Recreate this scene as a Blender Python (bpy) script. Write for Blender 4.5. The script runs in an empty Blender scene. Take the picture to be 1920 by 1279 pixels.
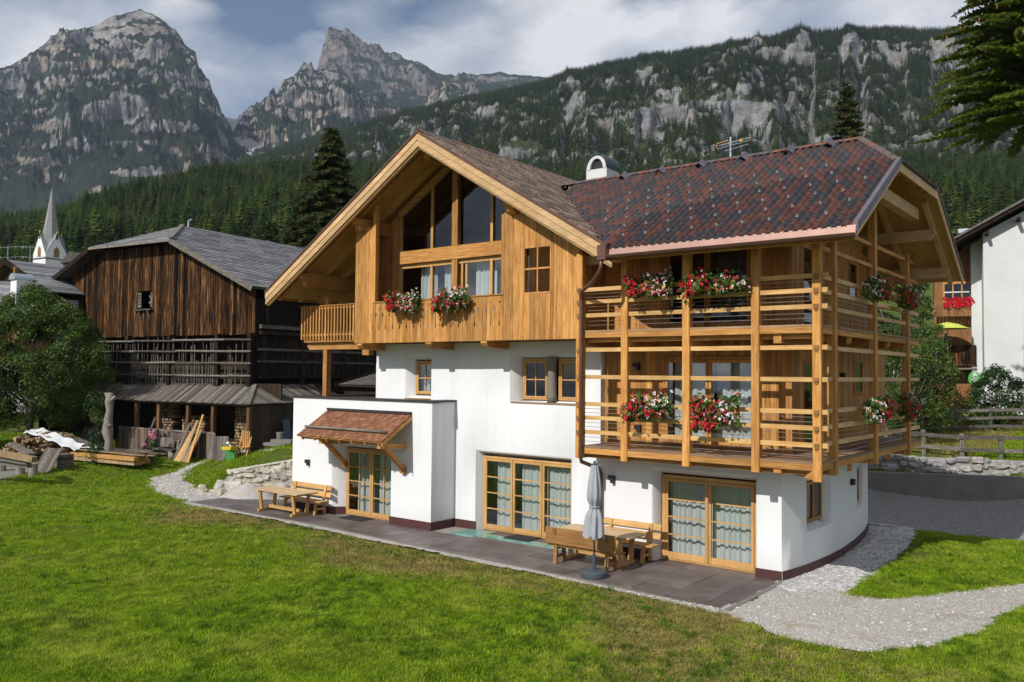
import bpy, bmesh, math, random
import numpy as np
from mathutils import Vector, Matrix
rnd = random.Random(7)
SC = bpy.context.scene
COL = SC.collection
# ------------------------------------------------------------------ camera
F = 1586.5
YAW, PIT, ROL = (math.radians(a) for a in (38.14, 2.146, 0.507))
_cy, _sy = math.cos(YAW), math.sin(YAW)
FW = np.array([-_sy*math.cos(PIT), _cy*math.cos(PIT), math.sin(PIT)])
_r = np.array([_cy, _sy, 0.0]); _u = np.cross(_r, FW)
RT = math.cos(ROL)*_r + math.sin(ROL)*_u
UP = -math.sin(ROL)*_r + math.cos(ROL)*_u
CAM = np.array([7.2346, -19.3672, 4.75])
cd = bpy.data.cameras.new('camera'); cam = bpy.data.objects.new('camera', cd); COL.objects.link(cam)
cd.sensor_width = 36.0; cd.lens = F/1920*36; cd.clip_start = 0.1; cd.clip_end = 30000
cam.matrix_world = Matrix(((RT[0], UP[0], -FW[0], CAM[0]), (RT[1], UP[1], -FW[1], CAM[1]),
                           (RT[2], UP[2], -FW[2], CAM[2]), (0, 0, 0, 1)))
SC.camera = cam
# ------------------------------------------------------------------ sun, sky, exposure
SUN_EL, SUN_DX = 38.0, 0.055           # elevation in degrees; the light travels mostly along +y
sd = Vector((SUN_DX, 1.0, -math.tan(math.radians(SUN_EL)))).normalized()
sl = bpy.data.lights.new('sun', 'SUN'); so = bpy.data.objects.new('sun', sl); COL.objects.link(so)
sl.energy = 4.9; sl.angle = math.radians(0.5); sl.color = (1.0, 0.965, 0.91)
so.rotation_euler = sd.to_track_quat('-Z', 'Y').to_euler(); so.location = (0, -40, 40)
W = bpy.data.worlds.new('World'); SC.world = W; W.use_nodes = True
nt = W.node_tree; nt.nodes.clear()
def N(tree, t, **kw):
    n = tree.nodes.new(t)
    for k, v in kw.items():
        if k.startswith('i_'):
            n.inputs[int(k[2:]) if k[2:].isdigit() else k[2:].replace('_', ' ')].default_value = v
        else: setattr(n, k, v)
    return n
def LK(tree, a, b): tree.links.new(a, b)
sky = N(nt, 'ShaderNodeTexSky', sky_type='NISHITA', sun_disc=False)
sky.sun_elevation = math.radians(SUN_EL); sky.sun_rotation = math.atan2(-sd.x, -sd.y)
sky.air_density = 1.0; sky.dust_density = 0.3; sky.ozone_density = 2.0
bg1 = N(nt, 'ShaderNodeBackground'); bg1.inputs[1].default_value = 0.085
LK(nt, sky.outputs[0], bg1.inputs[0])
tc = N(nt, 'ShaderNodeTexCoord'); sx = N(nt, 'ShaderNodeSeparateXYZ'); LK(nt, tc.outputs['Generated'], sx.inputs[0])
dz = N(nt, 'ShaderNodeMath', operation='ADD', use_clamp=False); LK(nt, sx.outputs[2], dz.inputs[0]); dz.inputs[1].default_value = 0.28
dzm = N(nt, 'ShaderNodeMath', operation='MAXIMUM'); LK(nt, dz.outputs[0], dzm.inputs[0]); dzm.inputs[1].default_value = 0.12
dx = N(nt, 'ShaderNodeMath', operation='DIVIDE'); LK(nt, sx.outputs[0], dx.inputs[0]); LK(nt, dzm.outputs[0], dx.inputs[1])
dy = N(nt, 'ShaderNodeMath', operation='DIVIDE'); LK(nt, sx.outputs[1], dy.inputs[0]); LK(nt, dzm.outputs[0], dy.inputs[1])
cx = N(nt, 'ShaderNodeCombineXYZ'); LK(nt, dx.outputs[0], cx.inputs[0]); LK(nt, dy.outputs[0], cx.inputs[1]); cx.inputs[2].default_value = 1.3
n1 = N(nt, 'ShaderNodeTexNoise'); n1.inputs['Scale'].default_value = 1.55; n1.inputs['Detail'].default_value = 8; n1.inputs['Roughness'].default_value = 0.52; n1.inputs['Distortion'].default_value = 0.25
LK(nt, cx.outputs[0], n1.inputs['Vector'])
n2 = N(nt, 'ShaderNodeTexNoise'); n2.inputs['Scale'].default_value = 1.9; n2.inputs['Detail'].default_value = 7; n2.inputs['Roughness'].default_value = 0.56
LK(nt, cx.outputs[0], n2.inputs['Vector'])
cm = N(nt, 'ShaderNodeValToRGB'); LK(nt, n1.outputs[0], cm.inputs[0])
cm.color_ramp.elements[0].position = 0.36; cm.color_ramp.elements[1].position = 0.46
cc = N(nt, 'ShaderNodeValToRGB'); LK(nt, n2.outputs[0], cc.inputs[0])
cc.color_ramp.elements[0].position = 0.39; cc.color_ramp.elements[0].color = (0.30, 0.39, 0.55, 1)
cc.color_ramp.elements[1].position = 0.61; cc.color_ramp.elements[1].color = (1.1, 1.1, 1.12, 1)
_e = cc.color_ramp.elements.new(0.50); _e.color = (0.60, 0.65, 0.74, 1)
bg2 = N(nt, 'ShaderNodeBackground'); bg2.inputs[1].default_value = 0.85; LK(nt, cc.outputs[0], bg2.inputs[0])
ms = N(nt, 'ShaderNodeMixShader'); LK(nt, cm.outputs[0], ms.inputs[0]); LK(nt, bg1.outputs[0], ms.inputs[1]); LK(nt, bg2.outputs[0], ms.inputs[2])
wo = N(nt, 'ShaderNodeOutputWorld'); LK(nt, ms.outputs[0], wo.inputs[0])
vs = SC.view_settings; SC.display_settings.display_device = 'sRGB'
vs.view_transform = 'Standard'; vs.look = 'None'; vs.exposure = -0.16; vs.gamma = 1.0; vs.use_curve_mapping = False
cy_ = SC.cycles
cy_.use_denoising = True
try: cy_.denoiser = 'OPENIMAGEDENOISE'
except Exception: pass
cy_.max_bounces = 6; cy_.diffuse_bounces = 4; cy_.glossy_bounces = 3; cy_.transmission_bounces = 4
cy_.transparent_max_bounces = 12; cy_.volume_bounces = 0; cy_.caustics_reflective = False; cy_.caustics_refractive = False
# ------------------------------------------------------------------ photo pixel -> place
def ray(px, py): return RT*(px-960)/F - UP*(py-639.5)/F + FW
def un(px, py, ax, val):
    d = ray(px, py); return CAM + d*((val-CAM[ax])/d[ax])
def PT(px, depth, z=0.0):
    d = ray(px, 690); k = depth/(-d[0]*_sy + d[1]*_cy); return (CAM[0]+d[0]*k, CAM[1]+d[1]*k, z)
def zat(px, py, depth):
    d = ray(px, py); return CAM[2] + d[2]*depth/(-d[0]*_sy + d[1]*_cy)
# ------------------------------------------------------------------ numpy noise
def _hash(ix, iy, iz, seed):
    h = (ix.astype(np.int64)*374761393 + iy.astype(np.int64)*668265263 + iz.astype(np.int64)*2147483647 + seed*1274126177) & 0x7fffffff
    h = ((h ^ (h >> 13))*1274126177) & 0x7fffffff
    h = h ^ (h >> 16)
    return (h & 0xffff)/32767.5 - 1.0
def vnoise(x, y, z=0.0, seed=0):
    x = np.asarray(x, float); y = np.asarray(y, float); z = np.asarray(z, float) + np.zeros_like(x)
    ix, iy, iz = np.floor(x), np.floor(y), np.floor(z)
    fx, fy, fz = x-ix, y-iy, z-iz
    fx, fy, fz = (t*t*t*(t*(t*6-15)+10) for t in (fx, fy, fz))
    r = 0
    for a in (0, 1):
        for b in (0, 1):
            for c in (0, 1):
                r = r + _hash(ix+a, iy+b, iz+c, seed)*(fx if a else 1-fx)*(fy if b else 1-fy)*(fz if c else 1-fz)
    return r
def fbm(x, y, z=0.0, oct=4, seed=0, gain=0.5, ridged=False):
    s, a, t = 0, 1.0, 0
    for o in range(oct):
        n = vnoise(np.asarray(x)*2**o, np.asarray(y)*2**o, np.asarray(z)*2**o, seed+o*17)
        s = s + a*((1-2*np.abs(n)) if ridged else n); t += a; a *= gain
    return s/t
# ------------------------------------------------------------------ mesh helpers
class MB:
    def __init__(s): s.v = []; s.f = []
    def add(s, pts, faces):
        o = len(s.v); s.v += [tuple(float(c) for c in p) for p in pts]; s.f += [tuple(o+i for i in f) for f in faces]; return s
    def box(s, x0, x1, y0, y1, z0, z1):
        return s.add([(x0,y0,z0),(x1,y0,z0),(x1,y1,z0),(x0,y1,z0),(x0,y0,z1),(x1,y0,z1),(x1,y1,z1),(x0,y1,z1)],
                     [(0,3,2,1),(4,5,6,7),(0,1,5,4),(1,2,6,5),(2,3,7,6),(3,0,4,7)])
    def bar(s, p, q, w, h, up=(0,0,1), roll=0.0):
        p, q = Vector(p), Vector(q); d = (q-p).normalized(); u = Vector(up)
        if abs(d.dot(u)) > 0.98: u = Vector((0,1,0))
        a = d.cross(u).normalized(); b = a.cross(d).normalized()
        if roll: a, b = a*math.cos(roll)+b*math.sin(roll), b*math.cos(roll)-a*math.sin(roll)
        a *= w/2; b *= h/2
        return s.add([p-a-b, p+a-b, p+a+b, p-a+b, q-a-b, q+a-b, q+a+b, q-a+b],
                     [(0,1,2,3),(7,6,5,4),(0,4,5,1),(1,5,6,2),(2,6,7,3),(3,7,4,0)])
    def ext(s, poly, vec):
        n = len(poly); vec = Vector(vec); a = [Vector(p) for p in poly]; b = [p+vec for p in a]
        return s.add(a+b, [tuple(range(n))[::-1], tuple(range(n, 2*n))] + [(i, (i+1)%n, n+(i+1)%n, n+i) for i in range(n)])
    def tube(s, path, r, n=8, cap=True):
        path = [Vector(p) for p in path]; rs = r if isinstance(r, (list, tuple)) else [r]*len(path)
        vs, fs = [], []; pa = None
        for i, p in enumerate(path):
            d = (path[min(i+1, len(path)-1)] - path[max(i-1, 0)]).normalized()
            if pa is None:
                t = Vector((0,0,1)) if abs(d.z) < 0.9 else Vector((1,0,0)); pa = d.cross(t).normalized()
            else: pa = (pa - d*pa.dot(d)).normalized()
            pb = d.cross(pa)
            for k in range(n):
                an = 2*math.pi*k/n; vs.append(p + (pa*math.cos(an)+pb*math.sin(an))*rs[i])
        for i in range(len(path)-1):
            for k in range(n): fs.append((i*n+k, i*n+(k+1)%n, (i+1)*n+(k+1)%n, (i+1)*n+k))
        if cap: fs += [tuple(range(n))[::-1], tuple((len(path)-1)*n+k for k in range(n))]
        return s.add(vs, fs)
    def lathe(s, prof, n=16, c=(0,0,0)):
        vs = [(c[0]+r*math.cos(2*math.pi*k/n), c[1]+r*math.sin(2*math.pi*k/n), c[2]+z) for r, z in prof for k in range(n)]
        fs = [(i*n+k, i*n+(k+1)%n, (i+1)*n+(k+1)%n, (i+1)*n+k) for i in range(len(prof)-1) for k in range(n)]
        return s.add(vs, fs + [tuple(range(n))[::-1], tuple((len(prof)-1)*n+k for k in range(n))])
    def rock(s, c, rx, ry, rz, seed, sub=1):
        bm = bmesh.new(); bmesh.ops.create_icosphere(bm, subdivisions=sub, radius=1)
        r = random.Random(seed)
        vs = []
        for v in bm.verts:
            k = 1 + r.uniform(-.22, .2)
            p = [max(-.8, min(.8, q))*k for q in v.co]
            vs.append((c[0]+p[0]*rx, c[1]+p[1]*ry, c[2]+p[2]*rz))
        fs = [tuple(v.index for v in f.verts) for f in bm.faces]; bm.free()
        return s.add(vs, fs)
    def mesh(s, name, mat=None, smooth=False, recalc=True):
        me = bpy.data.meshes.new(name); me.from_pydata(s.v, [], s.f)
        if recalc:
            bm = bmesh.new(); bm.from_mesh(me); bmesh.ops.recalc_face_normals(bm, faces=bm.faces); bm.to_mesh(me); bm.free()
        if mat: me.materials.append(mat)
        if smooth: me.polygons.foreach_set('use_smooth', [True]*len(me.polygons))
        me.update(); return me
    def build(s, name, mat, parent=None, smooth=False, recalc=True, bevel=0.0, loc=None):
        o = bpy.data.objects.new(name, s.mesh(name, mat, smooth, recalc)); COL.objects.link(o)
        if parent: o.parent = parent
        if loc is not None: o.location = loc
        if bevel:
            b = o.modifiers.new('bevel', 'BEVEL'); b.width = bevel; b.segments = 2 if bevel > .02 else 1; b.limit_method = 'ANGLE'; b.angle_limit = math.radians(35)
        return o
def tag(o, label=None, cat=None, group=None, kind=None):
    if label: o['label'] = label
    if cat: o['category'] = cat
    if group: o['group'] = group
    if kind: o['kind'] = kind
    return o
def thing(name, label, cat, loc=(0,0,0), rz=0.0, group=None):
    o = bpy.data.objects.new(name, None); COL.objects.link(o); o.location = loc; o.rotation_euler = (0, 0, rz); o.empty_display_size = .2
    return tag(o, label, cat, group)
def inst(name, me, parent=None, loc=(0,0,0), rot=None, mat4=None, scale=None):
    o = bpy.data.objects.new(name, me); COL.objects.link(o)
    if parent: o.parent = parent
    if mat4 is not None: o.matrix_local = mat4
    else:
        o.location = loc
        if rot: o.rotation_euler = rot
        if scale: o.scale = scale
    return o
def copy_tree(o, parent=None):
    c = o.copy(); COL.objects.link(c); c.parent = parent
    for ch in list(o.children): copy_tree(ch, c)
    return c
def npmesh(name, v, f, mat, smooth=False):
    v = np.asarray(v, np.float32); f = np.asarray(f, np.int32); k = f.shape[1]
    me = bpy.data.meshes.new(name); me.vertices.add(len(v)); me.vertices.foreach_set('co', v.ravel())
    me.loops.add(f.size); me.loops.foreach_set('vertex_index', f.ravel())
    me.polygons.add(len(f)); me.polygons.foreach_set('loop_start', np.arange(0, f.size, k, dtype=np.int32))
    try: me.polygons.foreach_set('loop_total', np.full(len(f), k, dtype=np.int32))
    except Exception: pass
    if smooth: me.polygons.foreach_set('use_smooth', np.ones(len(f), bool))
    if mat: me.materials.append(mat)
    me.update(calc_edges=True); return me
# ------------------------------------------------------------------ materials
MATS = {}
def newmat(name):
    m = bpy.data.materials.new(name); m.use_nodes = True; t = m.node_tree; t.nodes.clear()
    out = N(t, 'ShaderNodeOutputMaterial'); p = N(t, 'ShaderNodeBsdfPrincipled'); LK(t, p.outputs[0], out.inputs[0])
    MATS[name] = m; return m, t, p, out
def rand_node(t):
    oi = N(t, 'ShaderNodeObjectInfo'); ge = N(t, 'ShaderNodeNewGeometry')
    a = N(t, 'ShaderNodeMath', operation='ADD'); LK(t, oi.outputs['Random'], a.inputs[0]); LK(t, ge.outputs['Random Per Island'], a.inputs[1])
    f = N(t, 'ShaderNodeMath', operation='FRACT'); LK(t, a.outputs[0], f.inputs[0]); return f.outputs[0], ge
def ramp(t, stops, src=None):
    r = N(t, 'ShaderNodeValToRGB'); e = r.color_ramp.elements
    while len(e) < len(stops): e.new(0.5)
    for k, (p, c) in enumerate(stops): e[k].position = p; e[k].color = (*c, 1)
    if src is not None: LK(t, src, r.inputs[0])
    return r
def mixc(t, fac, a, b, mode='MIX'):
    m = N(t, 'ShaderNodeMix', data_type='RGBA', blend_type=mode)
    for s, v in ((0, fac), (6, a), (7, b)):
        if hasattr(v, 'links'): LK(t, v, m.inputs[s])
        elif s == 0: m.inputs[0].default_value = v
        else: m.inputs[s].default_value = (*v, 1)
    return m.outputs[2]
def noise(t, vec, scale, detail=4, rough=.55, dist=0.0):
    n = N(t, 'ShaderNodeTexNoise'); n.inputs['Scale'].default_value = scale; n.inputs['Detail'].default_value = detail
    n.inputs['Roughness'].default_value = rough; n.inputs['Distortion'].default_value = dist
    if vec is not None: LK(t, vec, n.inputs['Vector'])
    return n.outputs[0]
def bump(t, p, h, strength, dist):
    b = N(t, 'ShaderNodeBump'); b.inputs['Strength'].default_value = strength; b.inputs['Distance'].default_value = dist
    LK(t, h, b.inputs['Height']); LK(t, b.outputs[0], p.inputs['Normal'])
def wood(name, dark, mid, light, axis=2, rough=.65, var=.35, grain=1.0, knots=True, spec=.3, contrast=1.0):
    m, t, p, out = newmat(name)
    r, ge = rand_node(t)
    off = N(t, 'ShaderNodeVectorMath', operation='SCALE'); off.inputs[0].default_value = (17.3, 31.7, 53.1); LK(t, r, off.inputs['Scale'])
    ad = N(t, 'ShaderNodeVectorMath', operation='ADD'); LK(t, ge.outputs['Position'], ad.inputs[0]); LK(t, off.outputs[0], ad.inputs[1])
    mp = N(t, 'ShaderNodeVectorMath', operation='MULTIPLY'); LK(t, ad.outputs[0], mp.inputs[0])
    sc = [22*grain]*3; sc[axis] = 1.3*grain; mp.inputs[1].default_value = sc
    g = noise(t, mp.outputs[0], 1.0, 5, .6, .6)
    rc = ramp(t, [(.5-.2/contrast, dark), (.5, mid), (.5+.22/contrast, light)], g)
    c = rc.outputs[0]
    big = noise(t, ad.outputs[0], 1.6, 3)
    vr = ramp(t, [(0, (1-var,)*3), (1, (1+var*.55,)*3)], r)
    c = mixc(t, 1.0, c, vr.outputs[0], 'MULTIPLY')
    br = ramp(t, [(.3, (.8, .78, .74)), (.7, (1.1, 1.1, 1.1))], big)
    c = mixc(t, .8, c, br.outputs[0], 'MULTIPLY')
    if knots:
        mk = N(t, 'ShaderNodeVectorMath', operation='MULTIPLY'); LK(t, ad.outputs[0], mk.inputs[0])
        ks = [9.0]*3; ks[axis] = 3.2; mk.inputs[1].default_value = ks
        vo = N(t, 'ShaderNodeTexVoronoi'); vo.inputs['Scale'].default_value = 1.0; LK(t, mk.outputs[0], vo.inputs['Vector'])
        kr = ramp(t, [(.06, (.42, .3, .2)), (.15, (1, 1, 1))], vo.outputs['Distance'])
        c = mixc(t, .75, c, kr.outputs[0], 'MULTIPLY')
    LK(t, c, p.inputs['Base Color']); p.inputs['Roughness'].default_value = rough; p.inputs['Specular IOR Level'].default_value = spec
    bump(t, p, g, .35, .006)
    return m
def plain(name, col, rough=.6, var=.12, scale=6.0, bmp=0.0, bscale=60.0, metal=0.0, objvar=.12, spec=.4):
    m, t, p, out = newmat(name); r, ge = rand_node(t)
    n = noise(t, ge.outputs['Position'], scale, 5)
    c = ramp(t, [(.25, tuple(k*(1-var) for k in col)), (.75, tuple(min(1, k*(1+var)) for k in col))], n).outputs[0]
    if objvar: c = mixc(t, 1.0, c, ramp(t, [(0, (1-objvar,)*3), (1, (1+objvar,)*3)], r).outputs[0], 'MULTIPLY')
    LK(t, c, p.inputs['Base Color']); p.inputs['Roughness'].default_value = rough; p.inputs['Metallic'].default_value = metal
    p.inputs['Specular IOR Level'].default_value = spec
    if bmp: bump(t, p, noise(t, ge.outputs['Position'], bscale, 4), bmp, .01)
    return m
def palette(name, cols, rough=.7, spec=.3, nvar=.25, scale=8.0, bmp=.3, bscale=40.0):
    m, t, p, out = newmat(name); r, ge = rand_node(t)
    k = len(cols); c = ramp(t, [(i/k, col) for i, col in enumerate(cols)], r); c.color_ramp.interpolation = 'CONSTANT'
    n = noise(t, ge.outputs['Position'], scale, 5)
    c = mixc(t, 1.0, c.outputs[0], ramp(t, [(.25, (1-nvar,)*3), (.75, (1+nvar,)*3)], n).outputs[0], 'MULTIPLY')
    LK(t, c, p.inputs['Base Color']); p.inputs['Roughness'].default_value = rough; p.inputs['Specular IOR Level'].default_value = spec
    if bmp: bump(t, p, noise(t, ge.outputs['Position'], bscale, 4), bmp, .01)
    return m
def leaf(name, cols, rough=.55, trans=.35, patch=.5, spec=.3, solo=False):
    m, t, p, out = newmat(name); r, ge = rand_node(t)
    if solo: r = N(t, 'ShaderNodeObjectInfo').outputs['Random']
    c = ramp(t, [(i/max(1, len(cols)-1), col) for i, col in enumerate(cols)], r).outputs[0]
    n = noise(t, ge.outputs['Position'], patch, 3)
    c = mixc(t, 1.0, c, ramp(t, [(.3, (.7, .7, .7)), (.7, (1.25, 1.2, 1.1))], n).outputs[0], 'MULTIPLY')
    LK(t, c, p.inputs['Base Color']); p.inputs['Roughness'].default_value = rough; p.inputs['Specular IOR Level'].default_value = spec
    tr = N(t, 'ShaderNodeBsdfTranslucent'); LK(t, c, tr.inputs[0]); mx = N(t, 'ShaderNodeMixShader'); mx.inputs[0].default_value = trans
    LK(t, p.outputs[0], mx.inputs[1]); LK(t, tr.outputs[0], mx.inputs[2]); LK(t, mx.outputs[0], out.inputs[0])
    return m
LD, LM, LL = (.35, .140, .030), (.53, .250, .066), (.68, .385, .132)
larch = [wood('larch_%s' % a, LD, LM, LL, k) for k, a in enumerate('xyz')]
pale = [wood('pale_fir_%s' % a, (.50, .30, .14), (.62, .40, .20), (.72, .50, .28), k, var=.18) for k, a in enumerate('xyz')]
rail_m = wood('rail_larch', (.48, .26, .085), (.63, .38, .145), (.73, .48, .21), 0, var=.2)
oak = wood('door_oak', (.46, .25, .08), (.55, .31, .11), (.62, .37, .15), 2, var=.12, knots=False)
deckw = wood('deck_wood', (.20, .12, .07), (.33, .21, .13), (.42, .29, .19), 0, var=.3)
furn = wood('bench_pine', (.45, .25, .08), (.58, .34, .12), (.68, .42, .18), 0, var=.2)
furn_d = wood('bench_stained', (.20, .095, .025), (.30, .15, .045), (.38, .20, .07), 0, var=.2)
tabletop = wood('table_top', (.45, .31, .17), (.56, .40, .23), (.64, .47, .29), 0, var=.15, knots=False)
barnw = wood('barn_plank', (.008, .005, .004), (.050, .024, .010), (.22, .105, .038), 2, rough=.85, var=.92, grain=.8, knots=False, spec=.1, contrast=1.4)
barnd = wood('barn_dark', (.014, .010, .008), (.030, .021, .015), (.055, .038, .026), 2, rough=.9, var=.5, knots=False, spec=.1)
greyw = [wood('grey_wood_%s' % a, (.075, .065, .055), (.17, .15, .13), (.28, .255, .225), k, rough=.9, var=.5, knots=False, spec=.15) for k, a in enumerate('xyz')]
plankn = wood('stored_plank', (.22, .14, .07), (.38, .26, .14), (.50, .37, .22), 2, rough=.8, var=.45)
logs = palette('firewood', [(.20, .13, .07), (.30, .2, .11), (.12, .08, .05), (.36, .26, .15)], .9)
stucco = plain('white_stucco', (.79, .79, .785), .9, .035, .7, .55, 38.0, objvar=0.0, spec=.2)
def stained(name, col):
    m, t, p, out = newmat(name); ge = N(t, 'ShaderNodeNewGeometry'); P_ = ge.outputs['Position']
    c = ramp(t, [(.3, tuple(k*.965 for k in col)), (.7, tuple(k*1.015 for k in col))], noise(t, P_, .8, 5)).outputs[0]
    st = N(t, 'ShaderNodeVectorMath', operation='MULTIPLY'); LK(t, P_, st.inputs[0]); st.inputs[1].default_value = (5, 5, .35)
    c = mixc(t, ramp(t, [(.55, (0,0,0)), (.8, (.5,.5,.5))], noise(t, st.outputs[0], 1.0, 5)).outputs[0], c, tuple(k*.84 for k in col))
    sp = N(t, 'ShaderNodeSeparateXYZ'); LK(t, P_, sp.inputs[0]); mr = N(t, 'ShaderNodeMapRange', clamp=True); LK(t, sp.outputs[2], mr.inputs[0]); mr.inputs[1].default_value = .2; mr.inputs[2].default_value = .75; mr.inputs[3].default_value = .55; mr.inputs[4].default_value = 0.0
    mu = N(t, 'ShaderNodeMath', operation='MULTIPLY'); LK(t, mr.outputs[0], mu.inputs[0]); LK(t, noise(t, P_, 3.5, 6, .65), mu.inputs[1])
    c = mixc(t, mu.outputs[0], c, (col[0]*.72, col[1]*.68, col[2]*.60))
    LK(t, c, p.inputs['Base Color']); p.inputs['Roughness'].default_value = .92; p.inputs['Specular IOR Level'].default_value = .15
    bump(t, p, noise(t, P_, 9, 8, .7), .5, .012); return m
stucco = stained('white_stucco_worn', (.745, .75, .755))
stucco2 = plain('grey_white_stucco', (.62, .62, .61), .9, .07, 1.0, .4, 25.0, objvar=0.0, spec=.2)
plinth = plain('plinth_paint', (.075, .028, .024), .6, .2, 8, .15)
metal_d = plain('dark_metal', (.055, .048, .045), .45, .15, 5, metal=.3)
copper = plain('copper_sheet', (.155, .082, .06), .45, .2, 3, metal=.45, objvar=.05)
copper_l = plain('copper_flashing', (.40, .235, .19), .5, .15, 2, metal=.2, objvar=.05)
lead = plain('verge_sheet', (.15, .125, .15), .5, .15, 3, metal=.3, objvar=.03)
steel = plain('steel_wire', (.55, .55, .55), .35, .05, 3, metal=.8)
galva = plain('galvanised', (.42, .47, .50), .45, .1, 3, metal=.5)
tile_red = palette('roof_tile', [(.092, .032, .024), (.040, .033, .036), (.074, .029, .023), (.029, .028, .034), (.105, .038, .027), (.055, .030, .026), (.035, .031, .036)], .62, .35, .3, 7, .4, 90)
tile_brn = palette('roof_tile_brown', [(.20, .145, .11), (.15, .11, .088), (.24, .175, .13), (.11, .085, .072)], .85, .15, .3, 7, .4, 90)
ridge_m = palette('ridge_cap', [(.115, .085, .075), (.17, .07, .045), (.10, .08, .085)], .65, .3, .25, 6, .3, 60)
shingle = palette('wood_shingle', [(.24, .105, .055), (.18, .075, .042), (.29, .14, .075), (.20, .09, .05)], .8, .2, .3, 10, .3, 70)
shingle_g = palette('grey_shingle', [(.17, .17, .18), (.21, .21, .22), (.13, .13, .14), (.24, .24, .24)], .75, .3, .3, 4, .3, 30)
paver = palette('patio_paver', [(.115, .094, .088), (.14, .117, .110), (.098, .080, .076), (.125, .104, .100)], .5, .4, .38, 1.6, .15, 60)
concrete = plain('concrete', (.185, .172, .155), .9, .2, 1.5, .3, 25, objvar=.05)
stone_m = palette('field_stone', [(.42, .38, .31), (.50, .46, .39), (.34, .31, .27), (.46, .40, .31), (.38, .36, .33)], .9, .2, .3, 5, .6, 22)
stone_g = palette('grey_stone', [(.30, .29, .28), (.38, .36, .34), (.24, .235, .23), (.33, .30, .27)], .9, .2, .3, 5, .6, 22)
mortar = plain('mortar', (.27, .25, .22), .95, .2, 8, .5, 30)
blackm = plain('black_lamp', (.02, .02, .022), .5, .05, 3)
mat_rub = plain('doormat', (.022, .02, .02), .95, .2, 30, .5, 150)
cloth_g = plain('parasol_cloth', (.33, .345, .37), .85, .08, 10, .2, 60, objvar=0)
base_g = plain('parasol_base', (.06, .075, .09), .5, .1, 8, objvar=0)
white_p = plain('white_plastic', (.75, .77, .78), .5, .1, 8)
yellow_p = plain('yellow_plastic', (.70, .50, .02), .5, .1, 5)
green_p = plain('green_plastic', (.10, .42, .10), .5, .1, 5)
orange_w = wood('orange_board', (.42, .2, .05), (.58, .3, .09), (.68, .38, .14), 0, var=.25)
red_f = palette('red_petal', [(.55, .012, .02), (.62, .02, .025), (.48, .01, .03), (.66, .06, .09)], .6, .2, .1, 20, 0)
white_f = palette('white_petal', [(.78, .76, .74), (.72, .68, .70), (.80, .70, .70)], .6, .2, .08, 20, 0)
pink_f = palette('pink_petal', [(.7, .25, .32), (.62, .2, .28)], .6, .2, .1, 20, 0)
geran = leaf('geranium_leaf', [(.045, .11, .018), (.08, .16, .028), (.13, .21, .045)], patch=3)
ashleaf = leaf('ash_leaf', [(.022, .060, .010), (.040, .092, .013), (.075, .135, .017), (.15, .19, .022)], patch=.9, trans=.22)
bushleaf = leaf('bush_leaf', [(.028, .07, .012), (.05, .105, .018), (.09, .15, .022), (.17, .19, .03)], patch=.8)
darkleaf = leaf('dark_bush_leaf', [(.018, .052, .012), (.03, .08, .016), (.05, .10, .02)], patch=.8)
needle = leaf('spruce_needle', [(.085, .145, .012), (.14, .21, .016), (.22, .28, .024)], .6, .4, .6)
needle_d = leaf('spruce_needle_dark', [(.035, .060, .014), (.060, .090, .018), (.10, .12, .026)], .7, .25, .5)
cone_m = palette('spruce_cone', [(.20, .10, .05), (.26, .14, .07)], .8, .2, .2, 10, 0)
forest_m = leaf('forest_needle', [(.028, .056, .017), (.052, .086, .024), (.078, .112, .031), (.12, .152, .04)], .8, .25, .02, .1, True)
forest_n = leaf('forest_needle_near', [(.025, .058, .012), (.045, .090, .016), (.065, .115, .020), (.12, .165, .030)], .8, .3, .03, .1, True)
larch_t = leaf('larch_needle', [(.07, .12, .02), (.11, .16, .026), (.16, .20, .035)], .8, .3, .04, .1, True)
bark = plain('bark', (.12, .095, .075), .95, .4, 5, .8, 25)
barkp = plain('pale_bark', (.24, .21, .18), .95, .4, 5, .8, 25)
birch = plain('birch_bark', (.55, .53, .5), .9, .35, 4, .4, 25)
curtain, _t, _p, _o = newmat('curtain')
_p.inputs['Base Color'].default_value = (.74, .76, .75, 1); _p.inputs['Roughness'].default_value = .9; _p.inputs['Specular IOR Level'].default_value = .1
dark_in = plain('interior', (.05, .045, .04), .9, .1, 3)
def glassmat(name, tint, refl_rough=.02, base=.09):
    m, t, p, out = newmat(name); t.nodes.remove(p)
    tr = N(t, 'ShaderNodeBsdfTransparent'); tr.inputs[0].default_value = (*tint, 1)
    gl = N(t, 'ShaderNodeBsdfGlossy'); gl.inputs['Roughness'].default_value = refl_rough; gl.inputs[0].default_value = (.95, .97, 1, 1)
    fr = N(t, 'ShaderNodeFresnel'); fr.inputs[0].default_value = 1.5
    a = N(t, 'ShaderNodeMath', operation='ADD', use_clamp=True); LK(t, fr.outputs[0], a.inputs[0]); a.inputs[1].default_value = base
    mx = N(t, 'ShaderNodeMixShader'); LK(t, a.outputs[0], mx.inputs[0]); LK(t, tr.outputs[0], mx.inputs[1]); LK(t, gl.outputs[0], mx.inputs[2]); LK(t, mx.outputs[0], out.inputs[0])
    return m
glass = glassmat('window_glass', (.80, .85, .84), base=.12)
glass_dk = glassmat('tinted_glass', (.34, .38, .42), base=.04)
floorglass, _t, _p, _o = newmat('floor_glass'); _p.inputs['Base Color'].default_value = (.14, .36, .31, 1); _p.inputs['Roughness'].default_value = .15
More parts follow.
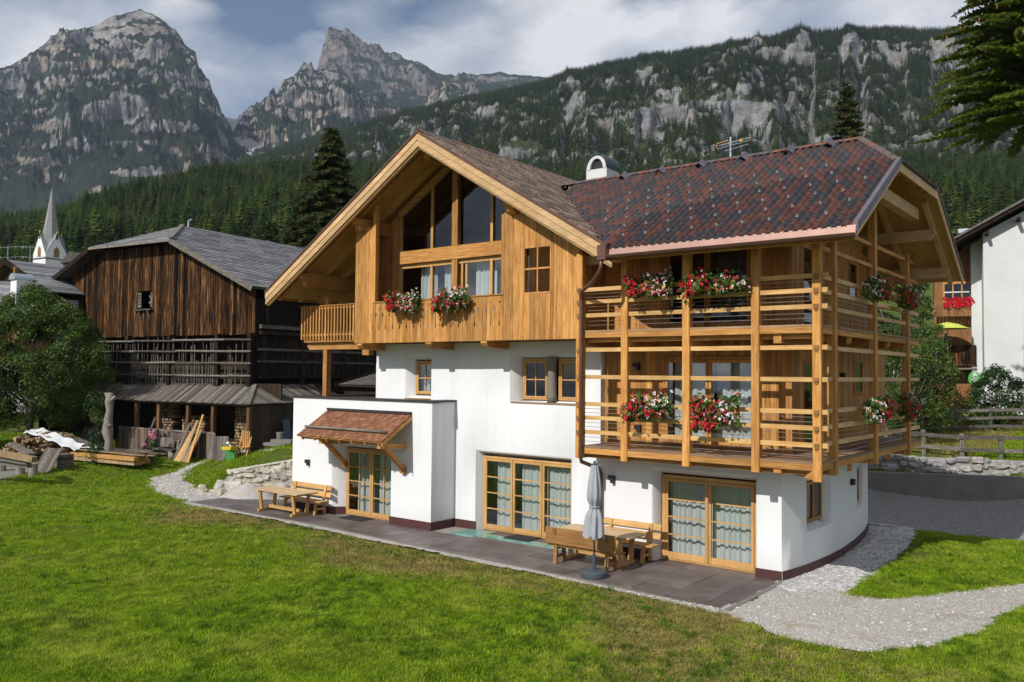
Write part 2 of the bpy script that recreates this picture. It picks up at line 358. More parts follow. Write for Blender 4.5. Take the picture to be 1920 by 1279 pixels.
# ground
def groundmat(name, a, b, dry, scale_big, gravel=False):
    m, t, p, out = newmat(name); ge = N(t, 'ShaderNodeNewGeometry'); P_ = ge.outputs['Position']
    nf = noise(t, P_, 24 if not gravel else 30, 6, .7); nb = noise(t, P_, scale_big, 4)
    c = ramp(t, [(.3, a), (.7, b)], nf).outputs[0]
    if gravel:
        vo = N(t, 'ShaderNodeTexVoronoi'); vo.inputs['Scale'].default_value = 26; LK(t, P_, vo.inputs['Vector'])
        hs = ramp(t, [(0, (.62, .6, .58)), (1, (1.25, 1.25, 1.25))], vo.outputs['Color']); c = mixc(t, .8, c, hs.outputs[0], 'MULTIPLY')
        c = mixc(t, ramp(t, [(.58, (0, 0, 0)), (.72, (.75, .75, .75))], nb).outputs[0], c, dry)
        bump(t, p, vo.outputs['Distance'], .9, .03)
    else:
        sp = N(t, 'ShaderNodeSeparateXYZ'); LK(t, P_, sp.inputs[0])
        c = mixc(t, ramp(t, [(.42, (0, 0, 0)), (.68, (.8, .8, .8))], nb).outputs[0], c, dry)
        bump(t, p, nf, .8, .05)
    LK(t, c, p.inputs['Base Color']); p.inputs['Roughness'].default_value = .95; p.inputs['Specular IOR Level'].default_value = .1
    return m
lawn_m = groundmat('lawn', (.045, .080, .010), (.085, .125, .016), (.13, .12, .035), .22)
gravel_m = groundmat('gravel', (.36, .34, .31), (.58, .55, .51), (.34, .26, .16), .8, True)
gravel_shade = groundmat('shaded_drive_gravel', (.20, .19, .18), (.36, .345, .325), (.22, .18, .13), .8, True)  # darker copy of the gravel: the shade over the drive is put into its colour
gravel_w = groundmat('white_gravel', (.30, .29, .28), (.62, .60, .58), (.4, .38, .35), .8, True)
# rock mountain: pale dolomite, dark growth on the ledges
def rockmat(name, rc1, rc2, veg1, veg2, nz_lo, nz_hi, sc, warm=(.34, .27, .19), alt=(1e4, 2e4), vmul=.8):
    m, t, p, out = newmat(name); ge = N(t, 'ShaderNodeNewGeometry'); P_ = ge.outputs['Position']
    st = N(t, 'ShaderNodeVectorMath', operation='MULTIPLY'); LK(t, P_, st.inputs[0]); st.inputs[1].default_value = (sc, sc, sc*1.6)
    n1 = noise(t, st.outputs[0], 1.0, 12, .72, .6); n2 = noise(t, P_, sc*.18, 5)
    n3 = noise(t, P_, sc*.9, 8, .65)
    c = ramp(t, [(.33, rc1), (.62, rc2)], n1).outputs[0]
    c = mixc(t, ramp(t, [(.47, (0, 0, 0)), (.6, (.75, .75, .75))], n2).outputs[0], c, mixc(t, 1.0, c, tuple(w*3.0 for w in warm), 'MULTIPLY'))
    v = ramp(t, [(.3, veg1), (.7, veg2)], n3).outputs[0]
    sp = N(t, 'ShaderNodeSeparateXYZ'); LK(t, ge.outputs['Normal'], sp.inputs[0])
    a = N(t, 'ShaderNodeMath', operation='MULTIPLY_ADD'); LK(t, n3, a.inputs[0]); a.inputs[1].default_value = vmul
    pz = N(t, 'ShaderNodeSeparateXYZ'); LK(t, P_, pz.inputs[0]); al = N(t, 'ShaderNodeMapRange', clamp=True); al.inputs[1].default_value = alt[0]; al.inputs[2].default_value = alt[1]; al.inputs[3].default_value = 0.0; al.inputs[4].default_value = -.55; LK(t, pz.outputs[2], al.inputs[0])
    sa = N(t, 'ShaderNodeMath', operation='ADD'); LK(t, sp.outputs[2], sa.inputs[0]); LK(t, al.outputs[0], sa.inputs[1]); LK(t, sa.outputs[0], a.inputs[2])
    fac = ramp(t, [(nz_lo, (0, 0, 0)), (nz_hi, (1, 1, 1))], a.outputs[0]).outputs[0]
    c = mixc(t, fac, c, v)
    LK(t, c, p.inputs['Base Color']); p.inputs['Roughness'].default_value = .95; p.inputs['Specular IOR Level'].default_value = .1
    bump(t, p, n1, .9, 6.0 if sc < .05 else 2.0)
    return m
rock1 = rockmat('dolomite_rock', (.055, .056, .060), (.36, .34, .31), (.012, .021, .011), (.028, .038, .018), .52, .62, .034, (.42,.35,.27), (480, 900))
rock2 = rockmat('hill_rock', (.075, .076, .078), (.29, .288, .28), (.022, .036, .013), (.046, .058, .023), .62, .72, .07, (.38,.35,.31), vmul=.35)
rock3 = rockmat('tower_rock', (.045, .047, .052), (.215, .205, .195), (.012, .021, .011), (.030, .040, .018), .52, .64, .034, (.40,.34,.28), (780, 1250))
# ------------------------------------------------------------------ ground
_cp = [(0,0,0),(-5,-3.2,0),(-10,-2.8,0),(-17,-2.5,0),(-17,0,0),(-10,0,0),(-21,-2.3,0),(-20.5,1,.02),(0,4,0),(0.5,9,0),(3,-3,0),(6,0,0),(4,4,0),(9,6,0),
       (-5,-7,-.12),(3,-8,-.2),(-15,-7,-.1),(-24,-6,-.05),(-5,-13,-.3),(7,-19,-.8),(-15,-13,-.3),(-27,-14,-.2),(15,-8,-.1),(20,3,0.05)]
for px, d, z in [(300,36,.05),(60,37,.12),(200,38,.2),(-150,40,.1),(400,42.5,.85),(230,45,.72),(470,36,.55),(460,40,.85),(548,38,1.3),(520,44,1.4),(0,56,.9),(100,60,1.2),(640,42,1.6),(720,50,2.0),
                 (360,34.5,.08),(430,36.5,.45),(1650,32.4,0),(1800,32.2,0),(1950,31,0),(1650,34.6,1.3),(1800,34.4,1.3),(1950,33.6,1.3),(1750,38,1.5),(1900,38,1.6),(1750,45,1.8),(1900,45,1.9),
                 (1850,54,3.0),(1700,60,3.0),(2000,52,3.0),(960,60,2.6),(500,75,4.5),(100,80,5),(-200,80,5),(100,130,11),(500,135,13),(1000,125,11),(1500,125,14),(1950,105,9),(-300,140,12),(2500,90,6),(2400,40,1.5)]:
    p = PT(px, d, z); _cp.append(p)
_cp = np.array(_cp)
def _phi(r): return np.sqrt(r*r + 9.0)
_A = _phi(np.hypot(_cp[:,None,0]-_cp[None,:,0], _cp[:,None,1]-_cp[None,:,1])); _n = len(_cp)
_M = np.zeros((_n+3, _n+3)); _M[:_n,:_n] = _A + np.eye(_n)*.02
_M[:_n,_n] = 1; _M[:_n,_n+1:] = _cp[:,:2]; _M[_n,:_n] = 1; _M[_n+1:,:_n] = _cp[:,:2].T
_w = np.linalg.solve(_M, np.concatenate([_cp[:,2], [0,0,0]]))
def gz(x, y):
    x = np.atleast_1d(np.asarray(x, float)); y = np.atleast_1d(np.asarray(y, float))
    out = np.zeros_like(x)
    for k in range(0, len(x), 20000):
        xx, yy = x[k:k+20000], y[k:k+20000]
        out[k:k+20000] = _phi(np.hypot(xx[:,None]-_cp[None,:,0], yy[:,None]-_cp[None,:,1])) @ _w[:_n] + _w[_n] + xx*_w[_n+1] + yy*_w[_n+2]
    rr = np.hypot(x-CAM[0], y-CAM[1])
    out = out + fbm(x*.35, y*.35, 0, 3, 5)*.035*np.clip((rr-2)/8, 0, 1)
    flat = (x > -20.7) & (x < 0.35) & (y > -3.3) & (y < 9)       # under patio and house
    return np.where(flat, np.minimum(out, -0.05), out)
def g1(x, y): return float(gz([x], [y])[0])
def axis(lo, hi, f0, f1, step):
    a = np.arange(f0, f1, step); l, r = [], []
    p, s = f0, step
    while p > lo: s *= 1.25; p -= s; l.append(p)
    p, s = a[-1], step
    while p < hi: s *= 1.25; p += s; r.append(p)
    return np.array(l[::-1] + list(a) + r)
gx, gy = axis(-260, 200, -48, 26, .45), axis(-120, 240, -22, 48, .45)
X, Y = np.meshgrid(gx, gy, indexing='ij'); Z = gz(X.ravel(), Y.ravel())
nI, nJ = X.shape
idx = np.arange(nI*nJ).reshape(nI, nJ)
def gridfaces(ix): return np.stack([ix[:-1,:-1].ravel(), ix[1:,:-1].ravel(), ix[1:,1:].ravel(), ix[:-1,1:].ravel()], 1)
g = inst('lawn', npmesh('lawn', np.stack([X.ravel(), Y.ravel(), Z], 1), gridfaces(idx), lawn_m, True))
tag(g, kind='structure')
# polygon sheets laid over the ground
def inside(px, py, poly):
    c = np.zeros(len(px), bool); n = len(poly)
    for i in range(n):
        x0, y0 = poly[i]; x1, y1 = poly[(i+1) % n]
        if y0 == y1: continue
        c ^= ((y0 > py) != (y1 > py)) & (px < (x1-x0)*(py-y0)/(y1-y0)+x0)
    return c
SHEETS = []
def sheet(name, poly, mat, lift, step=.075, rough=.12, seed=1):
    poly = [(p[0], p[1]) for p in poly]
    xs = np.arange(min(p[0] for p in poly)-.4, max(p[0] for p in poly)+.4, step); ys = np.arange(min(p[1] for p in poly)-.4, max(p[1] for p in poly)+.4, step)
    A, B = np.meshgrid(xs, ys, indexing='ij'); a, b = A.ravel(), B.ravel()
    ja = a + fbm(a*1.1, b*1.1, 0, 3, seed)*rough*2.2; jb = b + fbm(a*1.1, b*1.1, 0, 3, seed+9)*rough*2.2
    ins = inside(ja, jb, poly); ix = np.arange(len(a)).reshape(A.shape); fs = gridfaces(ix)
    fs = fs[ins[fs].sum(1) >= 3]
    used = np.unique(fs); mp = -np.ones(len(a), int); mp[used] = np.arange(len(used))
    z = gz(a[used], b[used]); flat = (a[used] > -20.9) & (a[used] < .55) & (b[used] > -3.5) & (b[used] < 9.2)
    z = np.where(flat, np.maximum(z, -.012), z) + lift
    o = inst(name, npmesh(name, np.stack([a[used], b[used], z], 1), mp[fs], mat, True)); tag(o, kind='structure')
    SHEETS.append(poly); return o
def onz(px, py, z=0.0): return tuple(un(px, py, 2, z)[:2])
# right gravel: forecourt and drive
sheet('gravel_path', [(.02,-.05), (-.05,-3.2), onz(1400,1172), onz(1455,1192), onz(1560,1213), onz(1640,1222), onz(1740,1217), onz(1800,1203), onz(1850,1186), onz(1880,1160), onz(1960,1128),
                      onz(2060,1085), onz(2500,990), onz(2500,960), onz(2060,1045), onz(1930,1093), onz(1830,1104), onz(1750,1114), onz(1660,1121), onz(1588,1114), onz(1616,1090), (.4,1.5), (.2,.3)], gravel_m, .012)
sheet('gravel_bed', [(-.2,-.2), (.55,-.9), onz(1592,1108), onz(1620,1088), onz(1680,1050), onz(1718,1012), onz(1712,988), (-.5, 9.5), (-1.2, 8.5), (0.1, 6), (.2, 3)], gravel_w, .022, seed=4)
sheet('gravel_drive', [(-1.5, 8.0), onz(1690,1000), onz(1760,993), onz(1930,992), onz(2100,990), (24, 12), PT(2080,31.6), PT(1900,32.3), PT(1800,32.6), PT(1640,33.2), PT(1560,34), (-6, 13)], gravel_shade, .010, step=.13, seed=6)
# strip of gravel along the patio and path on the left
sheet('gravel_strip', [(-21.0,-2.75), (-13.6,-2.75), (-8.8,-2.98), (-5.1,-3.05), (-2.1,-3.25), (.1,-3.5), (.1,-3.0), (-2.1,-2.8), (-8.8,-2.5), (-13.6,-2.25), (-21,-2.25)], gravel_m, .008, step=.06, rough=.09, seed=3)
_lp = [(365,948),(330,938),(290,925),(272,912),(290,895),(330,885),(362,870),(400,860),(440,852),(478,848),(512,846),(515,842),(470,842),(420,853),(380,868),(352,884),(345,900),(370,916),(430,922),(480,920),(520,918),(560,925),(560,940),(420,940)]
def ong(px, py):
    z = 0.2
    for _ in range(12):
        p = un(px, py, 2, z); z = z*.4 + .6*g1(p[0], p[1])
    return (p[0], p[1])
sheet('gravel_walk', [ong(*p) for p in _lp], gravel_m, .012, step=.1, seed=8)
# ------------------------------------------------------------------ mountains
def lerp_profile(pts, x): return np.interp(x, [p[0] for p in pts], [p[1] for p in pts])
MTN = {}
def mountain(name, pts, d0, d1, z0, mat, cols, rows, amp, terr, seed, drop=0.0, back=.35, fine=.5, warp=.10, flute=0.0, crag=(14, 60), gfun=None):
    pxs = np.linspace(pts[0][0], pts[-1][0], cols); ys = lerp_profile(pts, pxs) + drop
    ys = ys + vnoise(pxs/9.0, 0*pxs, 0, seed+3)*1.6*fine + vnoise(pxs/3.5, 0*pxs, 0, seed+4)*.9*fine
    d = np.array([ray(px, 690) for px in pxs]); hx = d[:,:2]/(-d[:,0]*_sy + d[:,1]*_cy)[:,None]
    d1a = lerp_profile(d1, pxs) if isinstance(d1, list) else np.full(cols, float(d1))
    zr = np.array([zat(px, y, dd) for px, y, dd in zip(pxs, ys, d1a)])
    t = np.concatenate([np.linspace(0, 1, rows), 1+np.linspace(0, 1, rows//5)[1:]*back])
    T, _ = np.meshgrid(t, pxs, indexing='xy')
    D = d0 + (d1a[:,None]-d0)*T
    PX = CAM[0] + hx[:,0:1]*D; PY = CAM[1] + hx[:,1:2]*D
    s = 1/ (d1a.mean()*.09)
    wv = fbm(PX*s, PY*s, 0, 5, seed)
    env = np.clip(np.minimum(T*4, 1), 0, 1)*np.clip((1-T)*5, 0, 1)
    tt = np.clip(T, 0, 1) + warp*wv*env
    g = tt
    for n_, a_ in terr: g = g + a_/(2*np.pi*n_)*np.sin(2*np.pi*n_*tt + 2.2*fbm(PX*s*.8, PY*s*.8, 3.3, 2, seed+40))*-1
    if gfun is not None: g = gfun(T, pxs)
    H = (zr[:,None]-z0)
    Zm = z0 + H*g + amp*fbm(PX*s*2.2, PY*s*2.2, 0, 6, seed+21, .55, True)*env
    if flute: Zm = Zm + flute*fbm(PX*s*7, PY*s*7, 0, 4, seed+60, .5, True)*env
    Zm = np.where(T > 1, zr[:,None] - (T-1)*(d1a[:,None]-d0)*.75, Zm)
    kk = 1/crag[1]; dr = crag[0]*fbm(PX*kk, PY*kk, Zm*kk, 5, seed+80, .6)*env + crag[0]*.8*fbm(PX*kk*.4, PY*kk*.4, Zm*kk*2.0, 3, seed+90, .5, True)*env
    PX = PX + hx[:,0:1]*dr; PY = PY + hx[:,1:2]*dr
    ix = np.arange(PX.size).reshape(PX.shape)
    o = inst(name, npmesh(name, np.stack([PX.ravel(), PY.ravel(), Zm.ravel()], 1), gridfaces(ix), mat, True)); tag(o, kind='structure')
    MTN[name] = (pxs, t, PX, PY, Zm, zr); return o
S1 = [(-900,330),(-500,260),(-250,200),(-100,170),(0,141),(30,119),(60,101),(81,76),(107,61),(141,61),(175,49),(202,43),(245,40),(269,48),(292,56),(316,71),(333,94),(353,106),(360,134),(380,161),(387,185),(400,202),(404,222),(420,255),(450,285),(520,330),(600,370)]
mountain('rocky_mountain', S1, 1150, 1950, 190, rock1, 560, 210, 60, [(2, .5), (5, .8), (11, .6)], 11, flute=14, crag=(26, 70), fine=.6)
S2 = [(380,300),(430,262),(480,215),(520,165),(558,140),(576,140),(583,134),(588,116),(595,92),(602,67),(616,65),(638,67),(647,75),(663,83),(681,89),(703,94),(713,113),(725,109),(744,112),(755,122),(775,124),(794,128),(813,144),(854,149),(888,153),(932,152),(972,157),(1060,162),(1150,190)]
mountain('rock_tower', S2, 2150, 2950, 560, rock3, 460, 130, 60, [(2, .5), (5, .7), (9, .5)], 23, fine=.3, flute=14, crag=(30, 90))
S2b = [(430,262),(445,236),(459,221),(475,214),(494,199),(508,191),(520,168),(541,159),(556,146),(572,146),(585,154),(600,149),(619,148),(644,158),(660,178),(680,205),(700,222),(740,228),(780,220),(815,198),(850,192),(900,202),(960,225),(1050,250)]
mountain('rock_buttress', S2b, 1500, 2250, 330, rock1, 420, 150, 75, [(2, .5), (4, .6), (9, .5)], 37, fine=.6, flute=18, crag=(30, 80))
scree_m = plain('scree', (.33, .32, .315), .95, .25, .02, .4, .3, objvar=0)
mountain('scree_slope', [(370,262),(385,238),(400,214),(420,220),(437,223),(455,223),(468,226),(482,244),(500,270)], 1640, 2060, 425, scree_m, 90, 50, 10, [(2, .2)], 91, fine=.3, crag=(4, 40))
S3 = [(330,330),(420,312),(500,288),(560,268),(620,252),(700,226),(760,209),(830,192),(900,178),(965,164),(1000,156),(1060,137),(1100,128),(1180,112),(1290,94),(1380,84),(1440,72),(1480,64),(1560,58),(1700,55),(1800,60),(1900,68),(2050,80),(2300,110),(2800,180)]
def band(px, lo, hi, soft=40): return np.clip((px-lo)/soft, 0, 1)*np.clip((hi-px)/soft, 0, 1)
def cliffs3(T, pxs):
    p = pxs[:,None]; n1_ = vnoise(pxs/70, 0*pxs, 0, 5)[:,None]; n2_ = vnoise(pxs/28, 0*pxs, 0, 6)[:,None]; n3_ = vnoise(pxs/55, 0*pxs, 0, 7)[:,None]; n4_ = vnoise(pxs/16, 0*pxs, 0, 8)[:,None]
    w_ = np.full(T.shape, .62)
    w_ = w_ + 3.0*band(p, 1080, 1480)*np.clip(.75+.6*n2_+.4*n4_, 0, 1.3)*np.exp(-((T-(.47+.035*n1_+.012*n4_))/.014)**2)
    w_ = w_ + 2.6*band(p, 930, 1130)*np.clip(.6+.6*n2_+.4*n4_, 0, 1.3)*np.exp(-((T-(.60+.04*n3_+.012*n4_))/.012)**2)
    w_ = w_ + 2.6*band(p, 1110, 1230, 25)*np.clip(.7+.5*n4_, 0, 1.2)*np.exp(-((T-(.72+.03*n3_+.01*n4_))/.012)**2)
    w_ = w_ + 2.9*band(p, 1400, 1960)*np.clip(.65+.6*n2_+.4*n4_, 0, 1.3)*np.exp(-((T-(.80+.035*n1_+.012*n4_))/.013)**2)
    w_ = w_ + 2.7*band(p, 1450, 1640)*np.clip(.3+.9*n2_, 0, 1.2)*np.exp(-((T-(.58+.05*n3_+.01*n4_))/.015)**2)
    w_ = w_ + 2.6*np.clip(n2_-.05, 0, 1)*np.exp(-((T-(.66+.12*n3_))/.011)**2) + 4.0*band(p, 560, 960)*np.clip(n4_, 0, 1)*np.exp(-((T-(.55+.15*n1_))/.011)**2)
    w_ = np.where(T > 1, 0, w_); G = np.cumsum(w_, 1); return G/G[:,-1:]
mountain('forested_mountain', S3, 330, [(330, 1250), (900, 1150), (1500, 1000), (2800, 950)], 40, rock2, 640, 300, 14, [], 52, drop=7, fine=.6, warp=.0, flute=6, crag=(13, 40), gfun=cliffs3)
S4 = [(-900,490),(-300,462),(-60,448),(60,436),(120,425),(200,392),(300,362),(400,346),(500,338),(600,338),(700,345),(900,360),(1100,352),(1400,345),(1700,322),(1900,318),(2300,340),(2800,360)]
mountain('forest_slope', S4, 150, [(-900, 420), (100, 420), (500, 520), (2800, 430)], 13, lawn_m, 300, 60, 5, [(2, .2)], 77, fine=.2)
# ------------------------------------------------------------------ far forest
def gn_scatter(name, pts, scl, src, label_kind='stuff', seed=0, yaw=None):
    me = bpy.data.meshes.new(name); me.vertices.add(len(pts)); me.vertices.foreach_set('co', np.asarray(pts, np.float32).ravel())
    rg = np.random.RandomState(seed)
    a = me.attributes.new('scl', 'FLOAT_VECTOR', 'POINT'); s3 = np.asarray(scl, np.float32)
    if s3.ndim == 1: s3 = np.stack([s3*rg.uniform(.8, 1.2, len(s3))]*2 + [s3], 1)
    a.data.foreach_set('vector', s3.astype(np.float32).ravel())
    b = me.attributes.new('rot', 'FLOAT_VECTOR', 'POINT'); r3 = np.zeros((len(pts), 3), np.float32); r3[:,2] = rg.uniform(0, 6.283, len(pts)) ; r3[:,0] = rg.normal(0, .03, len(pts)); r3[:,1] = rg.normal(0, .03, len(pts))
    b.data.foreach_set('vector', r3.ravel()); me.update()
    o = bpy.data.objects.new(name, me); COL.objects.link(o)
    t = bpy.data.node_groups.new(name, 'GeometryNodeTree')
    t.interface.new_socket('Geometry', in_out='INPUT', socket_type='NodeSocketGeometry'); t.interface.new_socket('Geometry', in_out='OUTPUT', socket_type='NodeSocketGeometry')
    gi, go = N(t, 'NodeGroupInput'), N(t, 'NodeGroupOutput')
    ip = N(t, 'GeometryNodeInstanceOnPoints'); oi = N(t, 'GeometryNodeObjectInfo'); oi.inputs['Object'].default_value = src; oi.inputs['As Instance'].default_value = True
    na = N(t, 'GeometryNodeInputNamedAttribute', data_type='FLOAT_VECTOR'); na.inputs[0].default_value = 'scl'
    nb = N(t, 'GeometryNodeInputNamedAttribute', data_type='FLOAT_VECTOR'); nb.inputs[0].default_value = 'rot'
    er = N(t, 'FunctionNodeEulerToRotation'); LK(t, nb.outputs[0], er.inputs[0])
    LK(t, gi.outputs[0], ip.inputs['Points']); LK(t, oi.outputs['Geometry'], ip.inputs['Instance'])
    LK(t, na.outputs[0], ip.inputs['Scale']); LK(t, er.outputs[0], ip.inputs['Rotation']); LK(t, ip.outputs[0], go.inputs[0])
    md = o.modifiers.new('scatter', 'NODES'); md.node_group = t
    tag(o, kind=label_kind); return o
def spruce_verts(h, r, whorls, per, seed, seg=2, z0=.12, droop=.35, fat=.34, rag=.3):
    """ragged tiers of drooping fronds: each frond a tapering strip of quads folded along its spine"""
    R_ = random.Random(seed); v, f = [], []
    for w in range(whorls):
        k = w/(whorls-1); z = h*(z0 + (1-z0)*k**.92); L = r*(1-k)**.8*R_.uniform(1-rag*.5, 1+rag*.3) + .03*h*.25
        for b in range(per):
            an = 2*math.pi*(b + R_.random()*.8)/per + w*1.7; l = L*R_.uniform(1-rag, 1.05); ca, sa = math.cos(an), math.sin(an); wd = l*fat*R_.uniform(.7, 1.2)
            zz = z + R_.uniform(-.02, .02)*h; dr = droop*R_.uniform(.6, 1.3)
            o = len(v)
            for s in range(seg+1):
                q = s/seg; x = l*q; zd = zz + l*(.12*q - dr*q*q); ww = wd*(math.sin(math.pi*min(.92, q*.8+.18)))*(.55 if s == seg else 1)
                v += [(ca*x - sa*ww, sa*x + ca*ww, zd - ww*.5), (ca*x, sa*x, zd), (ca*x + sa*ww, sa*x - ca*ww, zd - ww*.5)]
            for s in range(seg):
                a = o + 3*s; f += [(a, a+1, a+4, a+3), (a+1, a+2, a+5, a+4)]
    return v, f
def src_tree(name, v, f, mat, trunk_h=None, tr=.02):
    b = MB(); b.add(v, f)
    me = b.mesh(name, mat, False, False)
    if trunk_h:
        tb = MB(); tb.tube([(0,0,-.05), (0,0,trunk_h*.5), (0,0,trunk_h)], [tr, tr*.6, .002], 5)
        o = len(me.vertices); b.add(tb.v, tb.f); me = b.mesh(name, mat, False, False); me.materials.append(bark)
        mi = [0]*len(f) + [1]*len(tb.f); me.polygons.foreach_set('material_index', mi)
    return bpy.data.objects.new(name, me)
far_src = [src_tree('forest_spruce', *spruce_verts(1, .15+.03*k, 10, 7, 3+k, 1, .08, .5, .5, .5), forest_m) for k in range(3)]
near_src = [src_tree('near_larch', *spruce_verts(1, .21, 16, 8, 33, 2, .15, .2, .5, .6), larch_t, .95, .010)] + [src_tree('near_spruce', *spruce_verts(1, .13+.03*k, 30, 8, 13+k, 2, .06+.05*k, .42, .36, .7), forest_n, .95, .012) for k in range(4)]
def scatter_on(mt, name, srcs, n, size, tlo, thi, pxlo, pxhi, steep, seed, patch=0.0, pscale=60.0):
    pxs, t, PX, PY, Z, zr = MTN[mt]; rg = np.random.RandomState(seed)
    c = np.interp(rg.uniform(pxlo, pxhi, n*3), pxs, np.arange(len(pxs))); tv = np.sqrt(rg.uniform(tlo**2, thi**2, n*3)); r = np.interp(tv, t, np.arange(len(t)))
    i, j = np.clip(c.astype(int), 0, len(pxs)-2), np.clip(r.astype(int), 0, len(t)-2); a, b = c-i, r-j
    def bl(M): return M[i,j]*(1-a)*(1-b)+M[i+1,j]*a*(1-b)+M[i,j+1]*(1-a)*b+M[i+1,j+1]*a*b
    x, y, z = bl(PX), bl(PY), bl(Z)
    run = np.hypot(PX[i,j+1]-PX[i,j], PY[i,j+1]-PY[i,j]); sl_ = np.abs(Z[i,j+1]-Z[i,j])/run
    side = np.abs(Z[i+1,j]-Z[i,j])/np.hypot(PX[i+1,j]-PX[i,j], PY[i+1,j]-PY[i,j])
    ok = np.hypot(sl_, side*.6) < steep*rg.uniform(.75, 1.25, n*3)
    if patch: ok &= fbm(x/pscale, y/pscale, z/pscale, 3, seed) > -1+patch*rg.uniform(.8, 1.2, n*3)
    x, y, z = x[ok][:n], y[ok][:n], z[ok][:n]
    s = rg.uniform(size[0], size[1], len(x))
    for k, sr in enumerate(srcs):
        q = slice(k, None, len(srcs)); gn_scatter(name, np.stack([x[q], y[q], z[q]-.3], 1), s[q], sr, seed=seed+k)
scatter_on('forested_mountain', 'mountain_forest', far_src, 90000, (6, 13), .02, 1.02, 330, 2250, 1.15, 5, .30, 90.0)
scatter_on('rocky_mountain', 'ledge_forest', far_src, 20000, (5, 11), .0, .62, -250, 600, 1.5, 6, .8, 130.0)
scatter_on('rock_buttress', 'saddle_forest', far_src, 9000, (6, 12), .0, .9, 330, 1050, 1.4, 8, .75, 140.0)
scatter_on('forest_slope', 'valley_forest', near_src, 26000, (4, 14), .18, 1.0, -250, 2200, 9, 9)
# ------------------------------------------------------------------ the chalet
H = thing('chalet', 'large new chalet with white ground floor, golden wood upper floors and wrapped timber balconies', 'house')
SL = .602; AX, AZ, YV = -10.54, 11.94, -1.4           # main ridge x, height, front verge
XL, XR, YB = -17.93, -3.75, 12.5
def zm(x): return AZ - SL*abs(x-AX)
WS = .590; WYE, WZE, WXV, WYR, WXR = -1.8, 7.76, 2.23, 3.6, .80   # wing eave, verge, ridge
WZR = WZE + WS*(WYR-WYE)
WH1, WH2 = 1.6, 5.6; WZH = WZE + WS*(WH1-WYE)
def zw(y): return WZE + WS*(y-WYE) if y < WYR else WZR - WS*(y-WYR)
def strip_grid(us, ws, skip, fn):
    fs = MB()
    for a in range(len(us)-1):
        for b in range(len(ws)-1):
            cu, cw = (us[a]+us[a+1])/2, (ws[b]+ws[b+1])/2
            if any(h[0] < cu < h[1] and h[2] < cw < h[3] for h in skip): continue
            fs.add([fn(us[a],ws[b]), fn(us[a+1],ws[b]), fn(us[a+1],ws[b+1]), fn(us[a],ws[b+1])], [(0,1,2,3)])
    return fs
def wall(name, u0, u1, z0, z1, front, back, holes, mat, parent=H, useg=1, bevel=.025):
    """a plastered wall between the surfaces front(u,z) and back(u,z); each hole is a front and a back rectangle"""
    mb = MB()
    def grid(rects, fn):
        us = sorted(set([u0, u1] + [c for h in rects for c in h[:2]] + (list(np.linspace(u0, u1, useg+1)) if useg > 1 else [])))
        ws = sorted(set([z0, z1] + [c for h in rects for c in h[2:]]))
        m = strip_grid(us, ws, rects, fn); mb.add(m.v, m.f)
    grid([h[0] for h in holes], front); grid([h[1] for h in holes], back)
    for (a0,a1,c0,c1), (b0,b1,d0,d1) in holes:
        k = 6 if useg > 1 else 1
        for i in range(k):
            p, q = i/k, (i+1)/k
            l = lambda s, e, r: s+(e-s)*r
            for ca, da in ((c0, d0), (c1, d1)):
                mb.add([front(l(a0,a1,p),ca), front(l(a0,a1,q),ca), back(l(b0,b1,q),da), back(l(b0,b1,p),da)], [(0,1,2,3)])
        for aa, bb in ((a0, b0), (a1, b1)):
            mb.add([front(aa,c0), front(aa,c1), back(bb,d1), back(bb,d0)], [(0,1,2,3)])
    for z in (z0, z1):
        us = np.linspace(u0, u1, useg+1)
        for i in range(useg): mb.add([front(us[i],z), front(us[i+1],z), back(us[i+1],z), back(us[i],z)], [(0,1,2,3)])
    for u in (u0, u1): mb.add([front(u,z0), front(u,z1), back(u,z1), back(u,z0)], [(0,1,2,3)])
    me = mb.mesh(name, mat, False, False)
    bm = bmesh.new(); bm.from_mesh(me); bmesh.ops.remove_doubles(bm, verts=bm.verts, dist=.0008); bmesh.ops.recalc_face_normals(bm, faces=bm.faces); bm.to_mesh(me); bm.free()
    o = inst(name, me, parent)
    if bevel:
        b = o.modifiers.new('bevel', 'BEVEL'); b.width = bevel; b.segments = 3; b.limit_method = 'ANGLE'; b.angle_limit = math.radians(25)
        me.polygons.foreach_set('use_smooth', [True]*len(me.polygons))
        try:
            bpy.context.view_layer.objects.active = o
            with bpy.context.temp_override(object=o, active_object=o, selected_objects=[o], selected_editable_objects=[o]): bpy.ops.object.shade_auto_smooth(angle=.5)
        except Exception: me.polygons.foreach_set('use_smooth', [False]*len(me.polygons))
    return o
flat = lambda y: (lambda u, z: (u, y, z))
# annex, main block, wing
wall('white_wall', -17.07, -10.42, -.1, 3.83, flat(-.75), flat(-.30), [((-15.0,-12.18,-.05,2.36), (-14.65,-12.18,-.02,2.22))], stucco, bevel=.05)
MB().box(-17.07,-16.7,-.30,6.0,-.1,3.83).build('white_wall', stucco, H); MB().box(-10.8,-10.42,-.30,.30,-.1,3.83).build('white_wall', stucco, H)
wall('white_wall', -14.03, -5.12, -.1, 5.66, flat(.30), flat(.62),
     [((-9.56,-6.06,-.05,2.40), (-9.44,-6.06,-.02,2.24)), ((-12.65,-11.50,3.86,5.30), (-12.40,-11.53,4.0,5.12)), ((-8.25,-5.72,3.86,5.30), (-8.0,-5.80,3.95,5.18))], stucco, bevel=.05)
MB().box(-14.03,-13.7,.62,12,-.1,5.66).box(-13.7,-5.12,11.6,12,-.1,8.0).build('white_wall', stucco, H)
wall('white_wall', -5.11, 0.0, -.1, 2.76, flat(0.0), flat(.42), [((-3.38,-.62,-.05,2.34), (-3.27,-.69,-.02,2.19))], stucco, bevel=.05)
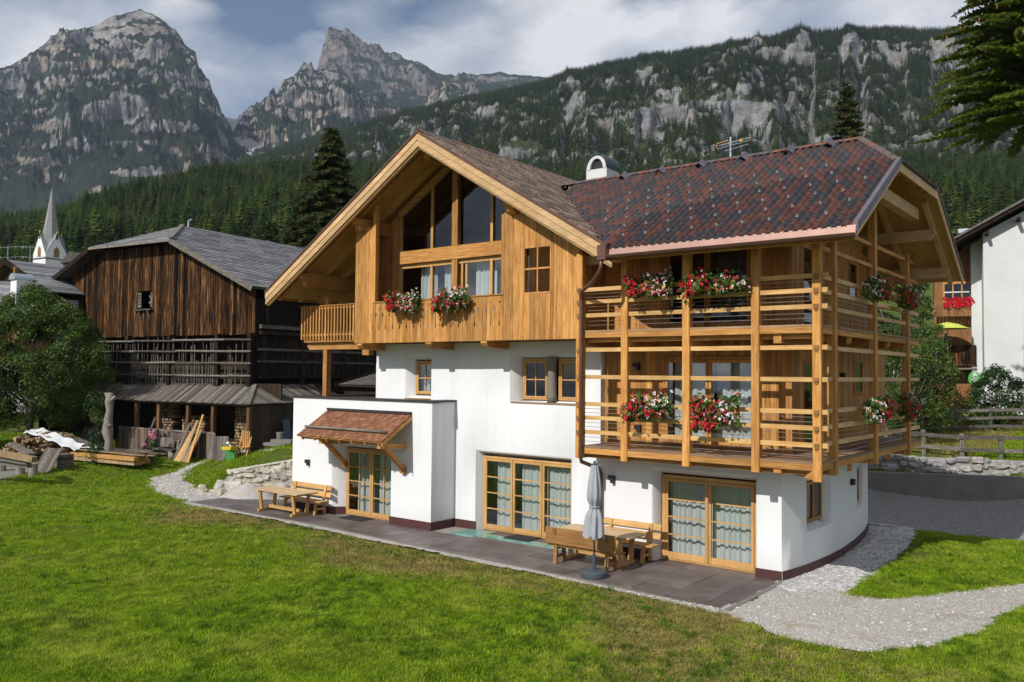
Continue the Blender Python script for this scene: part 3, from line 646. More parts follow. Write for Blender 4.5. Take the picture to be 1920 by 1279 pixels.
# curved side of the wing
_cs = np.array([(0,0),(.12,.6),(.21,1.5),(.26,2.6),(.24,3.8),(.13,5.2),(-.07,6.8),(-.36,8.3),(-.8,9.4),(-1.5,10.2)])
_sl = np.concatenate([[0], np.cumsum(np.hypot(*np.diff(_cs, axis=0).T))])
def side_xy(s, off):
    x, y = np.interp(s, _sl, _cs[:,0]), np.interp(s, _sl, _cs[:,1])
    x2, y2 = np.interp(s+.05, _sl, _cs[:,0]), np.interp(s+.05, _sl, _cs[:,1]); x1, y1 = np.interp(s-.05, _sl, _cs[:,0]), np.interp(s-.05, _sl, _cs[:,1])
    dx_, dy_ = x2-x1, y2-y1; L = math.hypot(dx_, dy_) or 1
    return x - dy_/L*off, y + dx_/L*off
sf = lambda s, z: (*side_xy(s, 0.0), z)
sbk = lambda s, z: (*side_xy(s, .38), z)
wall('white_wall', 0.0, float(_sl[-1]), -.1, 2.76, sf, sbk, [((1.15,2.75,.98,2.2), (1.35,2.65,1.14,2.12)), ((5.55,6.5,.98,2.2), (5.7,6.35,1.1,2.12))], stucco, useg=26, bevel=.03)
# dark plinth
for b6 in ((-17.09,-14.98,-.766,-.72,-.08,.24),(-12.2,-10.40,-.766,-.72,-.08,.24),(-10.44,-10.402,-.72,.28,-.08,.24),(-10.40,-9.55,.282,.31,-.08,.24),(-6.07,-5.13,.282,.31,-.08,.24),(-5.13,-3.37,-.018,.01,-.08,.24),(-.63,.0,-.018,.01,-.08,.22)): MB().box(*b6).build('plinth', plinth, H)
MB().ext([(-14.98,-.766,-.08),(-14.98,-.766,.24),(-14.66,-.40,.24),(-14.66,-.40,-.08)], (.02,-.02,0)).build('plinth', plinth, H)
pm = MB(); us = np.linspace(0, _sl[-1], 26)
for i in range(25):
    (x0,y0),(x1,y1) = side_xy(us[i],-.018), side_xy(us[i+1],-.018); (x2,y2),(x3,y3) = side_xy(us[i+1],.02), side_xy(us[i],.02)
    pm.add([(x0,y0,-.08),(x1,y1,-.08),(x1,y1,.22),(x0,y0,.22),(x3,y3,.22),(x2,y2,.22)], [(0,1,2,3),(3,2,5,4)])
pm.build('plinth', plinth, H)
# annex parapet cap and terrace
MB().box(-17.12,-10.36,-.80,-.26,3.83,3.89).box(-17.12,-16.65,-.26,6.05,3.83,3.89).box(-10.82,-10.36,-.26,.295,3.83,3.89).build('parapet_cap', metal_d, H)
MB().box(-16.7,-10.8,-.30,.30,3.55,3.72).box(-16.7,-14.05,.30,6.0,3.55,3.72).build('terrace_floor', concrete, H)
MB().box(-16.65,-14.05,5.7,6.0,3.72,3.86).build('terrace_kerb', concrete, H)
# ---- glazed doors and windows
def curtain_mesh(x0, x1, z0, z1, y, seed, amp=.04, per=.19):
    r = random.Random(seed); n = max(8, int((x1-x0)/.02)); v, f = [], []; ph = r.random()*6; a2 = r.uniform(.6, 1.3)
    for i in range(n+1):
        x = x0+(x1-x0)*i/n; o = amp*math.sin(2*math.pi*x/per+ph+1.6*math.sin(x*4.3*a2)+1.1*math.sin(x*9.1+ph)) + .35*amp*math.sin(2*math.pi*x/(per*.43)+1)
        v += [(x, y+o*1.2, z0), (x, y+o*.7, z1)]
    for i in range(n): f.append((2*i, 2*i+2, 2*i+3, 2*i+1))
    return MB().add(v, f)
def glazed(name, x0, x1, z0, z1, y, leaves, cols, rows, curt=None, fr=.065, lf=.075, bot=.13, mt=.032, gl=None, parent=H, curtz=None, wood_=None, label=None, d=.08, mullions=None):
    w = wood_ or oak
    fm = MB().box(x0,x0+fr,y,y+d,z0,z1).box(x1-fr,x1,y,y+d,z0,z1).box(x0+fr,x1-fr,y,y+d,z1-fr,z1).box(x0+fr,x1-fr,y,y+d,z0,z0+.04)
    F_ = fm.build(name, w, parent, bevel=.006)
    if label: F_['label'] = label
    ed = np.linspace(x0+fr, x1-fr, leaves+1) if mullions is None else [x0+fr]+list(mullions)+[x1-fr]
    for k in range(leaves):
        a, b = ed[k]+.008, ed[k+1]-.008; c0, c1 = z0+.045, z1-fr-.006
        MB().box(a,a+lf,y-.012,y+.05,c0,c1).box(b-lf,b,y-.012,y+.05,c0,c1).box(a+lf,b-lf,y-.012,y+.05,c1-lf,c1).box(a+lf,b-lf,y-.012,y+.05,c0,c0+bot).build('leaf_frame', w, F_, bevel=.006)
        i0, i1, j0, j1 = a+lf, b-lf, c0+bot, c1-lf
        for r in range(1, rows):
            zz = j0+(j1-j0)*r/rows; MB().box(i0,i1,y+.001,y+.035,zz-mt/2,zz+mt/2).build('muntin', w, F_)
        for c in range(1, cols):
            xx = i0+(i1-i0)*c/cols; MB().box(xx-mt/2,xx+mt/2,y-.003,y+.039,j0,j1).build('muntin', w, F_)
        MB().add([(i0,y+.02,j0),(i1,y+.02,j0),(i1,y+.02,j1),(i0,y+.02,j1)], [(0,1,2,3)]).build('pane', gl or glass, F_, recalc=False)
    if curt:
        for k, (a, b) in enumerate(curt):
            curtain_mesh(a, b, (curtz or (z0+.03, z1-.05))[0], (curtz or (z0+.03, z1-.05))[1], y+.24, int((x0+a)*100) & 255).build('curtain', curtain, F_, smooth=True, recalc=False)
    return F_
glazed('terrace_door', -14.65,-12.19, 0,2.21, -.40, 2, 2, 4, [(-14.3,-13.55),(-13.3,-12.25)])
glazed('terrace_door', -9.43,-6.07, 0,2.22, .50, 3, 1, 4, [(-9.05,-8.4),(-8.15,-7.35),(-7.2,-6.1)])
glazed('terrace_door', -3.26,-.70, 0,2.17, .33, 2, 1, 4, [(-3.15,-.8)], fr=.09, bot=.17)
glazed('window', -12.40,-11.53, 4.02,5.11, .55, 1, 2, 2, [(-12.35,-11.58)], lf=.06, bot=.06)
glazed('window', -7.99,-7.03, 3.97,5.17, .55, 1, 2, 2, None, lf=.06, bot=.06, gl=glass_dk)
glazed('window', -6.70,-5.82, 3.97,5.17, .55, 1, 1, 2, None, lf=.06, bot=.06, gl=glass_dk)
MB().box(-12.62,-11.5,.27,.60,3.86,3.90).build('window_sill', furn_d, H); MB().box(-8.22,-5.74,.27,.60,3.86,3.90).build('window_sill', deckw, H)
MB().lathe([(.15,3.9),(.13,4.1),(.125,4.6),(.13,5.05),(.155,5.16),(.155,5.2)], 16, (-6.86,.47,0)).build('stone_column', concrete, H, smooth=True)
# windows in the curved side: built along y
def side_window(y0, y1, z0, z1, x, n, parent=H, wood_=None, gl=None, curt=True):
    w = wood_ or larch[2]
    F_ = MB().box(x-.07,x,y0,y0+.07,z0,z1).box(x-.07,x,y1-.07,y1,z0,z1).box(x-.07,x,y0+.07,y1-.07,z1-.07,z1).box(x-.07,x,y0+.07,y1-.07,z0,z0+.09).build('window', w, parent, bevel=.006)
    e = np.linspace(y0+.07, y1-.07, n+1)
    for k in range(n):
        if k: MB().box(x-.05,x+.01,e[k]-.04,e[k]+.04,z0+.09,z1-.07).build('muntin', w, F_)
        MB().add([(x-.03,e[k],z0+.09),(x-.03,e[k+1],z0+.09),(x-.03,e[k+1],z1-.07),(x-.03,e[k],z1-.07)], [(0,1,2,3)]).build('pane', gl or glass_dk, F_, recalc=False)
    if curt: MB().box(x-.30,x-.29,y0+.2,y1-.25,z0,z1-.1).build('curtain', curtain, F_)
side_window(1.34, 2.66, 1.13, 2.12, .06, 2); side_window(5.55, 6.15, 1.1, 2.12, -.02, 1, curt=False)
# ---- wall lamps
def wlamp(x, y, z, side=False):
    o = (MB().box(x-.09,x+.09,y-.10,y,z-.02,z+.10).box(x-.0,x+.09,y-.10,y,z-.10,z-.02) if not side else MB().box(x,x+.1,y-.08,y+.08,z-.08,z+.08))
    o.build('wall_lamp', blackm, H)
wlamp(-16.2,-.75,1.62); wlamp(-4.55,0,1.96); wlamp(-4.1,.5,4.95); wlamp(-4.05,.5,3.3); wlamp(.18,4.7,1.85,True); wlamp(.0,4.5,4.75,True); wlamp(.0,3.7,7.35,True)
# ---- roof of the main block: boards below, fascia, rafters, purlins
def slab(poly, zf, t, name, mat, lift=0.0):
    top = [(x, y, zf(x, y)+lift) for x, y in poly]; n = len(poly)
    m = MB().add(top + [(x, y, z-t) for x, y, z in top], [tuple(range(n)), tuple(range(n, 2*n))[::-1]] + [(i, (i+1)%n, n+(i+1)%n, n+i) for i in range(n)])
    return m.build(name, mat, H)
soff = wood('soffit_board', (.50, .27, .08), (.62, .36, .12), (.70, .43, .17), 1, var=.1)
_b = soff.node_tree; _p = [n for n in _b.nodes if n.type == 'BSDF_PRINCIPLED'][0]
VX, VY = AX + (AZ-WZR)/SL, WYR              # where the wing ridge meets the main slope
zml = lambda x, y: AZ - SL*abs(x-AX)
xv0 = AX + (AZ - (WZE+WS*(YV-WYE)))/SL       # valley at the front verge
RB = -.07
roofL = slab([(XL,YV+.05),(AX,YV+.05),(AX,YB),(XL,YB)], zml, .06, 'roof_boards', soff, RB-.01)
roofR = slab([(AX,YV+.05),(xv0,YV+.05),(VX,VY),(XR,YV+2*(VY-YV)),(XR,YB),(AX,YB)], zml, .06, 'roof_boards', soff, RB-.01)
wingF = slab([(WXV-.06,WYE),(WXV-.06,WH1),(WXR,WYR),(VX+.4,VY),(XR+.1,WYE)], lambda x, y: zw(y), .06, 'roof_boards', soff, RB)
wingB = slab([(WXV-.06,WH2),(WXV-.06,2*WYR-WYE),(XR+.1,2*WYR-WYE),(VX+.4,VY),(WXR,WYR)], lambda x, y: zw(y), .06, 'roof_boards', soff, RB)
wingH = slab([(WXV-.02,WH1),(WXV-.02,WH2),(WXR,WYR)], lambda x, y: WZR-(x-WXR)*(WZR-WZH)/(WXV-WXR), .06, 'roof_boards', soff, RB)
def verge(p, q, h, th, mat, name='verge_board', out=(0,-1,0), drop=0.0):
    p, q = Vector(p), Vector(q); o = Vector(out)*th
    m = MB().ext([p+Vector((0,0,-drop)), q+Vector((0,0,-drop)), q+Vector((0,0,-drop-h)), p+Vector((0,0,-drop-h))], o); return m.build(name, mat, H, bevel=.004)
for xe in (XL, XR):
    sgn = -1 if xe < AX else 1
    pa, pe = (AX, YV+.05, AZ), (xe, YV+.05, zm(xe))
    verge(pa, pe, .20, .055, pale[0], drop=.03); verge(pa, pe, .20, .035, pale[0], drop=.235)
    verge((AX,YV+.06,AZ+.05), (xe,YV+.06,zm(xe)+.05), .075, .10, copper, 'verge_flashing')
    MB().bar((AX+sgn*.02,YV+.12,AZ-.475), (xe-sgn*.05,YV+.12,zm(xe)-.44), .10, .04, (0,0,1)).build('verge_trim', pale[0], H)
MB().ext([(XL,YV+.06,zm(XL)-.03),(XL,YV+.06,zm(XL)-.22),(XL,YB,zm(XL)-.22),(XL,YB,zm(XL)-.03)], (-.04,0,0)).build('eave_board', larch[1], H)
for k in range(15):                                            # rafters under the left slope and the front overhang
    y = -.92 + k*.92
    a, b = (AX-.05, y, zm(AX-.05)-.135-.11), (XL+.12, y, zm(XL+.12)-.135-.11)
    MB().bar(a, b, .13, .20).build('rafter', soff if k else larch[0], H)
    if k < 3: MB().bar((AX+.05,y,zm(AX+.05)-.245), (-5.0 if k else -3.95,y,zm(-5.0 if k else -3.95)-.245), .13, .20).build('rafter', larch[0], H)
def purlin(x, zt, y0, y1, w=.24, h=.30):
    """a purlin along y with a stepped, rounded nose in front"""
    pr = [(y1, zt), (y0, zt), (y0-.02, zt-h*.25), (y0+.05, zt-h*.48), (y0+.16, zt-h*.5), (y0+.16, zt-h*.62), (y0+.2, zt-h*.85), (y0+.32, zt-h), (y1, zt-h)]
    MB().ext([(x-w/2, a, b) for a, b in pr], (w, 0, 0)).build('purlin', larch[1], H, bevel=.01)
RU = .135 + .21
purlin(AX, AZ-RU-.02, YV+.22, 3.0, .26, .40)
for xx in (-13.62, -7.30): purlin(xx, zm(xx)-RU-.02, YV+.22, .6, .24, .44)
purlin(-16.32, zm(-16.32)-RU-.02, YV+.22, 6.0, .22, .46)
MB().bar((-5.1,-.45,7.75), (-3.85,-.45,7.75), .16, .24).build('wall_plate', pale[0], H)
# ---- loggia box
BF = -.75; BX0, BX1, BZ = -13.95, -5.10, 5.665
def roof_under(x): return zm(x) - RU + .02
def plank(x0, x1, za0, za1, zb0, zb1, y0, y1, mat, parent, name='plank'):
    j = rnd.uniform(0, .006)
    m = MB().add([(x0,y0-j,za0),(x1,y0-j,zb0),(x1,y1,zb0),(x0,y1,za0),(x0,y0-j,za1),(x1,y0-j,zb1),(x1,y1,zb1),(x0,y1,za1)], [(0,3,2,1),(4,5,6,7),(0,1,5,4),(1,2,6,5),(2,3,7,6),(3,0,4,7)])
    return m.build(name, mat, parent)
MB().box(BX0+.03,-13.15,BF+.03,BF+.10,BZ+.02,9.15).build('loggia_front', larch[2], H)
LG = MB().box(-7.65,-6.98,BF+.03,BF+.10,BZ+.02,9.0).box(-6.98,-6.07,BF+.03,BF+.10,BZ+.02,6.95).box(-6.07,-5.12,BF+.03,BF+.10,BZ+.02,7.9).box(-6.98,-6.07,BF+.03,BF+.10,8.22,8.6).build('loggia_front', larch[2], H)
x = BX0
while x < -13.12:
    w = min(rnd.choice([.10,.15,.15,.19]), -13.1-x); plank(x+.003, x+w-.003, BZ, min(9.45, roof_under(x+.05)), BZ, min(9.45, roof_under(x+w+.05)), BF, BF+.028, larch[2], LG); x += w
x = -7.70
while x < BX1-.03:
    w = min(rnd.choice([.10,.15,.15,.19,.2]), BX1-x)
    if x+w > -6.98 and x < -6.07:
        if x < -6.98-.01: w = -6.98-x
        if x < -6.07 < x+w: w = -6.07-x
        plank(x+.003, x+w-.003, BZ, 6.97, BZ, 6.97, BF, BF+.028, larch[2], LG); plank(x+.003, x+w-.003, 8.20, roof_under(x), 8.20, roof_under(x+w), BF, BF+.028, larch[2], LG)
    else: plank(x+.003, x+w-.003, BZ, roof_under(x), BZ, roof_under(x+w), BF, BF+.028, larch[2], LG)
    x += w
wf = MB().box(-7.0,-6.96,BF-.012,BF+.10,6.95,8.22).box(-6.09,-6.05,BF-.012,BF+.10,6.95,8.22).box(-6.96,-6.09,BF-.012,BF+.10,6.93,6.97).build('loggia_window', larch[2], H)
MB().box(-6.545,-6.50,BF+.0,BF+.05,6.97,8.20).build('muntin', larch[2], wf); MB().box(-6.96,-6.09,BF+.004,BF+.046,7.60,7.645).build('muntin', larch[0], wf)
for y in np.arange(BF+.04, .45, .16):                           # planks on the right flank of the box
    z1 = roof_under(BX1)+.02
    MB().box(BX1-.03,BX1+rnd.uniform(0,.005),y,min(y+.154,.5),BZ,z1).build('plank', larch[2], LG)
# corner posts of the opening
MB().box(-13.12,-13.0,BF-.004,BF+.14,6.9,roof_under(-13.0)).build('loggia_post', larch[2], H); MB().box(-7.80,-7.69,BF-.004,BF+.14,6.9,9.25).build('loggia_post', larch[2], H)
# parapet boards with cut hearts and drops
nb = 35; bw = (13.1-7.7)/nb
def notch(kind):
    if kind == 0: return [(0,0),(.40,0),(.42,.014),(.46,.022),(.50,.018),(.60,.006),(.86,.006),(.90,0),(1.05,0),(1.06,.016),(1.09,.024),(1.115,.014),(1.12,0),(1.285,0)]
    return [(0,0),(.34,0),(.345,.008),(.36,.008),(.365,0),(.56,0),(.68,.006),(.80,.008),(.86,.02),(.90,.026),(.94,.018),(.97,.004),(1.0,0),(1.285,0)]
def board_mesh(kl, kr):
    L, R_ = notch(kl), notch(kr)
    pl = [(d+.002, 0, z) for z, d in L] + [(bw-.002-d, 0, z) for z, d in R_[::-1]]
    return MB().ext(pl, (0,.026,0)).mesh('parapet_board', larch[2])
bms = {(a,b): board_mesh(a,b) for a, b in ((0,1),(1,0))}
PA = MB().box(-13.1,-7.7,BF-.03,BF+.07,6.95,6.985).build('loggia_parapet', larch[0], H)
for k in range(nb): inst('parapet_board', bms[(k%2,(k+1)%2)], PA, (-13.1+k*bw, BF-rnd.uniform(0,.005), BZ))
MB().box(-13.1,-7.7,BF+.03,BF+.07,5.82,5.92).box(-13.1,-7.7,BF+.03,BF+.07,6.84,6.94).build('parapet_rail', larch[0], PA)
MB().box(BX0,BX1,BF+.03,.62,BZ+.02,BZ+.14).build('loggia_floor', larch[0], H)
for xx in (-13.85, -10.75, -8.55):
    pr = [(.3,5.68),(BF+.02,5.68),(BF+.0,5.60),(BF+.07,5.52),(BF+.16,5.47),(.3,5.45)]
    MB().ext([(xx, a, b) for a, b in pr], (.24,0,0)).build('bracket', larch[1], H, bevel=.008)
# glass gable behind the loggia
GY = .42
GF = MB().box(-13.06,-8.2,GY-.14,GY+.06,8.30,8.72).build('gable_window', larch[0], H)
MB().box(AX-.12,AX+.12,GY-.12,GY+.08,BZ+.1,8.30).box(AX-.12,AX+.12,GY-.12,GY+.08,8.72,AZ-RU-.4).build('post', larch[2], GF)
for xx, zb, zt in ((-13.02,6.0,8.30),(-11.6,6.0,8.30),(-9.1,6.0,8.30),(-7.85,6.0,8.30),(-13.02,8.72,zm(-13.02)-RU-.16),(-11.6,8.72,zm(-11.6)-RU-.16),(-9.1,8.72,zm(-9.1)-RU-.16)):
    MB().box(xx-.05,xx+.05,GY-.04,GY+.06,zb,zt).build('mullion', oak, GF)
MB().bar((-13.1,GY+.0,zm(-13.1)-RU-.10),(AX,GY+.0,zm(AX)-RU-.10),.14,.24).bar((AX,GY,zm(AX)-RU-.10),(-7.3,GY,zm(-7.3)-RU-.10),.14,.24).build('gable_beam', larch[0], GF)
MB().box(-12.97,-11.65,GY-.03,GY+.05,8.16,8.295).box(-11.55,AX-.12,GY-.03,GY+.05,8.16,8.295).box(AX+.12,-7.8,GY-.03,GY+.05,8.16,8.295).box(-10.33,-10.25,GY-.03,GY+.05,6.0,8.16).box(-10.18,-10.10,GY+.0,GY+.07,6.0,8.16).build('window_frame', oak, GF)
for xa, xb in ((-12.97,-11.65),(-11.55,AX-.12),(-10.25,-9.15),(-9.05,-7.7)):
    MB().add([(xa,GY+.02,5.95),(xb,GY+.02,5.95),(xb,GY+.02,8.2),(xa,GY+.02,8.2)], [(0,1,2,3)]).build('pane', glass, GF, recalc=False)
for xa, xb in ((-12.97,-11.65),(-11.55,AX-.12),(AX+.12,-9.15),(-9.05,-7.7)):
    MB().add([(xa,GY+.02,8.72),(xb,GY+.02,8.72),(xb,GY+.02,zm(xb)-RU-.2),(xa,GY+.02,zm(xa)-RU-.2)], [(0,1,2,3)]).build('pane', glass_dk, GF, recalc=False)
for xa, xb in ((-12.4,-11.65),(-11.35,-10.68),(-10.0,-9.15),(-8.9,-8.2)): curtain_mesh(xa, xb, 5.95, 8.25, GY+.3, int(-xa*7)).build('curtain', curtain, GF, smooth=True, recalc=False)
IW = MB().box(-13.95,-13.06,GY-.0,GY+.06,BZ,roof_under(-13.9)).box(-13.95,-13.90,BF+.1,GY,BZ,roof_under(-13.9)).build('loggia_back_wall', larch[2], H)
for k in range(7): MB().box(-13.9+k*.122+.002,-13.9+(k+1)*.122-.002,GY-.03-rnd.uniform(0,.006),GY,BZ+.1,roof_under(-13.9+k*.12)).build('plank', larch[2], IW)
MB().box(-7.7,-5.2,GY-.0,GY+.06,BZ,roof_under(-5.2)).build('loggia_back_wall', larch[2], H)
MB().tube([(-13.45+.09*math.cos(a),GY-.06,8.55+.12*math.sin(a)) for a in np.linspace(0,6.28,14)], .02, 6).build('hanging_ring', furn_d, H)
# inner floors and side walls that keep the rooms dark
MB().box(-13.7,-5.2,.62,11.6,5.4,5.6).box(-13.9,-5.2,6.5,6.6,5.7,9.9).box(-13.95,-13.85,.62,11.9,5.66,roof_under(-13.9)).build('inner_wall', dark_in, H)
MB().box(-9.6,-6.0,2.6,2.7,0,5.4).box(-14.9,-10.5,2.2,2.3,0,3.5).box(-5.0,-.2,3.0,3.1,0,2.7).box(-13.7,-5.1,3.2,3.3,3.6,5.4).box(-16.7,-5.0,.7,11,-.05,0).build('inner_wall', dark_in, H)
# ---- left balcony
LB = MB().box(-17.45,-14.05,-.15,4.0,5.90,5.96).build('side_balcony', deckw, H)
for k in range(21): MB().box(-17.42+k*.162,-17.42+k*.162+.07,-.22,-.18,5.86,7.02).build('baluster', larch[2], LB)
MB().box(-17.45,-13.97,-.18,-.12,6.93,7.01).box(-17.45,-13.97,-.18,-.12,5.98,6.06).box(-17.47,-13.97,-.24,-.10,7.02,7.05).build('rail', larch[0], LB)
MB().box(-17.42,-17.36,-.12,4.0,6.93,7.01).box(-17.42,-17.36,-.12,4.0,5.98,6.06).build('rail', larch[1], LB)
for k in range(24): MB().box(-17.46,-17.42,-.05+k*.165,.02+k*.165,5.86,7.02).build('baluster', larch[2], LB)
MB().box(-17.32,-14.03,-.15,-.05,5.76,5.90).build('fascia_beam', larch[0], LB)
MB().ext([(-17.30,-.02,5.78),(-17.30,-.02,5.62),(-17.18,-.02,5.50),(-13.6,-.02,5.50),(-13.6,-.02,5.78)], (0,.2,0)).build('support_beam', larch[0], LB, bevel=.01)
MB().box(-16.42,-16.22,-.02,.18,3.72,5.50).build('post', larch[2], LB); MB().box(-16.42,-16.22,.0,.18,5.96,7.35).build('post', larch[2], LB)
MB().bar((-14.35,.05,5.40),(-14.03,.05,5.40),.2,.2).build('bracket', larch[0], LB)
# ---- wing: wood walls behind the balcony
def woodfront(x0, x1, y, z0, z1, holes, step=.15, name='wood_wall'):
    us = sorted(set([x0, x1]+[h[0] for h in holes]+[h[1] for h in holes])); m = MB()
    for a, b in zip(us[:-1], us[1:]):
        hs = [h for h in holes if h[0] <= a and h[1] >= b]
        if not hs: m.box(a,b,y+.03,y+.12,z0,z1)
        else:
            if hs[0][2] > z0: m.box(a,b,y+.03,y+.12,z0,hs[0][2])
            if hs[0][3] < z1: m.box(a,b,y+.03,y+.12,hs[0][3],z1)
    W_ = m.build(name, larch[2], H)
    x = x0
    while x < x1-.02:
        w = min(step*rnd.choice([.8,1,1,1.25]), x1-x); segs = [(z0, z1)]
        for h in holes:
            if x < h[0] < x+w-.01: w = h[0]-x
            if x < h[1] < x+w-.01: w = h[1]-x
        for h in holes:
            if x+w > h[0]+.01 and x < h[1]-.01: segs = [s for s in ((z0, h[2]), (h[3], z1)) if s[1]-s[0] > .05]
        for s in segs: MB().box(x+.003,x+w-.003,y-rnd.uniform(0,.006),y+.028,s[0],s[1]).build('plank', larch[2], W_)
        x += w
    return W_
DZ, UZ = 2.88, 5.86                                                   # balcony floors
woodfront(-5.35, .0, .5, DZ, 5.68, [(-3.36,-.72,2.9,5.22)]); woodfront(-5.12, .0, .5, UZ, 8.6, [(-3.30,-.85,5.9,8.1)])
sd_ = wood('larch_side', LD, LM, LL, 2)
def woodside(y0, y1, x, z0, z1, holes):
    W_ = MB().box(x-.12,x-.03,y0,y1,z0,z1).build('wood_wall', larch[2], H); y = y0
    while y < y1-.02:
        w = min(.15*rnd.choice([.8,1,1.25]), y1-y); segs = [(z0, z1)]
        for h in holes:
            if y < h[0] < y+w-.01: w = h[0]-y
            if y < h[1] < y+w-.01: w = h[1]-y
        for h in holes:
            if y+w > h[0]+.01 and y < h[1]-.01: segs = [s for s in ((z0, h[2]), (h[3], z1)) if s[1]-s[0] > .05]
        for s in segs: MB().box(x-.028,x+rnd.uniform(0,.006),y+.003,y+w-.003,s[0],s[1]).build('plank', larch[2], W_)
        y += w
    return W_
woodside(.5, 9.0, -.02, DZ, 5.68, [(1.5,2.4,2.9,5.1),(5.65,6.5,4.2,5.2)]); woodside(.5, 8.0, -.02, UZ, 8.35, [(1.5,2.4,5.9,8.0),(5.2,6.0,6.9,8.0)])
MB().ext([(-.05,.5,8.35),(-.05,7.2-.5,8.35),(-.05,7.2-.5,zw(.5)-.42),(-.05,WYR,WZR-.45),(-.05,.5,zw(.5)-.42)], (-.08,0,0)).build('gable_wall', larch[2], H)
glazed('balcony_door', -3.35,-.73, 2.9,5.21, .47, 2, 1, 1, [(-3.1,-2.12),(-1.9,-.8)], fr=.09, wood_=larch[2])
glazed('balcony_door', -3.29,-.86, 5.88,8.08, .47, 2, 1, 1, [(-1.9,-.95)], fr=.09, wood_=larch[2], gl=glass_dk)
side_window(1.5, 2.4, 2.9, 5.1, .0, 1, curt=False); side_window(1.5, 2.4, 5.9, 8.0, .0, 1, curt=False); side_window(5.65,6.5,4.2,5.2,.02,1, curt=False); side_window(5.2,6.0,6.9,8.0,.02,1, curt=False)
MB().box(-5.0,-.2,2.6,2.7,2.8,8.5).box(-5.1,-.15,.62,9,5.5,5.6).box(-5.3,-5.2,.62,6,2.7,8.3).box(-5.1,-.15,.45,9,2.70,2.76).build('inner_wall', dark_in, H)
# ---- balconies round the wing
PW = .19
front_posts = [-4.98, -3.63, -1.94, -.23, 1.145]; side_posts = [-.05, 3.2, 6.55]
XO = 1.25                                                             # outer face
BALC = []
for lev, (fz, rails) in enumerate(((DZ, (3.24, 3.61, 3.96, 4.66, 5.36)), (UZ, (6.25, 6.60, 6.92)))):
    B_ = MB().box(-4.9,1.05,-.83,-.72,fz-.30,fz-.06).build('balcony', larch[0], H); BALC.append(B_)
    for k in range(9):
        y = -.97+k*.163; MB().box(-4.95,1.22 if k < 8 else 0,y,y+.155,fz-.045,fz).build('deck_board', deckw, B_)
    for k in range(8):
        xx = .0+k*.155; MB().box(xx,xx+.148,.335,8.2,fz-.045,fz).build('deck_board', deckw, B_)
    xs = [p-PW/2 for p in front_posts]
    for a, b in zip(front_posts[:-1], front_posts[1:]):               # edge beams between the posts
        MB().box(a+PW/2,b-PW/2,-.965,-.87,fz-.19,fz-.048).build('edge_beam', larch[0], B_)
    for a, b in zip([-.81]+[s+PW for s in side_posts], [s for s in side_posts]+[8.0]): MB().box(1.10,1.20,a+.01,b-.01,fz-.19,fz-.048).build('edge_beam', larch[1], B_)
    for rz in rails:
        MB().box(-5.10,1.36,-.93,-.84,rz-.05,rz+.05).build('rail', rail_m, B_); MB().box(1.10,1.18,-1.02,8.1,rz-.05,rz+.05).build('rail', pale[1], B_)
    if lev == 1:
        for rz in (7.55, 8.1): MB().box(1.10,1.17,-1.02 if rz < 8 else -.6,8.1,rz-.047,rz+.047).build('rail', larch[1], B_)
    wz = [(rails[0]+fz)/2-.06, (rails[0]+fz)/2+.05] + [rails[i]+(rails[i+1]-rails[i])*q for i in (0,1) for q in (.36,.66)]
    for z in wz:
        MB().tube([(-4.95,-.86,z),(1.1,-.86,z)], .006, 4).build('steel_wire', steel, B_); MB().tube([(1.14,-.8,z),(1.14,8.0,z)], .006, 4).build('steel_wire', steel, B_)
    for p in front_posts[:-1]+[.25]:                                   # carrying brackets under the floor
        if lev == 0: MB().ext([(p-.09,0 if p < .2 else .2,2.82),(p-.09,-.93,2.82),(p-.09,-.93,2.58),(p-.09,-.75,2.56),(p-.09,0 if p < .2 else .2,2.60)], (.18,0,0)).build('bracket', larch[1], B_, bevel=.008)
        else: MB().box(p-.09,p+.09,-.9,.5,fz-.40,fz-.19).build('bracket', larch[1], B_)
    for s in side_posts:
        zb = fz-.34; xi = .1
        MB().ext([(xi,s+.02,fz-.06),(1.12,s+.02,fz-.06),(1.12,s+.02,zb),(.9,s+.02,zb-.02),(xi,s+.02,zb+.02)], (0,.16,0)).build('bracket', larch[0], B_, bevel=.008)
    if lev == 0: MB().bar((.0,.0,2.68),(1.12,-.92,2.62),.18,.24).build('bracket', larch[0], B_)
    for s in (1.2, 4.6):
        MB().ext([(1.22,s,fz-.2),(1.22,s,fz-.3),(1.19,s,fz-.36),(1.12,s,fz-.38),(1.12,s,fz-.2)], (0,.05,0)).build('floor_hook', larch[1], B_)
B_ = BALC[0]
for i, p in enumerate(front_posts):
    zt = zw(-1.0)-RU-.02; zb = 2.56 if p < 1 else 2.46
    MB().box(p-PW/2,p+PW/2,-1.0,-.81 if p < 1 else -.905,zb,zt).build('post', larch[2], B_, bevel=.012)
    if p > 1 : MB().box(p-PW/2+.02,p+PW/2-.02,-.825,-.78,zb+.3,zt).build('post', larch[2], B_)
    if i in (0, 4):
        for z in (3.24,3.61,3.96,4.66,5.36,6.25,6.60,6.92):
            MB().box(p-.05,p+.05,-1.035,-.99,z-.055,z+.045).box(p-.035,p+.035,-1.02,-.99,z-.10,z-.055).build('rail_block', furn_d, B_)
for s in side_posts: MB().box(1.06,XO,s,s+PW,2.52,zw(s+.1)-.5 if s < 1 else (9.2 if s < 5 else 8.25)).build('post', larch[2], B_, bevel=.012)
MB().box(-.05,.10,.42,.56,DZ,8.4).build('post', larch[2], B_)
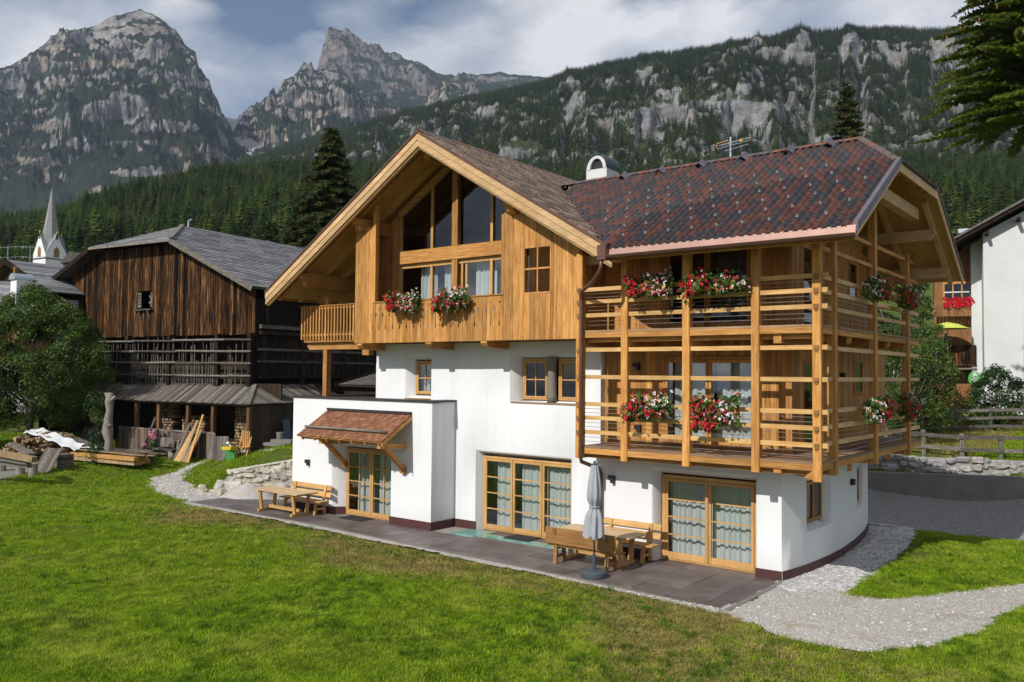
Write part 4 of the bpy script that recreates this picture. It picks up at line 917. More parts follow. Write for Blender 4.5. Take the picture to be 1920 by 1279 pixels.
# roof timbers of the wing gable
for y, z, x1 in ((-.9, zw(-.9)-RU+.02, 1.9), (6.6, zw(6.6)-RU+.05, 1.95), (8.15, zw(8.15)-RU+.05, 2.0)):
    pr = [(-.1, z), (x1, z), (x1, z-.14), (x1-.14, z-.30), (-.1, z-.30)]
    MB().ext([(a, y-.1, b) for a, b in pr], (0,.2,0)).build('purlin', pale[0], H)
MB().box(WXV-.75,WXV-.5,WH1-.1,WH2+.1,WZH-.72,WZH-.42).build('collar_beam', pale[1], H)
for y in (2.2, 2.95, 3.7, 4.45, 5.1): MB().bar((WXR+(WXV-WXR)*abs(y-WYR)/2+.12,y,WZR-((WXV-WXR)*abs(y-WYR)/2+.12)*(WZR-WZH)/(WXV-WXR)-.24),(WXV-.12,y,WZH-.14),.11,.15).build('rafter', pale[0], H)
for xx in (1.9, .75, -.4):
    MB().bar((xx,WYE+.1,zw(WYE+.1)-.245),(xx,WH1 if xx > WXR else WYR-.2,zw(WH1 if xx > WXR else WYR-.2)-.245),.12,.19).build('rafter', pale[1], H)
    MB().bar((xx,2*WYR-WYE-.1,zw(2*WYR-WYE-.1)-.245),(xx,WH2 if xx > WXR else WYR+.2,zw(WH2 if xx > WXR else WYR+.2)-.245),.12,.19).build('rafter', pale[1], H)
def vx(p, q, h, th, mat, drop, name='verge_board'): return verge(p, q, h, th, mat, name, (1,0,0), drop)
X_ = WXV-.05
vx((X_,WYE,zw(WYE)),(X_,WH1,zw(WH1)),.22,.045,pale[1],.0); vx((X_,WH2,zw(WH2)),(X_,2*WYR-WYE,zw(2*WYR-WYE)),.24,.045,pale[1],.0)
vx((X_,WH1,WZH),(X_,WH2,WZH),.22,.045,pale[1],.0,'hip_eave_board')
vx((X_-.02,WYE-.04,zw(WYE)+.09),(X_-.02,WH1+.05,zw(WH1)+.12),.20,.10,lead,.0,'verge_flashing'); vx((X_+.02,WH2,zw(WH2)+.08),(X_+.02,2*WYR-WYE+.05,zw(2*WYR-WYE)+.05),.06,.06,lead,.0,'verge_flashing')
vx((X_+.01,WH1,WZH+.06),(X_+.01,WH2,WZH+.06),.06,.06,lead,.0,'hip_flashing')
MB().ext([(XR+.15,WYE+.02,WZE-.05),(WXV-.05,WYE+.02,WZE-.05),(WXV-.05,WYE+.02,WZE-.27),(XR+.15,WYE+.02,WZE-.27)], (0,.05,0)).build('eave_board', larch[0], H)
# gutter, copper apron and downpipe
MB().ext([(XR+.15,WYE-.06,WZE+.02),(WXV+.0,WYE-.06,WZE+.02),(WXV+.0,WYE-.10,WZE-.17),(XR+.15,WYE-.10,WZE-.17)], (0,-.012,0)).build('eave_flashing', copper_l, H)
gp = [(WYE-.17+.075*math.cos(a), WZE-.17+.075*math.sin(a)) for a in np.linspace(math.pi, 2*math.pi, 9)]
gm = MB()
for (a0,b0),(a1,b1) in zip(gp[:-1], gp[1:]): gm.add([(XR-.10,a0,b0),(WXV+.02,a0,b0),(WXV+.02,a1,b1),(XR-.10,a1,b1)], [(0,1,2,3)])
gm.tube([(XR-.10,gp[0][0],gp[0][1]),(WXV+.02,gp[0][0],gp[0][1])], .014, 6)
gm.add([(WXV+.02,a,b) for a,b in gp], [tuple(range(9))]).add([(XR-.10,a,b) for a,b in gp], [tuple(range(9))])
gt = gm.build('gutter', copper, H, smooth=False)
for k in range(8): MB().tube([(XR+.3+k*.8,a,b-.004) for a,b in gp], .011, 5).build('gutter_bracket', copper, gt)
def bez(pts, r, name, mat, parent=H, n=10):
    return MB().tube(pts, r, n).build(name, mat, parent, smooth=True)
DPX, DPY = -4.86, -1.07
dp = bez([(XR+.05,WYE-.17,WZE-.22),(XR+.05,WYE-.17,WZE-.42),(XR+.0,WYE-.15,WZE-.52),(XR-.35,-1.72,7.02),(-4.75,-1.18,6.88),(DPX,DPY-.02,6.78),(DPX,DPY,6.6),(DPX,DPY,2.62),(DPX,DPY+.04,2.48),(DPX,-.15,2.22),(DPX,-.08,2.1),(DPX,-.08,.3)], .05, 'downpipe', copper)
bez([(DPX,-.08,.5),(DPX,-.08,.02)], .06, 'pipe_foot', metal_d, dp)
for z in (5.9,4.4,3.0): MB().tube([(DPX,DPY,z),(DPX,DPY,z+.04)], .058, 10).build('pipe_clamp', copper, dp)
MB().box(XR-.02,XR+.22,WYE-.25,WYE-.0,WZE-.26,WZE+.10).build('gutter_head', copper, H)
# ---- tiles
TW, TC = .197, .345
def tile_mesh(name, mat, hump=.066, flat_=False):
    n = 7; v = []; f = []
    for q, (yy, lift) in enumerate(((0, .022), (TC+.05, .004))):
        for i in range(n+1):
            u = i/n; hz = hump*math.sin(math.pi*min(1, u/.72)) if u < .72 else -.004*math.sin(math.pi*(u-.72)/.28)
            v.append((u*TW*1.02-TW/2, yy, hz+lift))
    for i in range(n): f.append((i, i+1, n+2+i, n+1+i))
    o = len(v)
    for i in range(n+1): v.append((v[i][0], 0, v[i][2]-.032))
    for i in range(n): f.append((o+i, o+i+1, i+1, i))
    return MB().add(v, f).mesh(name, mat, False, False)
tm_red, tm_brn = tile_mesh('roof_tile', tile_red), tile_mesh('roof_tile', tile_brn)
def tile_mats(origin, ue, us_, nrm, inside_fn, nu, nv, u0=0.0):
    out = []
    for j in range(nv):
        for i in range(nu):
            c = origin + ue*(u0+(i+.5)*TW) + us_*(j*TC)
            mid = c + us_*(TC*.5)
            if inside_fn(mid): out.append((c, Matrix(((ue.x,us_.x,nrm.x,c.x),(ue.y,us_.y,nrm.y,c.y),(ue.z,us_.z,nrm.z,c.z),(0,0,0,1))), i, j))
    return out
def joined(mats, me, name, mat, parent):
    co = np.array([v.co for v in me.vertices]); fs = np.array([list(p.vertices) for p in me.polygons])
    V, Fc = [], []
    for k, (c, M, i, j) in enumerate(mats):
        A = np.array(M); V.append(co @ A[:3,:3].T + A[:3,3]); Fc.append(fs + k*len(co))
    o = inst(name, npmesh(name, np.concatenate(V), np.concatenate(Fc), mat), parent); tag(o, kind='stuff'); return o
cw = 1/math.sqrt(1+WS*WS); cm_ = 1/math.sqrt(1+SL*SL)
valley_x = lambda y: AX + (AZ-zw(y))/SL
ins_w = lambda p: (p.x < WXV-.12) and p.y < WYR-.02 and p.x > valley_x(p.y)+.02 and (p.y < WH1 or p.x < WXR+(WXV-WXR)*(WYR-p.y)/(WYR-WH1)-.06)
tw_ = tile_mats(Vector((WXV-.11-32*TW-20*TW, WYE-.06, zw(WYE-.06))), Vector((1,0,0)), Vector((0,cw,cw*WS)), Vector((0,-cw*WS,cw)), ins_w, 52, 19)
tw_.sort(key=lambda a: (Vector(CAM)-a[0]).length)
near = [a for a in tw_ if a[0].x > -3.8][:300]; ids = {id(a) for a in near}
for a in near: inst('roof_tile', tm_red, wingF, mat4=a[1])
joined([a for a in tw_ if id(a) not in ids], tm_red, 'roof_tiles', tile_red, wingF)
# back of the wing roof and the hip
tb_ = tile_mats(Vector((WXV-.11, 2*WYR-WYE+.06, zw(2*WYR-WYE+.06))), Vector((-1,0,0)), Vector((0,-cw,cw*WS)), Vector((0,cw*WS,cw)), lambda p: p.y > WYR+.02 and p.x > AX+(AZ-zw(p.y))/SL and (p.y > WH2 or p.x < WXR+(WXV-WXR)*(p.y-WYR)/(WH2-WYR)-.05), 56, 19)
joined(tb_, tm_red, 'roof_tiles', tile_red, wingB)
hl = math.hypot(WXV-WXR, WZR-WZH); hs_ = Vector((-(WXV-WXR)/hl, 0, (WZR-WZH)/hl)); hn = Vector(((WZR-WZH)/hl, 0, (WXV-WXR)/hl))
th_ = tile_mats(Vector((WXV+.02, WH1, WZH-.02)), Vector((0,1,0)), hs_, hn, lambda p: abs(p.y-WYR) < (WYR-WH1)*(1-(WXV-p.x)/(WXV-WXR))-.05, 21, 6)
joined(th_, tm_red, 'roof_tiles', tile_red, wingH)
# main roof, right slope and left slope
tr_ = tile_mats(Vector((XR+.05, YV+.1, zm(XR+.05))), Vector((0,1,0)), Vector((-cm_,0,cm_*SL)), Vector((cm_*SL,0,cm_)), lambda p: p.x > AX+.03 and (p.z > zw(p.y)+.0 if p.y < 2*WYR-WYE else True) and p.y < YB, 70, 24)
joined(tr_, tm_brn, 'roof_tiles', tile_brn, roofR)
tl_ = tile_mats(Vector((XL-.05, YB, zm(XL-.05))), Vector((0,-1,0)), Vector((cm_,0,cm_*SL)), Vector((-cm_*SL,0,cm_)), lambda p: p.x < AX-.03 and p.y > YV+.05, 70, 25)
joined(tl_, tm_brn, 'roof_tiles', tile_brn, roofL)
# valley sheet
vm = MB(); ys_ = np.linspace(WYE+.1, WYR, 12)
for a, b in zip(ys_[:-1], ys_[1:]):
    xa, xb = valley_x(a), valley_x(b); vm.add([(xa-.09,a,zm(xa-.09)+.015),(xa+.09,a,zw(a)+.012),(xb+.09,b,zw(b)+.012),(xb-.09,b,zm(xb-.09)+.015)], [(0,1,2,3)])
vm.build('valley_sheet', metal_d, H)
# ridge caps
def cap_mesh(L, r=.115):
    n = 8; v = []
    for q, k in ((0, 1.0), (L, .9)):
        for i in range(n+1):
            a = math.pi*i/n; v.append((q, -r*k*math.cos(a), r*k*math.sin(a)*.8 - .02))
    o = len(v); f = [(i, i+1, n+2+i, n+1+i) for i in range(n)]
    for i in range(n+1): v.append((0, v[i][1]*.86, v[i][2]-.02))
    f += [(o+i, o+i+1, i+1, i) for i in range(n)]
    return MB().add(v, f).mesh('ridge_cap', ridge_m, True, False)
cpm = cap_mesh(.43)
def caps(p, q, parent, step=.39):
    p, q = Vector(p), Vector(q); d = (q-p); n = int(d.length/step); d.normalize(); s = d.cross(Vector((0,0,1))).normalized(); u = s.cross(d)
    for k in range(n+1):
        c = p+d*(k*step); M = Matrix(((d.x,-s.x,u.x,c.x),(d.y,-s.y,u.y,c.y),(d.z,-s.z,u.z,c.z),(0,0,0,1))); inst('ridge_cap', cpm, parent, mat4=M)
caps((WXR,WYR,WZR+.03), (VX+.2,WYR,WZR+.03), wingF); caps((WXV-.05,WH1+.03,WZH+.04), (WXR,WYR,WZR+.04), wingH); caps((WXV-.05,WH2-.03,WZH+.04), (WXR,WYR,WZR+.04), wingH)
caps((AX,YV+.02,AZ+.03), (AX,YB,AZ+.03), roofR)
# snow guards
sg = MB().box(-.022,.022,-.015,.0,.02,.105).box(-.022,.022,-.03,.05,.045,.058).mesh('snow_guard', galva)
for j in (2, 4, 6, 8, 10, 12):
    for k in range(12):
        xx = 1.75 - k*.62 - (.31 if (j//2) % 2 else 0); yy = WYE + cw*j*TC
        if xx > valley_x(yy)+.35 and (yy < WH1 or xx < 1.0): inst('snow_guard', sg, wingF, mat4=Matrix(((1,0,0,xx),(0,cw,-cw*WS,yy),(0,cw*WS,cw,zw(yy)+.03),(0,0,0,1))))
vt = MB().add([(-.16,0,0),(0,0,.17),(.16,0,0),(-.12,.30,.03),(0,.34,.19),(.12,.30,.03)], [(0,1,4,3),(1,2,5,4)]).mesh('ridge_vent', lead)
for xx in (-6.2,-4.9,-3.6,-2.3,-1.0,.1): inst('ridge_vent', vt, wingF, mat4=Matrix(((1,0,0,xx),(0,cw,-cw*WS,WYR-.42),(0,cw*WS,cw,zw(WYR-.42)+.05),(0,0,0,1))))
# chimney with arched hood
cxx, cyy = -8.70, 5.0
ar = [(cxx+.02,0),(cxx+.84,0)]
CH = MB().box(cxx,cxx+.82,cyy,cyy+.82,10.0,11.75).build('chimney', stucco2, H)
prof = [(cxx+.41+.41*math.cos(a), 11.75+.50*math.sin(a)) for a in np.linspace(0, math.pi, 13)]
inn = [(cxx+.41+.27*math.cos(a), 11.72+.40*math.sin(a)) for a in np.linspace(0, math.pi, 13)]
am = MB()
for k in range(12): am.ext([(inn[k][0],cyy,inn[k][1]),(prof[k][0],cyy,prof[k][1]),(prof[k+1][0],cyy,prof[k+1][1]),(inn[k+1][0],cyy,inn[k+1][1])], (0,.82,0))
am.build('arch', stucco2, CH)
hd = MB()
for k in range(12):
    o2 = lambda p, e: (cxx+.41+(p[0]-cxx-.41)*e, 11.75+(p[1]-11.75)*e)
    a, b = o2(prof[k],1.09), o2(prof[k+1],1.09); hd.ext([(prof[k][0],cyy-.05,prof[k][1]),(a[0],cyy-.05,a[1]),(b[0],cyy-.05,b[1]),(prof[k+1][0],cyy-.05,prof[k+1][1])], (0,.95,0))
hd.build('hood', plain('green_copper', (.035,.06,.055), .45, .15, 3, metal=.3), CH)
MB().add([(inn[k][0],cyy+.10,inn[k][1]) for k in range(13)], [tuple(range(13))]).build('flue_shade', blackm, CH)  # flat black sheet across the arch, painting the shade inside it
# aerial
AE = MB().tube([(-2.95,3.9,10.5),(-2.95,3.9,11.72)], .028, 8).build('aerial', galva, H)
MB().tube([(-3.28,3.85,11.50),(-2.35,3.95,11.62)], .013, 6).tube([(-3.3,3.8,11.40),(-2.35,3.9,11.53)], .011, 6).tube([(-3.1,3.8,11.30),(-2.4,3.9,11.42)], .009, 6).build('boom', galva, AE)
for k in range(9): MB().tube([(-3.2+k*.1,3.72,11.49+k*.012),(-3.2+k*.1,4.08,11.50+k*.012)], .006, 5).build('element', galva, AE)
MB().tube([(-3.33,3.8,11.42),(-3.33,3.8,11.56),(-3.0,3.85,11.62)], .012, 6).box(-2.64,-2.56,3.84,3.92,11.52,11.60).tube([(-2.36,3.9,11.57),(-2.36,3.9,11.72)], .014, 6).build('reflector', orange_w, AE)
MB().tube([(-2.85,3.9,10.95),(-2.85,3.9,11.12),(-2.35,3.9,11.12),(-2.35,3.9,10.92)], .010, 6).tube([(-2.7,3.9,10.95),(-2.66,3.9,11.1)], .008, 5).tube([(-2.5,3.9,10.95),(-2.52,3.9,11.1)], .008, 5).build('cable_frame', galva, AE)
# ---- canopy over the annex door
CX0, CX1, CYW, CZW, CYF, CZF = -15.2, -11.27, -.75, 3.42, -2.0, 2.66
cs = (CZW-CZF)/(CYW-CYF)
CN = MB().ext([(CX0,CYW-.003,CZW),(CX0,CYF,CZF),(CX0,CYF,CZF-.03),(CX0,CYW-.003,CZW-.03)], (CX1-CX0,0,0)).build('door_canopy', larch[0], H)
MB().box(CX0-.01,CX1+.01,CYW-.07,CYW-.002,CZW+.02,CZW+.10).build('flashing', metal_d, CN)
shm = MB(); r2 = random.Random(4)
for j in range(10):
    y = CYF-.03 + j*.125; z = CZF + cs*(y-CYF)+.012; x = CX0-.02
    while x < CX1+.01:
        w = min(r2.uniform(.09,.16), CX1+.02-x); e = r2.uniform(-.008,.01)
        shm.add([(x+.002,y+e,z+.030),(x+w-.002,y+e,z+.030),(x+w-.002,y+.17,z+.17*cs+.006),(x+.002,y+.17,z+.17*cs+.006),(x+.002,y+e,z+.012),(x+w-.002,y+e,z+.012)], [(0,1,2,3),(4,5,1,0)]); x += w
tag(shm.build('shingles', shingle, CN, recalc=False), kind='stuff')
yl = CYF+.30; zl = CZF+cs*.30+.10
MB().tube([(CX0-.0,yl,zl),(CX0+1.95,yl,zl-.005)], .042, 8).build('snow_log', greyw[0], CN, smooth=True); MB().tube([(CX0+1.97,yl,zl),(CX1-.12,yl,zl)], .042, 8).build('snow_log', greyw[0], CN, smooth=True)
for k in range(7):
    xx = CX0+.18+k*(CX1-CX0-.36)/6; MB().bar((xx,CYW,CZW-.09),(xx,CYF+.04,CZF-.085),.07,.10).build('rafter', larch[1], CN)
for xx in (CX0+.95, CX1-.28):
    MB().bar((xx,CYW,2.46),(xx,CYF+.15,2.52),.14,.16).build('arm', larch[1], CN); MB().bar((xx,CYW-.02,1.72),(xx,CYF+.35,2.50),.13,.15,(1,0,0)).build('brace', larch[1], CN); MB().box(xx-.09,xx+.09,CYW-.12,CYW-.001,1.62,1.80).build('corbel', furn_d, CN)
MB().box(CX0+.2,CX1-.1,CYF+.12,CYF+.28,2.56,2.66).build('plate', larch[0], CN)
MB().ext([(CX1-.004,CYW,CZW-.03),(CX1-.004,CYF,CZF-.03),(CX1-.004,CYF,CZF-.13),(CX1-.004,CYW,CZW-.13)], (.03,0,0)).build('verge_board', larch[1], CN)
# ------------------------------------------------------------------ patio
PTO = MB().ext([(-20.8,-2.36,-.05),(-13.6,-2.36,-.05),(-8.8,-2.6,-.05),(-5.1,-2.72,-.05),(-2.1,-2.92,-.05),(0,-3.12,-.05),(.0,.1,-.05),(-5,.6,-.05),(-20.8,.9,-.05)], (0,0,.035)).build('patio', mortar); tag(PTO, kind='structure')
def pe(x): return float(np.interp(x, [-20.8,-13.6,-8.8,-5.1,-2.1,0], [-2.34,-2.34,-2.59,-2.71,-2.90,-3.11]))
x = -20.78
while x < -.03:
    w = min(.92, -.02-x); y1 = 0.30 if (x > -10.4 and x < -5.1) else (-.0 if x > -5.1 else (-.75 if x > -17.1 else .85))
    if -9.5 < x < -6 : y1 = .5
    if -3.3 < x < -.8: y1 = .33
    if -14.7 < x < -12.3: y1 = -.4
    y = y1 + .01; k = 0
    while y > min(pe(x), pe(x+w)) + .06:
        h = .52 if (-10.0 < x < -5.6 and k < 2) else .62; yb = y-h; k += 1
        a, b = max(yb, pe(x)), max(yb, pe(x+w))
        if y-a > .05:
            gl_ = k == 2 and -10.3 < x < -5.6 or (k == 1 and -10.3 < x < -9.4)
            zz = rnd.uniform(-.003, .003)
            MB().ext([(x+.007,a+.007,-.014),(x+w-.007,b+.007,-.014),(x+w-.007,y-.007,-.014),(x+.007,y-.007,-.014)], (0,0,.014+zz)).build('glass_floor_panel' if gl_ else 'paver', floorglass if gl_ else paver, PTO)
        y -= h
    x += w
MB().ext([(-.02,-3.12,-.06),(.10,-3.14,-.06),(.10,-.05,-.06),(-.02,-.05,-.06)], (0,0,.075)).build('edging', concrete, PTO)
kb = MB()
for a, b in zip([-20.8,-13.6,-8.8,-5.1,-2.1], [-13.6,-8.8,-5.1,-2.1,0]): kb.ext([(a,pe(a)-.10,-.08),(b,pe(b)-.10,-.08),(b,pe(b),-.08),(a,pe(a),-.08)], (0,0,.085))
kb.build('edging', concrete, PTO)
def doormat(x0, x1, y0, y1, label):
    o = MB().box(0,x1-x0,0,y1-y0,0,.018).build('doormat', mat_rub, bevel=.004); o.location = (x0,y0,.004); tag(o, label, 'doormat', None)
doormat(-14.2,-13.14,-1.1,-.5,'black doormat in front of the glazed door under the shingled canopy')
doormat(-8.08,-7.18,-.2,.46,'grey doormat before the three-part glazed door on the glass floor panels')
# ------------------------------------------------------------------ furniture
def table(label, x, y, L, Wd, rz=0, h=.75):
    T = thing('garden_table', label, 'table', (x,y,.004), rz)
    for k in range(5): MB().box(-L/2,L/2,-Wd/2+k*Wd/5+.002,-Wd/2+(k+1)*Wd/5-.002,h-.045,h).build('top_board', tabletop, T, bevel=.004)
    for s in (-1, 1):
        xx = s*(L/2-.34)
        for q in (-1, 1): MB().bar((xx,q*.24,.07),(xx,q*.33,h-.05),.06,.13,(1,0,0)).build('leg', furn, T)
        MB().box(xx-.05,xx+.05,-.38,.38,0,.075).build('foot', furn, T); MB().box(xx-.04,xx+.04,-.36,.36,h-.12,h-.047).build('cross_bar', furn, T)
    MB().box(-L/2+.34,L/2-.34,-.03,.03,.10,.20).build('stretcher', furn, T); return T
def bench(label, x, y, L, rz=0, mat=furn, solid=False):
    T = thing('garden_bench', label, 'bench', (x,y,.004), rz)
    for k in range(2): MB().box(-L/2,L/2,-.22+k*.20,-.03+k*.20,.42,.455).build('seat_board', mat, T, bevel=.004)
    if solid: MB().box(-L/2+.0,L/2,.22,.25,.50,.90).build('back_board', mat, T, bevel=.004)
    else:
        for z in (.56, .78): MB().ext([(-L/2,.20+(z-.5)*.16,z),(L/2,.20+(z-.5)*.16,z),(L/2,.225+(z-.5)*.16+.025,z+.15),(-L/2,.225+(z-.5)*.16+.025,z+.15)], (0,.028,0)).build('back_board', mat, T, bevel=.004)
    for s in (-1, 1):
        xx = s*(L/2-.28)
        MB().bar((xx,-.20,0),(xx,-.14,.42),.055,.10,(1,0,0)).build('leg', mat, T)
        MB().bar((xx,.22,0),(xx,.17,.42),.055,.10,(1,0,0)).build('leg', mat, T); MB().bar((xx,.17,.42),(xx,.28,.92) if not solid else (xx,.265,.88),.055,.09,(1,0,0)).build('back_post', mat, T)
        MB().box(xx-.028,xx+.028,-.15,.17,.15,.21).build('rung', mat, T); MB().box(xx-.029,xx+.029,-.20,.20,.35,.418).build('cleat', mat, T)
    return T
table('long pale garden table in front of the annex wall bench', -16.35,-1.62, 2.45,.86)
bench('light pine bench with slatted back against the annex wall', -15.95,-1.10, 2.15)
table('wide garden table between two benches beside the folded parasol', -4.36,-.88, 2.15,.86)
bench('light pine bench with slatted back against the wall beside the downpipe', -3.97,-.30, 1.75)
bench('dark stained bench with solid back facing the garden table', -4.28,-1.72, 2.05, math.pi, furn_d, True)
PS = thing('folded_parasol', 'closed light grey parasol on a round dark base', 'parasol', (-3.55,-2.45,.004))
MB().lathe([(.30,0),(.31,.03),(.31,.12),(.28,.15),(.05,.16)], 28).build('base', base_g, PS, smooth=False); MB().lathe([(.045,.15),(.045,.46),(.052,.46),(.052,.50)], 12).build('sleeve', base_g, PS)
MB().tube([(0,0,.4),(0,0,2.66)], .022, 10).build('pole', base_g, PS, smooth=True); MB().lathe([(.05,2.60),(.055,2.62),(.03,2.66),(.022,2.70)], 10).build('cap', base_g, PS)
pv, pf = [], []; nz, na = 26, 40; rr = random.Random(3)
for i in range(nz+1):
    t = i/nz; z = 2.60-t*1.62
    base = .07 + .10*math.sin(min(t*1.15, .55)/.55*1.5) - .075*math.exp(-((t-.60)/.07)**2) + (.05*max(0, t-.66)/.34)
    for k in range(na):
        a = 2*math.pi*k/na; fold = .028*math.sin(a*8+t*3)+.012*math.sin(a*5+1-t*6); r = base+fold*(.4+t)
        zz = z - (0 if i < nz else .10*abs(math.sin(a*2.5+.4))); pv.append((r*math.cos(a), r*math.sin(a), zz))
for i in range(nz):
    for k in range(na): pf.append((i*na+k, i*na+(k+1)%na, (i+1)*na+(k+1)%na, (i+1)*na+k))
MB().add(pv, pf).build('canopy', cloth_g, PS, smooth=True)
MB().tube([(.125*math.cos(a),.125*math.sin(a),1.63) for a in np.linspace(0,6.28,18)], .014, 6).build('strap', cloth_g, PS)
# ------------------------------------------------------------------ flower boxes
def flower_mesh(L, seed, wd=.34, hang=.30, up=.22, red_side=-1, n=260):
    r = random.Random(seed); lv, red, wh = MB(), MB(), MB()
    cl = [(r.uniform(-1,1)*L/2*1.02, r.uniform(-.22,.0), r.uniform(-hang*.75, up*.55), r.uniform(.10,.19)) for _ in range(int(15*L))]
    cl += [(r.uniform(-.9,.9)*L/2, r.uniform(-.26,-.12), -hang*r.uniform(.7,1.1), r.uniform(.05,.09)) for _ in range(5)]
    def pos():
        if r.random() < .93:
            c = r.choice(cl); return c[0]+r.gauss(0,c[3]*.5), c[1]+r.gauss(0,c[3]*.5), c[2]+r.gauss(0,c[3]*.55)
        while True:
            u = r.uniform(-1, 1); y = r.uniform(-wd, wd*.5); z = r.uniform(-hang, up)
            hv_ = 1+.38*math.sin(u*5.3+seed)+.25*math.sin(u*11+seed*2)
            if abs(u)**3 + (y/wd)**2*.6 + (z/((up if z > 0 else hang)*hv_))**2*.75 < 1 or r.random() < .035: return u*L/2*1.12+r.gauss(0,.02), y-.10, z+r.gauss(0,.02)
    for k in range(int(n*2.0)):
        x, y, z = pos(); s = r.uniform(.035, .065); d = Vector((r.uniform(-1,1), r.uniform(-1,.3), r.uniform(-.2,1))).normalized(); a = d.cross(Vector((.3,.2,1))).normalized()*s; b = d.cross(a).normalized()*s; c = Vector((x,y,z))
        lv.add([c-a*.6-b, c+a*.6-b, c+a+b*.3, c+b, c-a+b*.3], [(0,1,2,3,4)])
    for k in range(int(n*.85)):
        x, y, z = pos(); c = Vector((x, y-.06, z+.03)); side = x*red_side/(L/2) + r.uniform(-1.0,1.0) + .38 + (-.35*z/hang if z < 0 else 0)
        m = red if side > 0 else wh; s = r.uniform(.026,.042)
        for q in range(r.choice((3,4,5))):
            e = c+Vector((r.uniform(-1,1),r.uniform(-1,.6),r.uniform(-1,1)))*s*.9; h = s*.55
            d = Vector((r.uniform(-.6,.6), -1, r.uniform(-.2,.9))).normalized(); a = d.cross(Vector((0,0,1))).normalized()*h; b = d.cross(a)*1.0
            m.add([e-a, e-b+d*h*.4, e+a, e+b+d*h*.4, e+d*h*.8], [(0,1,4),(1,2,4),(2,3,4),(3,0,4)])
    return lv.mesh('leaves', geran, False, False), red.mesh('red_blossoms', red_f, False, False), wh.mesh('white_blossoms', white_f, False, False)
FM = [flower_mesh(1.08, 11, up=.27, hang=.30, n=330), flower_mesh(1.3, 12, up=.28, hang=.28, n=400), flower_mesh(1.08, 13, up=.25, hang=.32, n=360), flower_mesh(1.08, 14, up=.27, hang=.45, n=380), flower_mesh(1.1, 15, up=.25, hang=.3, red_side=1)]
def flower_box(label, loc, L, k, rz=0.0, group=None):
    T = thing('flower_box', label, 'flower box', loc, rz, group)
    MB().box(-L/2,L/2,-.10,.10,-.20,-.17).box(-L/2,L/2,-.10,-.08,-.17,.0).box(-L/2,L/2,.08,.10,-.17,.0).box(-L/2,-L/2+.02,-.08,.08,-.17,.0).box(L/2-.02,L/2,-.08,.08,-.17,.0).box(-L/2+.02,L/2-.02,-.08,.08,-.10,-.05).build('trough', larch[0], T)
    for nm, me in zip(('leaves','red_blossoms','white_blossoms'), FM[k]): tag(inst(nm, me, T), kind='stuff')
    return T
flower_box('red and white geranium box at the column end of the loggia parapet', (-11.54,BF-.16,6.92), .95, 0)
flower_box('red and white geranium box in the middle of the heart-cut loggia parapet', (-9.50,BF-.16,6.92), 1.2, 2)
flower_box('upper balcony geranium box between the downpipe and the second post', (-2.84,-1.12,6.93), 1.0, 0)
flower_box('largest upper balcony geranium box, spread over the third post bay', (-1.13,-1.12,6.9), 1.25, 1)
flower_box('lower balcony geranium box nearest the downpipe, white toward one end', (-2.84,-1.12,4.0), 1.0, 2)
flower_box('lower balcony geranium box hanging deepest, above the big sliding door', (-1.10,-1.12,4.0), 1.05, 3)
for z, a, b in ((6.95,'upper side balcony geranium box by the middle side post','upper side balcony geranium box by the rearmost side post'), (4.0,'lower side balcony geranium box with bright red flowers by the middle side post','lower side balcony geranium box by the rearmost side post')):
    flower_box(a, (1.36,2.25,z), 1.0, 4, math.pi/2); flower_box(b, (1.36,5.4,z), 1.0, 2, math.pi/2)
# ------------------------------------------------------------------ stone walls and banks on the left
def stone_wall(name, label, p, q, ztop0, ztop1, zb, th, rows, lmin, lmax, mat, cap, seed):
    r = random.Random(seed); p, q = Vector((*p, 0)), Vector((*q, 0)); L = (q-p).length; rz = math.atan2(q.y-p.y, q.x-p.x)
    T = thing(name, label, 'stone wall', (p.x,p.y,zb), rz)
    MB().ext([(0,.06,-.1),(L,.06,-.1),(L,.06,ztop1-zb-.06),(0,.06,ztop0-zb-.06)], (0,th,0)).build('core', mortar, T)
    for j in range(rows):
        x = -r.random()*.2
        while x < L:
            w = r.uniform(lmin, lmax)*r.choice((.7,1,1.25)); h0 = (ztop0+(ztop1-ztop0)*min(1, max(0, x/L)))-zb; hh = h0/rows
            MB().rock((x+w/2,.07+r.uniform(-.03,.03),min(h0-hh*.35,hh*(j+.5)+.10*math.sin(x*2.1+j*1.7)+r.uniform(-.05,.05))), w*.66, .15, hh*r.uniform(.5,.78), r.random()*1e6, 2).build('stone', mat, T); x += w
    if cap: MB().ext([(0,.0,ztop0-zb-.05),(L,.0,ztop1-zb-.05),(L,.0,ztop1-zb+.02),(0,.0,ztop0-zb+.02)], (0,th+.06,0)).build('coping', mat, T)
    return T
pA, pB = PT(432,33.6), PT(562,32.6)
stone_wall('retaining_wall', 'low wall of pale rounded field stones holding the grass bank beside the annex', pA[:2], pB[:2], .80, 1.38, .0, .35, 5, .26, .46, stone_m, True, 5)
bp = PT(470,32.3)
gp_ = MB(); rg_ = random.Random(9); pts_ = []
for i in range(9):
    for k in range(22):
        a = 2*math.pi*k/22; rr_ = i/8; pts_.append((1.35*rr_*math.cos(a)*(1+.08*math.sin(3*a)), 1.0*rr_*math.sin(a), .62*(1-rr_)**.9+rg_.uniform(-.015,.015)))
gp_.add(pts_, [(i*22+k, i*22+(k+1)%22, (i+1)*22+(k+1)%22, (i+1)*22+k) for i in range(8) for k in range(22)])
o = gp_.build('gravel_heap', gravel_m, smooth=True, recalc=False); o.location = (bp[0],bp[1],g1(bp[0],bp[1])-.03); tag(o, 'small cone of grey gravel heaped against the stone wall', 'gravel heap')
